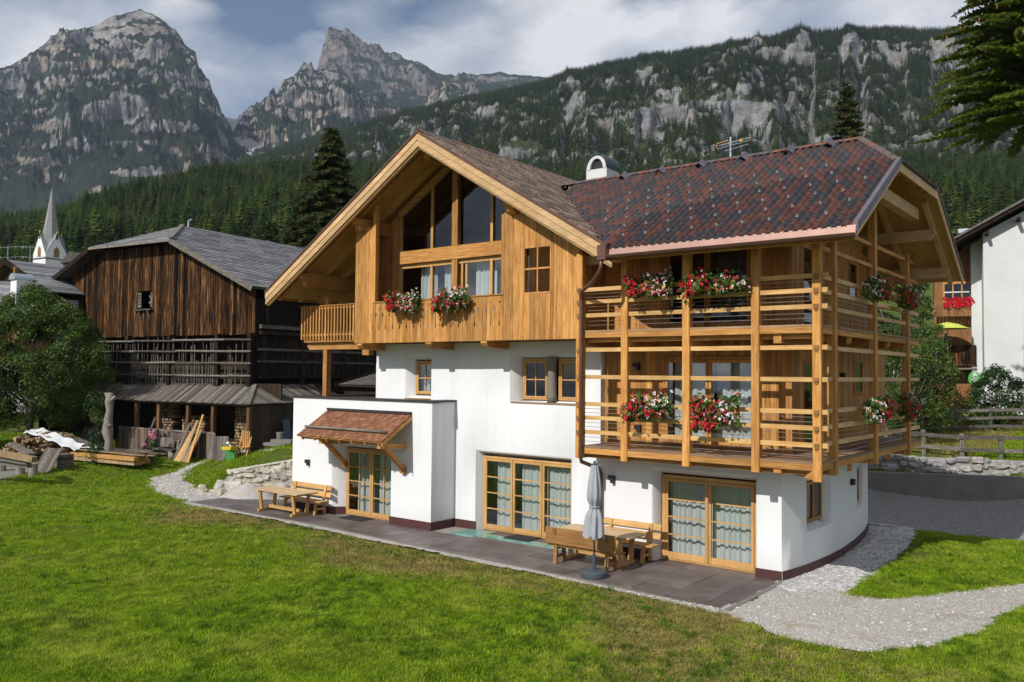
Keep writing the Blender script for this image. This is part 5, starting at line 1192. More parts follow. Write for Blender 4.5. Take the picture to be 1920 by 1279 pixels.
for (px, d, s, lab) in ((445,33.2,(.62,.3,.34),'big flat-topped boulder at the end of the field-stone wall'),(420,33.4,(.34,.26,.30),'angular boulder in the grass bank left of the big flat one'),(386,33.0,(.24,.2,.24),'small upright white rock at the edge of the gravel walk'),(412,32.6,(.45,.24,.16),'half buried rock low in the grass bank'),(447,32.9,(.3,.22,.2),'small rock under the big flat boulder')):
    p = PT(px, d); o = MB().rock((0,0,0), *s, int(px*7), 2).build('boulder', stone_m); o.location = (p[0],p[1],g1(p[0],p[1])+s[2]*.4); tag(o, lab, 'boulder')
# ------------------------------------------------------------------ old barn
BA = thing('old_barn', 'old dark timber barn with hipped grey shingle roof and weathered plank gable', 'barn', (-28.72,5.8,0), math.radians(8))
GM, HZ, EZ, RZ = -9.1, 11.6, 8.9, 13.12; EU = 9.55; HU = 3.47; RVv = 2.85; BL = 17.0
def prism_u(pts, v0, v1, name, mat, parent=BA): return MB().ext([(u, v0, z) for u, z in pts], (0, v1-v0, 0)).build(name, mat, parent)
# roof planes
def rplane(pts, name, n=22):
    P_ = [Vector(p) for p in pts]; nr = (P_[1]-P_[0]).cross(P_[2]-P_[1]).normalized()
    if nr.z < 0: nr = -nr
    o = MB().ext([p-nr*.10 for p in P_], nr*.10).build(name, greyw[0], BA); return o, nr
EOV = -.75
rR, nR = rplane([(GM,RVv,RZ),(GM,BL,RZ),(GM+EU,BL,EZ-.05),(GM+EU,EOV,EZ-.05),(GM+HU,EOV,HZ)], 'roof_slope')
rL, nL = rplane([(GM,RVv,RZ),(GM-HU,EOV,HZ),(GM-EU,EOV,EZ-.05),(GM-EU,BL,EZ-.05),(GM,BL,RZ)], 'roof_slope')
rH, nH = rplane([(GM,RVv,RZ),(GM+HU,EOV,HZ),(GM-HU,EOV,HZ)], 'roof_hip')
def courses(parent, nrm, line0, line1, top0, top1, n, name='shingle_course', w=.02, mat=shingle_g, seed=1):
    """overlapping courses between the lower edge (line0-line1) and the upper edge (top0-top1)"""
    a0, a1, b0, b1 = (Vector(p) for p in (line0, line1, top0, top1)); r = random.Random(seed)
    for k in range(n):
        t, t2 = k/n, min(1.0, (k+1.35)/n)
        p, q = a0.lerp(b0, t), a1.lerp(b1, t); p2, q2 = a0.lerp(b0, t2), a1.lerp(b1, t2)
        m = MB(); L = (q-p).length; ns = max(1, int(L/1.1))
        for i in range(ns):
            s0, s1 = i/ns, (i+1)/ns; j = r.uniform(-.3,.4)*.02
            e0, e1 = p.lerp(q,s0)+nrm*(w+.03+j), p.lerp(q,s1)+nrm*(w+.03+j); f0, f1 = p2.lerp(q2,s0)+nrm*.012, p2.lerp(q2,s1)+nrm*.012
            m.add([e0,e1,f1,f0,e0-nrm*(w+.02),e1-nrm*(w+.02)], [(0,1,2,3),(4,5,1,0)])
        m.build(name, mat, parent, recalc=False)
tH = (HZ-EZ+.05)/(RZ-EZ+.05)
def rside(t):
    u_ = GM+EU*(1-t); z_ = EZ-.05+(RZ-EZ+.05)*t
    v_ = EOV if t < tH else EOV+(RVv-EOV)*(t-tH)/(1-tH)
    return Vector((u_, v_, z_)), Vector((u_, BL, z_))
for k in range(34):
    (p, q), (p2, q2) = rside(k/34), rside(min(1, (k+1.35)/34)); m = MB(); ns = 16
    for i in range(ns):
        s0, s1 = i/ns, (i+1)/ns; j = rnd.uniform(-.3,.4)*.02
        e0, e1 = p.lerp(q,s0)+nR*(.05+j), p.lerp(q,s1)+nR*(.05+j); m.add([e0,e1,p2.lerp(q2,s1)+nR*.012,p2.lerp(q2,s0)+nR*.012,e0-nR*.04,e1-nR*.04], [(0,1,2,3),(4,5,1,0)])
    m.build('shingle_course', shingle_g, rR, recalc=False)
courses(rH, nH, (GM-HU,EOV,HZ),(GM+HU,EOV,HZ),(GM-.05,RVv,RZ),(GM+.05,RVv,RZ), 13, seed=4)
MB().bar((GM,RVv-.1,RZ+.08),(GM+HU+.05,EOV-.05,HZ+.08),.22,.04).build('hip_board', greyw[0], BA)
MB().bar((GM+HU,EOV-.02,HZ-.10),(GM+EU+.05,EOV-.02,EZ-.16),.06,.26).build('verge_board', greyw[0], BA); MB().bar((GM-HU,EOV-.02,HZ-.10),(GM-EU-.05,EOV-.02,EZ-.16),.06,.26).build('verge_board', barnd, BA)
MB().bar((GM-HU,EOV-.03,HZ-.06),(GM+HU,EOV-.03,HZ-.06),.06,.12).build('hip_eave_board', greyw[0], BA)
MB().tube([(GM,RVv+.3,RZ),(GM,RVv+.3,RZ+.35),(GM+.25,RVv+.3,RZ+.42)], .05, 6).build('vent_pipe', galva, BA)
# body
BW = 18.2; zr_ = lambda u: min(HZ-.12, EZ-.05+(EU-abs(u-GM))*(HZ-EZ+.05)/(EU-HU)-.22)
prism_u([(-BW,.2),(0,.2),(0,zr_(0)),(GM+HU,HZ-.15),(GM-HU,HZ-.15),(-BW,zr_(-BW))], 1.6, 1.75, 'inner_wall', barnd)
MB().box(-.12,0,0,BL-.5,.2,8.35).build('side_wall', barnd, BA); MB().box(-BW,-BW+.12,0,BL-.5,.2,8.35).build('side_wall', barnd, BA); MB().box(-BW,0,BL-.6,BL-.5,.2,8.6).build('back_wall', barnd, BA)
MB().box(-BW,0,.1,BL-.6,4.15,4.3).build('hay_floor', barnd, BA)
for v in (3.2, 6.4, 9.6, 12.8): MB().box(0,.14,v-.13,v+.13,.2,8.3).build('wall_post', barnd, BA)
for z in (4.35, 6.55, 6.85): MB().box(.005,.2,.2,BL-.6,z,z+.2).build('wall_beam', greyw[1] if z > 6.7 else barnd, BA)
for z in (5.15, 5.75): MB().box(.02,.14,.1,9,z,z+.12).build('side_rail', greyw[1], BA)
for k in range(44):
    v = .25+k*.24; MB().box(.012,.035+rnd.uniform(0,.02),v,v+.22,4.5,6.5 if k < 14 else 6.2).build('side_plank', barnd, BA)
for v in (.4, 6.6): MB().bar((.1,v+.3,7.2),(.45,v-.1,8.5),.14,.14).build('strut', barnd, BA)
# plank gable with a hole
u = -BW
hole = (-9.05,-7.95,8.05,9.05)
while u < -.02:
    w = min(rnd.uniform(.16,.27), -u); top = zr_(u+w/2); zb = 6.55+rnd.uniform(-.03,.02)
    segs = [(zb, top)]
    if u+w > hole[0] and u < hole[1]: segs = [(zb, hole[2]), (hole[3], top)]
    for s in segs: MB().box(u+.004,u+w-.006,-.05-rnd.uniform(0,.03),-.01,s[0],s[1]).build('plank', barnw, BA)
    u += w
for k in range(5): MB().box(hole[0]-.12,hole[0]+.20,-.03,-.005,hole[2]+.1+k*.17,hole[2]+.25+k*.17).build('hatch_board', greyw[0], BA); MB().box(hole[1]-.12-.12*(k%2),hole[1]+.15,-.03,-.005,hole[2]+.1+k*.17,hole[2]+.25+k*.17).build('hatch_board', greyw[0], BA)
MB().box(hole[0]-.2,hole[1]+.15,-.25,0,hole[2]-.08,hole[2]).build('hatch_shelf', greyw[0], BA)
for uu in (-8.8,-8.1): MB().bar((uu,-.2,hole[2]-.1),(uu,-.04,hole[2]-.5),.1,.06).build('hatch_bracket', greyw[2], BA)
# drying racks below the gable
for uu in (-12.3,-9.6,-6.1,-2.45,-.1): MB().box(uu-.12,uu+.12,-.35,-.12,3.6,6.6).build('rack_post', barnd, BA)
for z in (4.48,5.12,5.72,6.28):
    uu = -16
    while uu < 0:
        q = min(uu+rnd.uniform(3.2,4), .12); MB().tube([(uu,-.40+rnd.uniform(-.02,.02),z+rnd.uniform(-.03,.03)),(q,-.40,z+rnd.uniform(-.03,.03))], .055, 6).build('rack_rail', greyw[0], BA); uu = q-.1
for k in range(92):
    uu = -14.6+k*.158+rnd.uniform(-.05,.05)
    if uu > -2.3 and rnd.random() < .5: continue
    h = rnd.uniform(5.6,6.5) if rnd.random() < .7 else rnd.uniform(4.9,5.5)
    MB().tube([(uu,-.30+rnd.uniform(-.03,.03),4.0),(uu+rnd.uniform(-.09,.09),-.28,h)], rnd.uniform(.016,.032), 5).build('rack_stick', greyw[2], BA)
# lean-to roof of boards along the front, hipped at the corner
LV, LZ0, LZ1, LU = -2.25, 4.02, 3.20, 2.0
LT = MB().ext([(-14,.0,LZ0-.12),(LU-2.0,.0,LZ0-.12),(LU,LV,LZ1-.1),(-14,LV,LZ1-.1)], (0,0,.04)).build('lean_to_roof', barnd, BA)
u = -14.0
while u < LU+.05:
    w = rnd.uniform(.15,.24); ut = u-1.25                                    # boards lie askew on the slope
    tt = 1.0 if ut < LU-2.0 else None
    if tt is None: tt = max(.0, (LU-u)/(LU-u+ (ut-(LU-2.0))))
    MB().add([(u+.005,LV-.05,LZ1),(u+w-.005,LV-.05,LZ1),(u+w-1.25*tt,LV+(0-LV)*tt,LZ1+(LZ0-LZ1)*tt),(u-1.25*tt,LV+(0-LV)*tt,LZ1+(LZ0-LZ1)*tt)]
        +[(u+.005,LV-.05,LZ1-.04),(u+w-.005,LV-.05,LZ1-.04)], [(0,1,2,3),(4,5,1,0)]).build('roof_board', greyw[1], LT, recalc=False).location.z = rnd.uniform(0,.045)
    u += w
MB().ext([(LU-2.0,0,LZ0-.12),(LU,LV,LZ1-.1),(LU,4.5,LZ1+.05),(LU-2.0,4.5,LZ0)], (0,0,.04)).build('lean_to_roof', barnd, BA)
v = LV
while v < 4.4:
    w = rnd.uniform(.16,.24); ti = min(1, max(0, (v-LV)/2.25))
    MB().add([(LU+.05,v+.005,LZ1),(LU+.05,v+w-.005,LZ1),(LU-2.0*ti,v+w,LZ1+(LZ0-LZ1)*ti),(LU-2.0*ti,v,LZ1+(LZ0-LZ1)*ti),(LU+.05,v+.005,LZ1-.04),(LU+.05,v+w-.005,LZ1-.04)], [(0,1,2,3),(4,5,1,0)]).build('roof_board', greyw[0], LT, recalc=False).location.z = rnd.uniform(0,.03)
    v += w
MB().bar((LU-2.0,0,LZ0+.05),(LU+.03,LV-.03,LZ1+.05),.22,.05).build('hip_board', greyw[1], LT)
GB = .3
for uu in (-9,-6.2,-4.46,-2.29,-.52,1.88): MB().box(uu-.09,uu+.09,LV+.12,LV+.30,GB,LZ1-.05).build('lean_to_post', wood('post_brown%d' % int(uu*10), (.08,.04,.02), (.16,.08,.035), (.24,.12,.05), 2, knots=False), BA)
MB().box(-14,1.9,LV+.12,LV+.28,LZ1-.16,LZ1-.04).build('lean_to_beam', barnd, BA)
v = LV+.2
while v < 4.4:
    w = rnd.uniform(.16,.26); MB().box(LU-.1,LU-.05+rnd.uniform(0,.015),v,v+w-.008,GB,LZ1-.02).build('side_plank', wood('lt_plank', (.03,.022,.016), (.06,.042,.03), (.10,.07,.05), 2, var=.6, knots=False) if 'lt_plank' not in MATS else MATS['lt_plank'], BA); v += w
MB().box(-14,LU-.2,.02,.1,GB,4.1).build('back_wall', barnd, BA)
# low tiled roof at the right flank
FR_ = MB().ext([(2.2,3.6,4.05),(10.5,3.6,3.95),(10.5,8.5,5.0),(2.2,8.5,5.0)], (0,0,-.08)).build('flank_roof', barnd, BA)
for k in range(15):
    t = k/15; z = 4.03+.95*t; m = MB()
    for i in range(41):
        uu = 2.2+i*.2; m.add([(uu,3.6+4.9*t-.02,z+.03),(uu+.1,3.6+4.9*t-.02,z+.075),(uu+.2,3.6+4.9*t-.02,z+.03),(uu+.2,3.6+4.9*t+.40,z+.07),(uu+.1,3.6+4.9*t+.40,z+.10),(uu,3.6+4.9*t+.40,z+.07)], [(0,1,4,5),(1,2,3,4)])
    m.build('tile_course', palette('flank_tile', [(.17,.15,.13),(.13,.12,.11),(.2,.17,.14)], .85) if 'flank_tile' not in MATS else MATS['flank_tile'], FR_, recalc=False)
MB().bar((2.15,3.5,4.05),(2.15,8.5,5.05),.06,.24).build('verge_board', barnd, FR_)
MB().box(2.4,10.5,3.9,4.0,1.2,3.95).build('flank_wall', barnd, BA)
MB().tube([(7.6,3.2,4.2),(7.6,3.2,6.4)], .08, 8).build('flue_pipe', galva, BA)
# things kept in front of and under the lean-to
def bpos(u, v, z=None):
    a = math.radians(8); x, y = -28.72+u*math.cos(a)-v*math.sin(a), 5.8+u*math.sin(a)+v*math.cos(a); return (x, y, g1(x,y) if z is None else z)
R8 = math.radians(8)
FN = thing('board_fence', 'low weathered fence of grey-brown boards in front of the lean-to', 'fence', bpos(-6.9,-2.55,0), R8)
u = 0
while u < 7.0:
    w = rnd.uniform(.16,.28); zb = bpos(-6.9+u,-2.55)[2]; MB().box(u+.004,u+w-.004,-rnd.uniform(0,.02),.03,zb-.05,zb+1.22+.05*math.sin(u)).build('board', wood('fence_board', (.07,.055,.045), (.15,.11,.085), (.25,.19,.15), 2, rough=.9, var=.6, knots=False) if 'fence_board' not in MATS else MATS['fence_board'], FN); u += w
MB().bar((0,.03,bpos(-6.9,-2.5)[2]+1.2),(7.0,.03,bpos(.1,-2.5)[2]+1.22),.08,.08).build('top_rail', greyw[0], FN)
FN = thing('leaning_partition', 'short leaning panel of bare grey boards beside the stacked planks', 'panel', bpos(-.05,-2.75,0), R8)
for k in range(7): zb = bpos(-.05+k*.2,-2.75)[2]; MB().box(k*.2+.004,k*.2+.194,-rnd.uniform(0,.02),.03,zb-.04,zb+1.15-.05*k/7).build('board', greyw[2], FN)
# rustic bench on stumps
OB = thing('log_bench', 'grey split-log bench on two stump legs before the board fence', 'bench', bpos(-2.85,-3.1), R8)
MB().box(-1.0,1.0,-.2,.2,.42,.50).build('seat', greyw[0], OB)
for s in (-.75,.75): MB().lathe([(.17,-.05),(.18,.2),(.16,.42)], 10, (s,0,0)).build('stump_leg', barkp, OB, smooth=True)
MB().bar((-.95,.2,.5),(-.6,.26,1.1),.07,.12).build('arm_rest', greyw[0], OB); MB().bar((.95,.15,.5),(.9,.26,.9),.07,.12).build('arm_rest', greyw[0], OB); MB().box(-.6,.6,.22,.26,.55,1.0).build('back_board', greyw[2], OB)
for k, (u, h, w, lean, mt, lab) in enumerate(((-6.35,1.15,.28,.35,plankn,'wide pale plank leaning at the left arm of the log bench'),(-6.15,1.9,.12,.2,greyw[2],'tall thin grey post leaning beside the pink flowers'),(-4.0,1.75,.14,.45,greyw[2],'long grey plank leaning over the right end of the log bench'),(-3.85,1.35,.22,.35,orange_w,'short orange plank in the leaning stack'),(-3.62,1.5,.2,.30,plankn,'pale narrow plank third in the leaning stack'),(-3.4,1.9,.16,.25,plankn,'tallest plank with pointed end in the leaning stack'),(-3.2,1.45,.3,.28,plankn,'broad knotty plank at the front of the leaning stack'),(-2.98,2.2,.1,.2,orange_w,'thin tall lath standing behind the leaning stack'))):
    p = bpos(u+(2.15 if u < -5 else 2.4),-3.05); T = MB().bar((0,-.35,0),(lean*.6,.35,h),w,.04,(0,1,0)).build('leaning_plank', mt); T.location = p; T.rotation_euler = (0,0,R8); tag(T, lab, 'plank', None)
for u, lab in ((2.9,'slatted pallet leaning on the dark side wall of the lean-to'),(2.55,'blue-grey board leaning beside the slatted pallet')):
    pl = thing('leaning_pallet' if u > 2.7 else 'leaning_board', lab, 'pallet' if u > 2.7 else 'board', bpos(2.25,(.9 if u > 2.7 else -.1)), R8+math.pi/2)
    if u > 2.7:
        for k in range(5): MB().bar((-.45+k*.2,-.25,0),(-.40+k*.2,.02,1.15),.16,.03,(0,1,0)).build('slat', plankn, pl)
    else: MB().bar((0,-.2,0),(.05,.02,1.1),.45,.03,(0,1,0)).build('board', plain('blue_board', (.07,.10,.14), .7), pl)
ST = thing('stone_step', 'two flat concrete steps on the bank beside the lean-to', 'steps', bpos(3.0,-1.2), R8)
MB().box(-.7,.7,-.4,.4,0,.14).build('step', concrete, ST); MB().box(-.5,.8,-.1,.5,.14,.28).build('step', concrete, ST)
pt = thing('plant_pot', 'grey plant pot with a small green plant on the steps', 'plant pot', bpos(2.7,-.9,bpos(2.7,-.9)[2]+.26)); MB().lathe([(.14,0),(.18,.34)], 12).build('pot', concrete, pt)
TB = thing('toy_crate', 'green and yellow plastic tub full of bright odds and ends at the corner post', 'tub', bpos(1.6,-2.85), R8)
MB().lathe([(.24,0),(.30,.5)], 4).build('tub', green_p, TB); MB().box(-.3,.28,-.26,.2,.5,.62).build('rim', yellow_p, TB)
for k in range(7): MB().rock((rnd.uniform(-.25,.25),rnd.uniform(-.2,.15),.68+rnd.uniform(0,.12)), .09,.09,.07, k).build('toy', (white_p, yellow_p, blackm)[k%3], TB)
CHR = thing('folding_chair', 'orange slatted garden chair behind the plastic tub', 'chair', bpos(2.05,-2.45), R8+.3)
for k in range(5): MB().box(-.22+k*.09,-.16+k*.09,.1,.14,.45,1.15).build('back_slat', orange_w, CHR)
for s in (-.24,.24): MB().bar((s,-.25,0),(s,.2,.9),.04,.06).build('leg', orange_w, CHR); MB().bar((s,.25,0),(s,-.2,.45),.04,.06).build('leg', orange_w, CHR)
MB().box(-.24,.24,-.2,.2,.43,.46).build('seat', orange_w, CHR)
# firewood stacks inside the lean-to
for u0, u1, h, lab in ((-5.9,-4.6,2.2,'tall firewood stack beside the grey trunk under the lean-to roof'),(-3.8,-2.2,1.7,'firewood stack behind the log bench under the lean-to'),(0,1.6,2.3,'firewood stack behind the green tub under the lean-to')):
    FWK = thing('firewood_stack', lab, 'firewood', bpos(u0,-.9), R8); m = MB(); r = random.Random(int(u0*9))
    z = .08
    while z < h:
        x = 0
        while x < u1-u0:
            q = r.uniform(.05,.09); m.tube([(x,-.25+r.uniform(-.04,.04),z),(x,.2,z)], q, 5); x += q*2
        z += .15
    tag(m.build('split_logs', logs, FWK), kind='stuff')
# ------------------------------------------------------------------ timber yard on the left
def yp(px, py):
    p = ong(px, py); return (p[0], p[1], g1(*p))
sheet('yard_slab', [ong(-160,925), ong(-20,905), ong(95,878), ong(100,862), ong(60,840), ong(-160,835)], concrete, .02, step=.3, seed=15)
def at3(px, py, d): 
    p = PT(px, d); return Vector((p[0], p[1], zat(px, py, d)))
def plank_thing(label, a, b, w, h, mat, name='old_beam', cat='beam'):
    a, b = Vector(a), Vector(b); o = MB().bar((0,0,0), b-a, w, h).build(name, mat, bevel=.006); o.location = a; tag(o, label, cat); return o
YD = 35.0
for k, (p, q, w, h, lab) in enumerate((((-60,838),(70,862),.32,.22,'broad pale beam lying on top of the stump trestle'),((-60,850),(60,868),.26,.16,'second grey beam under the broad pale one'),((-60,862),(62,874),.28,.14,'lowest grey beam resting on the stumps'),((26,832),(64,853),.34,.12,'short pale board sloping down toward the stone heap'))):
    plank_thing(lab, at3(*p, YD-.4+k*.12), at3(*q, YD-1.0+k*.12), w, h, greyw[0] if k else plankn)
for px, py, h, lab in ((3,884,.52,'round log stump under the outer end of the beams'),(38,890,.58,'round log stump under the middle of the beams'),(62,893,.55,'round log stump at the inner end of the beams')):
    p = yp(px, py); o = MB().lathe([(.19,-.05),(.18,.2),(.17,h)], 12).build('log_stump', barkp, smooth=False); o.location = p; tag(o, lab, 'stump')
p = yp(86,886); PLT = thing('leaning_grate', 'grey board panel leaning against the firewood pile', 'panel', p, math.radians(15))
for k in range(9): MB().bar((-.5+k*.115,-.22,0),(-.35+k*.115,.30,1.05),.105,.03,(0,1,0)).build('slat', greyw[2], PLT)
# big covered firewood pile
p = yp(100,862); WP = thing('firewood_pile', 'rounded firewood pile covered with boards and a white tarpaulin', 'firewood', p, math.radians(20))
m = MB(); r = random.Random(8)
for k in range(420):
    a = r.uniform(-2.1,1.8); zmax = 1.25*(1-((a+.3)/2.3)**2)+.1; z = r.uniform(0, max(.1,zmax)); y = r.uniform(-.9,.6); q = r.uniform(.05,.10); dx_ = r.uniform(-.15,.15)
    m.tube([(a,y-.2,z),(a+dx_,y+.2,z+r.uniform(-.05,.05))], q, 5)
tag(m.build('split_logs', logs, WP), kind='stuff')
for k in range(7): MB().bar((-.6+k*.05,-.25+k*.16,1.42-.02*k),(2.4,-.35+k*.17,.70-.02*k),.15,.03).build('cover_board', greyw[0], WP)
tv, tf = [], []
for i in range(13):
    for j in range(5):
        xx = -.9+i*.26; tv.append((xx, -.95+j*.16, 1.30-max(0,xx+.3)*.27+.06*math.sin(i*1.9+j)+.04*math.sin(j*2.3)+.05*j))
for i in range(12):
    for j in range(4): tf.append((i*5+j, i*5+j+5, i*5+j+6, i*5+j+1))
MB().add(tv, tf).build('tarpaulin', white_p, WP, smooth=True, recalc=False)
p = yp(205,870); BS = thing('beam_stack', 'stack of squared orange beams under grey boards on the lawn edge', 'beam stack', p, math.radians(8))
for j in range(2):
    for k in range(4): MB().bar((-2.5+rnd.uniform(-.3,.3),-.5+k*.3,.22+j*.2),(2.2+rnd.uniform(-.3,.9),-.5+k*.3+rnd.uniform(-.08,.08),.22+j*.2),.26,.17).build('beam', orange_w if (k+j)%3 else plankn, BS)
for k in range(9): MB().bar((-2.8+rnd.uniform(-.4,.6),-.6+k*.16,.55+rnd.uniform(0,.12)),(3.0+rnd.uniform(-1.2,1.0),-.5+k*.16+rnd.uniform(-.35,.35),.56+rnd.uniform(0,.12)),.19,.035).build('cover_board', greyw[0] if k%3 else plankn, BS)
for s in (-1.7,1.5): MB().box(s-.08,s+.08,-.4,.7,0,.115).build('bearer', greyw[1], BS)
MB().bar((-1.9,-.3,.72),(-.3,.1,.74),.5,.03).build('tarpaulin', white_p, BS)
p = yp(118,878); KS = thing('lath_stack', 'small stack of grey laths standing beside the beam stack', 'lath stack', p, .1)
for k in range(11): MB().box(-.35+rnd.uniform(-.03,.03),.35,-.3,.3,.06*k,.06*k+.05).build('lath', greyw[0], KS)
for px, py, s, lab in ((196,862,(.5,.35,.4),'large red-brown rock in front of the beam stack'),(212,858,(.4,.3,.35),'reddish rock beside the large one at the beam stack'),(228,853,(.35,.3,.3),'third reddish rock at the end of the heap')):
    p = yp(px, py+6); o = MB().rock((0,0,0), *s, int(px), 2).build('boulder', palette('red_rock', [(.24,.18,.15),(.3,.23,.19)], .9, .2, .3, 4, .6, 15) if 'red_rock' not in MATS else MATS['red_rock']); o.location = (p[0],p[1],p[2]+s[2]*.35); tag(o, lab, 'boulder')
p = yp(172,868); o = MB().box(-.06,.06,-.06,.06,-.1,1.25).build('fence_post', metal_d); o.location = p; tag(o, 'dark square post in front of the beam stack', 'post')
p = yp(159,872); o = MB().tube([(0,0,-.1),(0,0,.95)], .018, 6).build('green_stake', green_p); o.location = p; tag(o, 'thin green stake at the lawn edge before the beams', 'stake')
p = yp(168,838); OB = thing('slatted_seat', 'old grey slatted garden seat with pierced back under the tree', 'bench', p, R8)
for k in range(11): MB().bar((-1.1+k*.22,.25,.45),(-1.02+k*.22,.45,1.0),.12,.03,(0,1,0)).build('back_slat', greyw[2], OB)
MB().box(-1.2,1.2,-.25,.25,.42,.46).build('seat', greyw[0], OB)
for s in (-1.05,1.05): MB().box(s-.04,s+.04,-.22,-.14,0,.42).build('leg', greyw[2], OB); MB().box(s-.04,s+.04,.16,.24,0,.42).build('leg', greyw[2], OB)
for px, lab in ((199,'yellow plastic prop beside the climbing shrub'),(209,'second yellow plastic prop beside the climbing shrub')):
    p = yp(px, 843); o = MB().bar((-.1,0,0),(.12,.05,.5),.10,.06).bar((.12,.05,.5),(.2,.05,0),.08,.06).build('yellow_prop', yellow_p); o.location = p; tag(o, lab, 'prop')
# ------------------------------------------------------------------ right side: walls, fences, neighbour
def seg(p, q): return math.hypot(q[0]-p[0], q[1]-p[1]), math.atan2(q[1]-p[1], q[0]-p[0])
c0, c1, c2 = PT(1560,33.4), PT(1800,32.4), PT(2100,31.0)
CWL = thing('concrete_wall', 'long bare concrete retaining wall across the drive behind the chalet', 'concrete wall', (c0[0],c0[1],-.1), seg(c0,c2)[1])
MB().box(0,seg(c0,c2)[0],0,.3,0,1.12).build('wall_body', concrete, CWL, bevel=.01)
s0, s1 = PT(1560,34.5), PT(2080,32.3)
stone_wall('drystone_wall', 'grey drystone wall standing above the concrete retaining wall', s0[:2], s1[:2], 1.62, 1.50, .85, .4, 3, .28, .6, stone_g, False, 21)
def rail_fence(label, pa, pb, zf, rails, n, mat=greyw[0], h=1.05, group=None, broken=False):
    L, a = seg(pa, pb); T = thing('rail_fence', label, 'fence', (pa[0],pa[1],0), a)
    zs = [g1(pa[0]+(pb[0]-pa[0])*k/n, pa[1]+(pb[1]-pa[1])*k/n)+zf for k in range(n+1)]
    for k in range(n+1):
        MB().box(L*k/n-.07,L*k/n+.07,-.06,.06,zs[k]-.3,zs[k]+h+rnd.uniform(.02,.1)).build('post', greyw[2], T)
        if k < n:
            for r in rails: MB().bar((L*k/n-.1,-.085,zs[k]+r+rnd.uniform(-.02,.02)),(L*(k+1)/n+.1,-.085+rnd.uniform(-.02,.02),zs[k+1]+r+rnd.uniform(-.03,.02)),.035,.15).build('rail', mat, T)
rail_fence('two-rail grey wooden fence directly above the stone wall', PT(1590,35.6), PT(2100,33.6), .0, (.35,.85), 7, h=.95)
rail_fence('three-rail wooden fence in front of the green hedge', PT(1600,45), PT(2050,44.5), .0, (.30,.75,1.15), 7, h=1.3)
# neighbour's white house
NW = PT(1846,50); NBA = YAW-math.radians(26); NB = thing('white_house', 'white plastered neighbour house with dark eaves and a wooden balcony wing', 'house', (NW[0],NW[1],2.4), NBA)
px2m = 50/F
zt = lambda y: zat(1860, y, 50)-2.4
MB().ext([(0,0,0),(9,0,0),(9,0,zt(400)+3.7),(0,0,zt(440)+.1)], (0,7,0)).build('wall', stucco2, NB)
MB().ext([(-.55,2.0,0),(0,2.0,0),(0,2.0,zt(440)),(-.55,2.0,zt(450))], (0,5,0)).build('wall', stucco2, NB)
MB().ext([(-1.5,-.9,zt(440)-.55),(9,-.9,zt(400)+3.2+.9),(9,-.9,zt(400)+3.5+.9),(-1.5,-.9,zt(440)-.25)], (0,9,0)).build('roof', barnd, NB)
RB_ = MB().ext([(-1.55,-1.0,zt(440)-.34),(9,-1.0,zt(400)+3.45+.9),(9,-1.0,zt(400)+3.6+.9),(-1.55,-1.0,zt(440)-.19)], (0,.12,0)).build('verge_board', greyw[0], NB)
for k in range(4): MB().bar((.2+k*1.6,-.8,zt(440)+.0+k*.69),(.2+k*1.6,.2,zt(440)+.0+k*.69),.16,.2).build('purlin_end', barnd, NB)
chx = MB().box(-1.0,.1,3.2,4.1,zt(480),zt(420)).build('chimney', palette('brickish', [(.3,.2,.15),(.25,.18,.14)], .9), NB); MB().box(-1.2,.3,3.0,4.3,zt(420),zt(412)).build('chimney_cap', galva, chx)
# wooden wing to its left
zt2 = lambda y: zat(1800, y, 53)-2.4
MB().box(-2.6,-.4,3.0,8,0,zt2(470)).build('wood_wing', wood('neighbour_wood', (.14,.055,.018), (.26,.115,.04), (.36,.175,.07), 2, var=.3), NB)
MB().ext([(-3.6,1.6,zt2(495)),(-.6,1.6,zt2(455)),(-.6,1.6,zt2(448)),(-3.6,1.6,zt2(488))], (0,7,0)).build('roof', barnd, NB)
WN = MB().box(-2.1,-.5,2.86,2.98,zt2(566),zt2(528)).build('window', larch[2], NB)
for k in range(3): MB().box(-2.0+k*.5,-1.58+k*.5,2.84,2.85,zt2(562),zt2(548)).build('pane', glass_dk, WN); MB().box(-2.0+k*.5,-1.58+k*.5,2.84,2.85,zt2(546),zt2(532)).build('pane', glass_dk, WN); MB().box(-2.02+k*.5,-1.56+k*.5,2.80,2.838,zt2(548)-.02,zt2(548)+.05).build('muntin', white_p, WN)
for z0_, z1_, nm in ((594,572,'flower_rail'), (686,648,'balcony_rail')):
    y0 = 1.9 if nm == 'balcony_rail' else 2.2; bb = MB().box(-2.7,-.3,y0,y0+.06,zt2(z0_)+.0,zt2(z0_)+.1).build('balcony', furn_d, NB)
    for k in range(12): MB().box(-2.7+k*.2,-2.53+k*.2,y0-.03,y0-.005,zt2(z0_),zt2(z1_)).build('balcony_board', MATS['neighbour_wood'] if nm != 'balcony_rail' else barnw, bb)
MB().box(-2.7,-.3,1.9,3.0,zt2(690)-.1,zt2(690)).build('balcony_floor', greyw[0], NB)
nf = MB(); r = random.Random(2)
for k in range(260):
    c = Vector((r.uniform(-2.1,-.4), 2.05+r.uniform(-.1,.1), zt2(570)+r.uniform(-.25,.35))); s = .05
    nf.add([c+Vector((-s,0,-s)), c+Vector((s,0,-s)), c+Vector((s,-.04,s)), c+Vector((-s,-.04,s))], [(0,1,2,3)])
q = PT(1800,51.2); o = thing('red_geraniums', 'row of bright red geraniums under the neighbour window', 'flowers', (NW[0],NW[1],2.4), NBA); tag(nf.build('blossoms', red_f, o, recalc=False), kind='stuff')
PS2 = thing('yellow_parasol', 'open yellow-green parasol on the neighbour balcony', 'parasol', (NW[0],NW[1],2.4), NBA)
pm_ = MB(); nn = 16
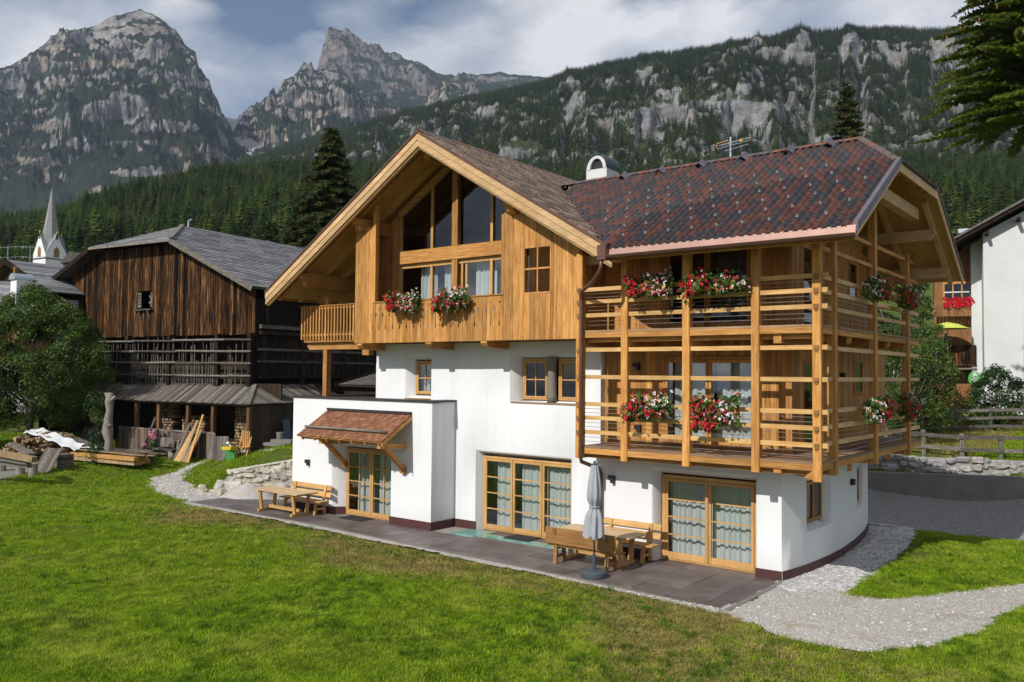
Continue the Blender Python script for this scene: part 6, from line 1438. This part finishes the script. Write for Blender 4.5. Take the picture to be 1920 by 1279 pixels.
for k in range(nn):
    a0, a1 = 2*math.pi*k/nn, 2*math.pi*(k+1)/nn
    for t0, t1 in ((0,.5),(.5,1)):
        f = lambda a, t: (-1.9+1.25*t*math.cos(a), 1.3+1.25*t*math.sin(a), zt2(606)-.42*t**1.6)
        pm_.add([f(a0,t0), f(a1,t0), f(a1,t1), f(a0,t1)], [(0,1,2,3)])
pm_.build('canopy', plain('lime_cloth', (.55,.60,.10), .8, .05, 4, objvar=0), PS2, smooth=True, recalc=False); MB().tube([(-1.9,1.3,zt2(690)),(-1.9,1.3,zt2(606))], .03, 8).build('pole', galva, PS2)
HS = thing('green_hose', 'coil of green garden hose hung below the neighbour balcony', 'hose', (NW[0],NW[1],2.4), NBA)
MB().tube([(-.45+.34*math.cos(a)*(1-.01*k),1.7-.01*k,zt2(710)+.42*math.sin(a)) for k, a in enumerate(np.linspace(0,25,60))], .03, 5).build('coil', green_p, HS)
# ------------------------------------------------------------------ village on the left
LH = thing('shingle_house', 'farmhouse with low grey shingle roof and open timber gable left of the barn', 'house')
rp, rq = at3(27,489,50), at3(135,503,53)
d_ = (rq-rp).normalized(); n_ = Vector((d_.y,-d_.x,0)).normalized()
if n_.dot(Vector(CAM)-rp) < 0: n_ = -n_
def LHp(s, o, z): return rp + Vector((d_.x,d_.y,0))*s + n_*o + Vector((0,0,z))
Lr = (rq-rp).length+4
zsl = .46
for sgn in (1,-1):
    for k in range(12):
        t0, t1 = k/12, (k+1.3)/12; W5 = 4.4*sgn
        m = MB().add([LHp(-.6,W5*t1,-4.4*zsl*t1+.03),LHp(Lr,W5*t1,-4.4*zsl*t1+.03),LHp(Lr,W5*t0,-4.4*zsl*t0),LHp(-.6,W5*t0,-4.4*zsl*t0),LHp(-.6,W5*t1,-4.4*zsl*t1-.04),LHp(Lr,W5*t1,-4.4*zsl*t1-.04)], [(0,1,2,3),(4,5,1,0)]); m.build('shingle_course', shingle_g, LH, recalc=False)
MB().add([LHp(0,-3.9,-6),LHp(0,3.9,-6),LHp(0,3.9,-2.5),LHp(0,0,-.15),LHp(0,-3.9,-2.5)], [(0,1,2,3,4)]).build('gable', furn_d, LH)
MB().bar(LHp(-.7,0,-.12),LHp(-.7,4.45,-4.4*zsl-.12),.08,.3).build('verge_board', barnd, LH); MB().bar(LHp(-.7,0,-.12),LHp(-.7,-4.45,-4.4*zsl-.12),.08,.3).build('verge_board', barnd, LH)
MB().bar(LHp(-.75,1.2,-2.4),LHp(-.75,1.2,-.5),.15,.15).build('king_post', larch[2], LH); MB().bar(LHp(-.7,-2.6,-1.9),LHp(-.7,2.6,-1.9),.15,.2).build('tie_beam', larch[0], LH)
MB().add([LHp(.2,3.9,-9),LHp(Lr-.4,3.9,-9),LHp(Lr-.4,3.9,-2.4),LHp(.2,3.9,-2.4)], [(0,1,2,3)]).add([LHp(.2,-3.9,-9),LHp(.2,3.9,-9),LHp(.2,3.9,-2.4),LHp(.2,-3.9,-2.4)], [(0,1,2,3)]).build('wall', stucco2, LH)
LH2 = thing('low_shingle_house', 'lower grey shingle roof with a white arched chimney in front of the farmhouse', 'house')
ra, rb = at3(-160,522,47), at3(78,530,46)
for k in range(10):
    t0, t1 = k/10, (k+1.3)/10; v = (rb-ra); dn = Vector((-v.y,v.x,0)).normalized()*-1
    if dn.dot(Vector(CAM)-ra) < 0: dn = -dn
    f = lambda p, t, e: p + dn*4.5*t + Vector((0,0,-2.0*t+e))
    MB().add([f(ra,t1,.03),f(rb,t1,.03),f(rb,t0,0),f(ra,t0,0),f(ra,t1,-.04),f(rb,t1,-.04)], [(0,1,2,3),(4,5,1,0)]).build('shingle_course', shingle_g, LH2, recalc=False)
MB().ext([ra+dn*4.2+Vector((0,0,-8)), rb+dn*4.2+Vector((0,0,-8)), rb+dn*4.2+Vector((0,0,-2)), ra+dn*4.2+Vector((0,0,-2))], -dn*.3).build('wall', stucco2, LH2)
cc_ = at3(35,540,43); CH2 = MB().box(cc_.x-.36,cc_.x+.36,cc_.y-.36,cc_.y+.36,cc_.z-1.6,cc_.z+.40).build('chimney', stucco, LH2)
am = [(cc_.x+.38*math.cos(a), cc_.z+.40+.32*math.sin(a)) for a in np.linspace(0, math.pi, 9)]
MB().ext([(a,cc_.y-.45,b) for a,b in am], (0,.9,0)).build('arched_top', galva, CH2)
for px, lab in ((8,'thin television aerial mast on the outermost village roof'),(50,'thin television aerial mast with two booms behind the farmhouse roof')):
    b_ = at3(px,500,66); AE2 = thing('television_aerial', lab, 'aerial', b_); MB().tube([(0,0,-1.5),(0,0,1.7)], .025, 5).build('mast', galva, AE2)
    for z in (1.5,.7):
        MB().tube([(-.6,-.4,z),(1.3,.9,z+.1)], .014, 4).build('boom', galva, AE2)
        for k in range(4): MB().tube([(-.5+k*.5,-.33+k*.35,z-.1+k*.015),(-.5+k*.5,-.33+k*.35,z+.12+k*.015)], .010, 4).build('element', galva, AE2)
# church tower
cb = at3(88,505,165); CT = thing('church_tower', 'slim white church tower with gablets and a tall needle spire', 'church', (cb.x,cb.y,cb.z-14), YAW-.55)
w = 2.15; z1_ = 14+(505-488)/F*165+1.0; z2_ = 14+(505-440)/F*165; z3_ = 14+(505-347)/F*165
MB().box(-w,w,-w,w,0,z1_).build('shaft', stucco, CT)
MB().box(-w-.1,w+.1,-w-.1,w+.1,z1_-1.0,z1_-.8).build('cornice', metal_d, CT)
for k in range(4):
    a = k*math.pi/2; M = Matrix.Rotation(a, 4, 'Z')
    G_ = MB().ext([M @ Vector(p) for p in ((-w,-w,z1_),(w,-w,z1_),(0,-w,z2_))], M @ Vector((0,.3,0))).build('gablet', stucco, CT)
    MB().ext([M @ Vector(p) for p in [(-.55,-w-.02,z1_-.6),(.55,-w-.02,z1_-.6),(.55,-w-.02,z1_+.9),(0,-w-.02,z1_+1.5),(-.55,-w-.02,z1_+.9)]], M @ Vector((0,.1,0))).build('bell_opening', furn_d, G_)
    MB().ext([M @ Vector(p) for p in [(-.2,-w-.02,z1_+2.9),(.2,-w-.02,z1_+2.9),(.2,-w-.02,z1_+4.0),(-.2,-w-.02,z1_+4.0)]], M @ Vector((0,.1,0))).build('slit_window', blackm, G_)
    MB().lathe([(.02,0),(.16,.25),(.02,.5),(.01,.9)], 8, tuple(M @ Vector((0,-w,z2_)))).build('finial', yellow_p, G_)
sv = [(1.95*math.cos(a+math.pi/8), 1.95*math.sin(a+math.pi/8), z1_+.8) for a in np.linspace(0,2*math.pi,9)[:-1]]
MB().add(sv+[(0,0,z3_)], [(k,(k+1)%8,8) for k in range(8)]).build('spire', shingle_g, CT)
for k in range(4):
    M = Matrix.Rotation(k*math.pi/2, 4, 'Z'); MB().add([M @ Vector(p) for p in ((0,-w-.1,z2_+.1),(-w-.12,-w-.1,z1_-.1),(0,0,z2_+.1))], [(0,1,2)]).add([M @ Vector(p) for p in ((0,-w-.1,z2_+.1),(w+.12,-w-.1,z1_-.1),(0,0,z2_+.1))], [(0,1,2)]).build('gablet_roof', shingle_g, CT)
hb = at3(160,492,150); o = MB().box(-3,3,-3,3,-3,1.2).ext([(-3.4,-3.4,1.2),(3.4,-3.4,1.2),(0,-3.4,3.0)], (0,6.8,0)).build('hut', greyw[0]); o.location = hb - Vector((0,0,1.5)); tag(o, 'small grey hut on the meadow above the barn roof', 'hut')
# ------------------------------------------------------------------ trees and bushes
def leaves_mesh(name, clumps, per, size, mat, seed, flatten=.55, pin=0):
    """leaf quads on twigs inside many clumps; pin = leaflets set along a stalk"""
    r = np.random.RandomState(seed); V, Fc = [], []; n = 0
    for (cx_, cy_, cz_, rad) in clumps:
        d = r.normal(size=(per, 3)); d /= np.linalg.norm(d, axis=1)[:,None]; rr_ = rad*r.uniform(.35, 1.0, per)**.6
        c = np.array([cx_,cy_,cz_]) + d*rr_[:,None]*np.array([1,1,.8])
        up = d*.7 + np.array([0,0,.55]) + r.normal(size=(per,3))*.45; up /= np.linalg.norm(up, axis=1)[:,None]
        ax_ = np.cross(up, r.normal(size=(per,3))); ax_ /= np.linalg.norm(ax_, axis=1)[:,None]; bx_ = np.cross(up, ax_)
        s = size*r.uniform(.6, 1.25, per)[:,None]
        if pin:
            for k in range(pin):
                t = (k/(pin-1)-.5)*2.2
                for sd_2 in (-1, 1):
                    e = c + ax_*s*t; tip = e + bx_*s*sd_2*.75 + ax_*s*.2
                    V.append(np.stack([e, (e+tip)/2+ax_*s*.16, tip, (e+tip)/2-ax_*s*.16], 1).reshape(-1,3)); Fc.append(np.arange(4*per).reshape(-1,4)+n); n += 4*per
        else:
            V.append(np.stack([c-ax_*s, c-bx_*s*flatten, c+ax_*s, c+bx_*s*flatten], 1).reshape(-1,3)); Fc.append(np.arange(4*per).reshape(-1,4)+n); n += 4*per
    return npmesh(name, np.concatenate(V), np.concatenate(Fc), mat)
def limbs(base, h, spread, n, r0, seed, lean=(0,0)):
    r = random.Random(seed); m = MB()
    m.tube([(0,0,-.3),(lean[0]*.3,lean[1]*.3,h*.3),(lean[0],lean[1],h*.75)], [r0, r0*.75, r0*.25], 8)
    for k in range(n):
        a = r.uniform(0,6.28); z0_ = h*r.uniform(.25,.6); q = r.uniform(.5,1)*spread
        m.tube([(lean[0]*z0_/h,lean[1]*z0_/h,z0_),(q*.5*math.cos(a),q*.5*math.sin(a),z0_+h*.15),(q*math.cos(a),q*math.sin(a),z0_+h*r.uniform(.2,.42))], [r0*.4, r0*.22, .02], 6)
    return m
def broad_tree(name, label, loc, clumps, per, size, mat, seed, h, spread, r0=.14, pin=0, cat='tree', bk=bark, nl=9):
    T = thing(name, label, cat, loc); limbs(None, h, spread, nl, r0, seed).build('trunk', bk, T, smooth=True)
    o = inst('crown', leaves_mesh('crown', clumps, per, size, mat, seed, pin=pin), T); tag(o, kind='stuff'); return T
def crown_clumps(seed, n, rx, ry, z0, z1, rad, taper=.35, cx0=0.0):
    r = random.Random(seed); out = []
    while len(out) < n:
        t = r.random(); k = math.sin(math.pi*min(1, max(0, t*(1-taper*.3)+.12)))**.7; a = r.uniform(0,6.283); q = r.uniform(.45,1)**.5*k
        out.append((cx0+rx*q*math.cos(a), ry*q*math.sin(a), z0+(z1-z0)*t, rad*r.uniform(.7,1.25)))
    return out
# big ash in front of the barn: its crown reaches out of the picture
tb = PT(60,43); tz = g1(tb[0],tb[1])
broad_tree('ash_tree', 'large leafy ash tree covering the left half of the barn front', (tb[0],tb[1],tz), crown_clumps(5, 340, 4.1, 3.4, 1.7, 8.3, .55), 46, .19, ashleaf, 5, 7.8, 3.4, .2, pin=3)
tb = PT(-70,44); broad_tree('ash_tree', 'second ash tree half out of the picture behind the timber yard', (tb[0],tb[1],g1(tb[0],tb[1])), crown_clumps(6, 110, 3.0, 3.0, 1.9, 7.4, .6), 46, .19, ashleaf, 6, 7.0, 2.6, .18, pin=3)
tb = PT(206,39.5); tz = g1(tb[0],tb[1])
T = thing('pollarded_trunk', 'thick bare grey pollarded trunk in front of the lean-to', 'tree', (tb[0],tb[1],tz))
MB().tube([(0,0,-.2),(.03,0,.5),(.09,0,1.1),(-.06,0,1.5),(-.02,0,2.0),(.09,0,2.5),(.04,0,2.9),(.12,0,3.3)], [.30,.21,.17,.25,.20,.15,.20,.15], 9).tube([(.1,0,2.9),(.36,.1,3.15)], [.10,.07], 6).tube([(0,0,2.9),(-.25,-.05,3.3)], [.09,.06], 6).tube([(0,0,1.7),(.35,-.1,1.85)], [.09,.06], 6).tube([(0,0,1.9),(-.5,-.1,2.1)], [.08,.04], 6).build('trunk', barkp, T, smooth=True)
tag(inst('twigs', leaves_mesh('twigs', [(-.55,-.2,2.4,.4),(-.35,-.25,2.0,.35),(-.75,-.2,2.2,.3),(-.4,-.2,2.9,.3)], 70, .08, bushleaf, 3, pin=4), T), kind='stuff')
tag(inst('shrub_leaves', leaves_mesh('shrub_leaves', [(-.7,-.4,2.6,.5),(-.45,-.45,3.1,.45),(-.45,-.3,.9,.5),(-.6,-.3,1.3,.45),(-.3,-.35,.4,.45),(-.15,-.4,.7,.4),(-.1,-.4,.2,.35)], 150, .06, darkleaf, 4), T), kind='stuff')
tb = PT(290,40.2); T = thing('flowering_shrub', 'small flowering shrub with pink blossoms at the board fence', 'shrub', (tb[0],tb[1],g1(tb[0],tb[1])))
MB().tube([(0,0,-.1),(.05,0,.8)], .03, 5).build('stem', bark, T); tag(inst('leaves', leaves_mesh('leaves', [(0,0,.4,.4),(.25,0,.25,.3),(-.25,0,.3,.3),(.1,0,.9,.25)], 90, .05, darkleaf, 8), T), kind='stuff')
tag(inst('blossoms', leaves_mesh('blossoms', [(.1,-.1,1.3,.22),(.3,-.1,1.15,.12),(-.6,-.1,.75,.10)], 60, .05, pink_f, 9, 1.0), T), kind='stuff')
# right side bushes
for px, d, n, rx, z0_, z1_, mt, lab, nm, sd_3, sz in ((1705,41,90,2.3,.6,6.3,bushleaf,'tall light green bushy tree directly behind the side balcony','leafy_tree',31,.075),(1728,44,60,1.5,.4,6.6,bushleaf,'slender pale green tree beside the yellow parasol','leafy_tree',32,.075),(1690,50,80,2.8,.5,9.0,darkleaf,'dark green tree rising under the gable eave','leafy_tree',33,.09),
        (1868,46.5,70,1.35,.3,3.2,darkleaf,'rounded dark green bush in front of the white house wall','round_bush',34,.075),(1668,43,60,1.8,.4,5.0,ashleaf,'green tree seen through the side balcony rails','leafy_tree',36,.08)):
    tb = PT(px, d); broad_tree(nm, lab, (tb[0],tb[1],g1(tb[0],tb[1])), crown_clumps(sd_3, n, rx, rx, z0_, z1_, .5 if rx > 1.5 else .36), 95, sz, mt, sd_3, z1_*.9, rx*.8, .10, cat='tree' if nm == 'leafy_tree' else 'bush', bk=birch if sd_3 == 36 else bark)
HG = thing('hedge', 'thick green hedge behind the three-rail fence', 'hedge', PT(1600,46.2))
hc = []
for k in range(90):
    q = PT(1640+k*5, 46.2+rnd.uniform(-.8,.8)); b0 = PT(1600,46.2); hc.append((q[0]-b0[0], q[1]-b0[1], g1(q[0],q[1])+rnd.uniform(.2,1.6), .5))
tag(inst('leaves', leaves_mesh('leaves', hc, 90, .075, bushleaf, 41), HG), kind='stuff'); MB().tube([(hc[0][0],hc[0][1],1.5),(hc[-1][0],hc[-1][1],1.8)], .04, 5).build('stems', bark, HG)
# spruces
def spruce(name, label, loc, h, r, whorls, per, seed, mat, twig=.34, cones=False, z0=.1, dens=1.0, droop=.28, side=None):
    R_ = np.random.RandomState(seed); T = thing(name, label, 'tree', loc); tm = MB()
    tm.tube([(0,0,-.3),(0,0,h*.4),(0,0,h*.985)], [h*.016+.05, h*.010+.03, .012], 9); V, Fc, n = [], [], 0; CV = []
    for w_ in range(whorls):
        k = w_/(whorls-1); z = h*(z0+(1-z0)*k**.95); L0 = r*((1-k)**.75)+.18
        for b in range(per):
            an = 2*math.pi*(b+R_.rand()*.9)/per + w_*2.399; l = L0*R_.uniform(.62,1.1); zz = z+R_.uniform(-.5,.5)*h*(1-z0)/whorls
            ca, sa = math.cos(an), math.sin(an); nt_ = max(4, int(l/twig*3.4*dens)); dr = droop*R_.uniform(.7,1.4)
            path = lambda q: np.array([ca*l*q, sa*l*q, zz + l*(.10*q - dr*q*q + .10*max(0,q-.75))])
            tm.tube([path(0), path(.5), path(.97)], [.012+l*.008, .01+l*.004, .004], 4, False)
            for s in range(nt_):
                q = .12+.88*(s+R_.rand())/nt_; c = path(q); wd = twig*(.55+.75*math.sin(math.pi*min(1, q*.85+.12)))*R_.uniform(.7,1.3)
                for sd4 in (-1, 1):
                    fwd = .55+R_.uniform(-.15,.25); dirv = np.array([ca*fwd - sd4*sa, sa*fwd + sd4*ca, R_.uniform(-.55,.12)]); dirv /= np.linalg.norm(dirv)
                    up = np.cross(dirv, [ca,sa,0.]); up = np.array([0,0,1.]) + R_.normal(size=3)*.3; sdv = np.cross(dirv, up); sdv /= np.linalg.norm(sdv)
                    e = c + dirv*wd; hw = wd*.17
                    V += [c-sdv*hw*.5, c+dirv*wd*.45-sdv*hw+[0,0,-.02], e, c+dirv*wd*.45+sdv*hw+[0,0,-.02]]
                    Fc.append((n,n+1,n+2,n+3)); n += 4
                    vdn = np.array([0,0,-1.])*hw*2.0
                    V += [c, c+dirv*wd*.5+vdn*.2, e, c+dirv*wd*.5+vdn*1.2]; Fc.append((n,n+1,n+2,n+3)); n += 4
            if cones and k > .15:
                for _ in range(R_.randint(1,5)):
                    q = R_.uniform(.78,1.0); CV.append(path(q)+np.array([R_.uniform(-.15,.15),R_.uniform(-.15,.15),-.08]))
    tm.build('trunk', bark, T); tag(inst('needles', npmesh('needles', np.array(V), np.array(Fc), mat), T), kind='stuff')
    if CV:
        cmb = MB()
        for c in CV: cmb.lathe([(.005,-.17),(.028,-.12),(.026,-.03),(.008,0)], 5, tuple(c))
        tag(cmb.build('cones', cone_m, T), kind='stuff')
    return T
p = PT(1944,34); spruce('spruce_tree', 'tall cone-bearing spruce with long boughs beside the white house', (p[0],p[1],g1(p[0],p[1])), 30.0, 4.2, 54, 9, 3, needle, .27, True, .46, 1.6, .24)
p = PT(615,62); spruce('spruce_tree', 'old brown-green spruce with ragged top behind the barn roof', (p[0],p[1],g1(p[0],p[1])), 4.75+(697-240)/F*62-g1(p[0],p[1]), 5.6, 36, 9, 5, needle_d, .42, True, .15, 1.5, .30)
p = PT(555,66); spruce('spruce_tree', 'shorter spruce in front of the ragged one, just over the barn ridge', (p[0],p[1],g1(p[0],p[1])), 4.75+(697-385)/F*66-g1(p[0],p[1]), 3.6, 26, 8, 6, needle_d, .40, False, .15, 1.5, .30)
p = PT(505,72); spruce('spruce_tree', 'small dark spruce beside the barn roof edge', (p[0],p[1],g1(p[0],p[1])), 4.75+(697-420)/F*72-g1(p[0],p[1]), 3.2, 24, 8, 7, needle_d, .40, False, .15, 1.5, .30)
p = PT(1592,70); spruce('spruce_tree', 'dark spruce rising directly behind the tiled wing ridge', (p[0],p[1],g1(p[0],p[1])), 4.75+(707-158)/F*70-g1(p[0],p[1]), 4.8, 34, 9, 8, needle_d, .40, True, .15, 1.6, .30)
# ------------------------------------------------------------------ grass
def tuft(n, h, spread, seed, mat):
    r = random.Random(seed); m = MB()
    for k in range(n):
        a = r.uniform(0,6.28); x, y = r.uniform(-spread,spread), r.uniform(-spread,spread); hh = h*r.uniform(.5,1.2); b = hh*r.uniform(.2,.9); w_ = r.uniform(.003,.006)
        ca, sa = math.cos(a), math.sin(a); px_, py_ = -sa*w_, ca*w_
        m.add([(x-px_,y-py_,-.01),(x+px_,y+py_,-.01),(x+ca*b*.4+px_,y+sa*b*.4+py_,hh*.6),(x+ca*b*.4-px_,y+sa*b*.4-py_,hh*.6),(x+ca*b,y+sa*b,hh)], [(0,1,2,3),(3,2,4)])
    return bpy.data.objects.new('grass_tuft', m.mesh('grass_tuft', mat, False, False))
def grassmat(name, c1, c2, c3):
    m, t, p, out = newmat(name); r, ge = rand_node(t); P_ = ge.outputs['Position']
    c = ramp(t, [(0, c1), (1, c2)], r).outputs[0]
    n = noise(t, P_, .55, 4, .6); c = mixc(t, ramp(t, [(.48, (0,0,0)), (.7, (.8,.8,.8))], n).outputs[0], c, c3)
    c = mixc(t, 1.0, c, ramp(t, [(.3, (.62,.66,.6)), (.7, (1.3,1.25,1.1))], noise(t, P_, 2.2, 3)).outputs[0], 'MULTIPLY')
    LK(t, c, p.inputs['Base Color']); p.inputs['Roughness'].default_value = .6; p.inputs['Specular IOR Level'].default_value = .2
    tr = N(t, 'ShaderNodeBsdfTranslucent'); LK(t, c, tr.inputs[0]); mx = N(t, 'ShaderNodeMixShader'); mx.inputs[0].default_value = .35
    LK(t, p.outputs[0], mx.inputs[1]); LK(t, tr.outputs[0], mx.inputs[2]); LK(t, mx.outputs[0], out.inputs[0]); return m
grass_m = grassmat('grass_blade', (.150,.260,.009), (.290,.410,.018), (.33,.38,.045))
grass_d = grassmat('dry_grass_blade', (.25,.235,.06), (.37,.32,.105), (.38,.28,.13))
gs = [tuft(20, .046, .075, 1, grass_m), tuft(20, .056, .08, 2, grass_m)]; gd = tuft(14, .045, .08, 3, grass_d)
rg = np.random.RandomState(4)
def lawn_points(n, dlo, dhi, plo=-200, phi=2350):
    d = np.sqrt(rg.uniform(dlo**2, dhi**2, n)); px = rg.uniform(plo, phi, n)
    X_ = (px-960)/F*d; x = CAM[0] - _sy*d + _cy*X_; y = CAM[1] + _cy*d + _sy*X_
    ok = ~((x > -20.9) & (x < .12) & (y > -2.4-.035*np.maximum(0, x+13)) & (y < 9))
    for po in SHEETS: ok &= ~inside(x + rg.normal(0,.07,n), y + rg.normal(0,.07,n), po)
    return x[ok], y[ok]
P1, P2, P3 = lawn_points(160000, 9.5, 20), lawn_points(120000, 20, 34), lawn_points(52000, 34, 52)
x, y = np.concatenate([P1[0], P2[0], P3[0]]), np.concatenate([P1[1], P2[1], P3[1]])
z = gz(x, y); s = rg.uniform(.7, 1.35, len(x))*np.where(np.hypot(x-CAM[0], y-CAM[1]) > 30, 1.5, 1.0)
bare = fbm(x*.55, y*.55, 0, 4, 31) + rg.normal(0, .06, len(x)); kp = (bare < .38) | (rg.rand(len(x)) < .22); x, y, z, s = x[kp], y[kp], z[kp], s[kp]; s = s*(1+.35*fbm(x*.9, y*.9, 0, 3, 44))
dry = fbm(x*.22, y*.22, 0, 4, 3) + (1.2*np.clip((y+6.9)/3.0, 0, 1)*np.clip((x+24)/6, 0, 1)*(x < .6) + .55*np.clip((x+3)/6, 0, 1)*(y < -3) - .15) + rg.normal(0, .22, len(x))
kd = dry > .50
for nm, m_, so_ in (('lawn_grass', ~kd, gs), ('dry_grass', kd, [gd])):
    ii = np.where(m_)[0]
    for k, sr in enumerate(so_):
        q = ii[k::len(so_)]; gn_scatter(nm, np.stack([x[q], y[q], z[q]], 1), s[q], sr, seed=20+k)

gc = tuft(34, .13, .10, 5, grassmat('clump_blade', (.05,.13,.006), (.10,.21,.010), (.11,.20,.016)))
q = np.where((fbm(x*.4, y*.4, 0, 3, 61) > .12) & (rg.rand(len(x)) < .018))[0]
gn_scatter('grass_clumps', np.stack([x[q], y[q], z[q]], 1), rg.uniform(.5, 1.1, len(q)), gc, seed=33)
# loose stones on the gravel
def pebble(seed, mat): return bpy.data.objects.new('pebble', MB().rock((0,0,0), 1, .8, .55, seed, 1).mesh('pebble', mat))
peb_w = palette('pebble_white', [(.48,.47,.45),(.38,.37,.36),(.58,.56,.54),(.30,.29,.28)], .9, .2, .15, 20, 0)
peb_g = palette('pebble_grey', [(.50,.48,.45),(.42,.40,.37),(.60,.57,.53),(.33,.31,.28)], .9, .2, .15, 20, 0)
def strew(poly, n, size, src, name, seed):
    r = np.random.RandomState(seed); a = np.array(poly); x = r.uniform(a[:,0].min(), a[:,0].max(), n); y = r.uniform(a[:,1].min(), a[:,1].max(), n)
    ok = inside(x, y, [tuple(p) for p in poly]) & (np.hypot(x-CAM[0], y-CAM[1]) < 45); x, y = x[ok], y[ok]; zz = gz(x, y)
    fl = (x > -20.9) & (x < .55) & (y > -3.5) & (y < 9.2); zz = np.where(fl, np.maximum(zz, -.012), zz)+.018
    ok = ~((x > -20.8) & (x < .1) & (y > -3.05) & (y < 0)); 
    gn_scatter(name, np.stack([x, y, zz], 1)[ok], r.uniform(size[0], size[1], ok.sum())*np.where(r.rand(ok.sum()) < .05, 2.2, 1), src, seed=seed)
strew(SHEETS[0], 60000, (.008, .020), pebble(1, peb_g), 'gravel_stones', 1); strew(SHEETS[1], 60000, (.014, .034), pebble(2, peb_w), 'bed_stones', 2)
strew(SHEETS[3], 26000, (.008, .02), pebble(3, peb_g), 'gravel_stones', 3); strew(SHEETS[2], 30000, (.01, .025), pebble(4, peb_g), 'gravel_stones', 4); strew(SHEETS[4], 30000, (.012, .03), pebble(5, peb_g), 'gravel_stones', 5)
# ------------------------------------------------------------------ mountain air
hz = MB().box(-4500,2500,-600,4200,-250,1500).build('haze', None); tag(hz, kind='stuff')
hm = bpy.data.materials.new('haze'); hm.use_nodes = True; ht = hm.node_tree; ht.nodes.clear(); ho = N(ht, 'ShaderNodeOutputMaterial'); hv = N(ht, 'ShaderNodeVolumePrincipled')
hv.inputs['Color'].default_value = (.62, .76, 1.0, 1); hv.inputs['Density'].default_value = 7.5e-5; hv.inputs['Anisotropy'].default_value = .0; LK(ht, hv.outputs[0], ho.inputs['Volume']); hz.data.materials.append(hm)
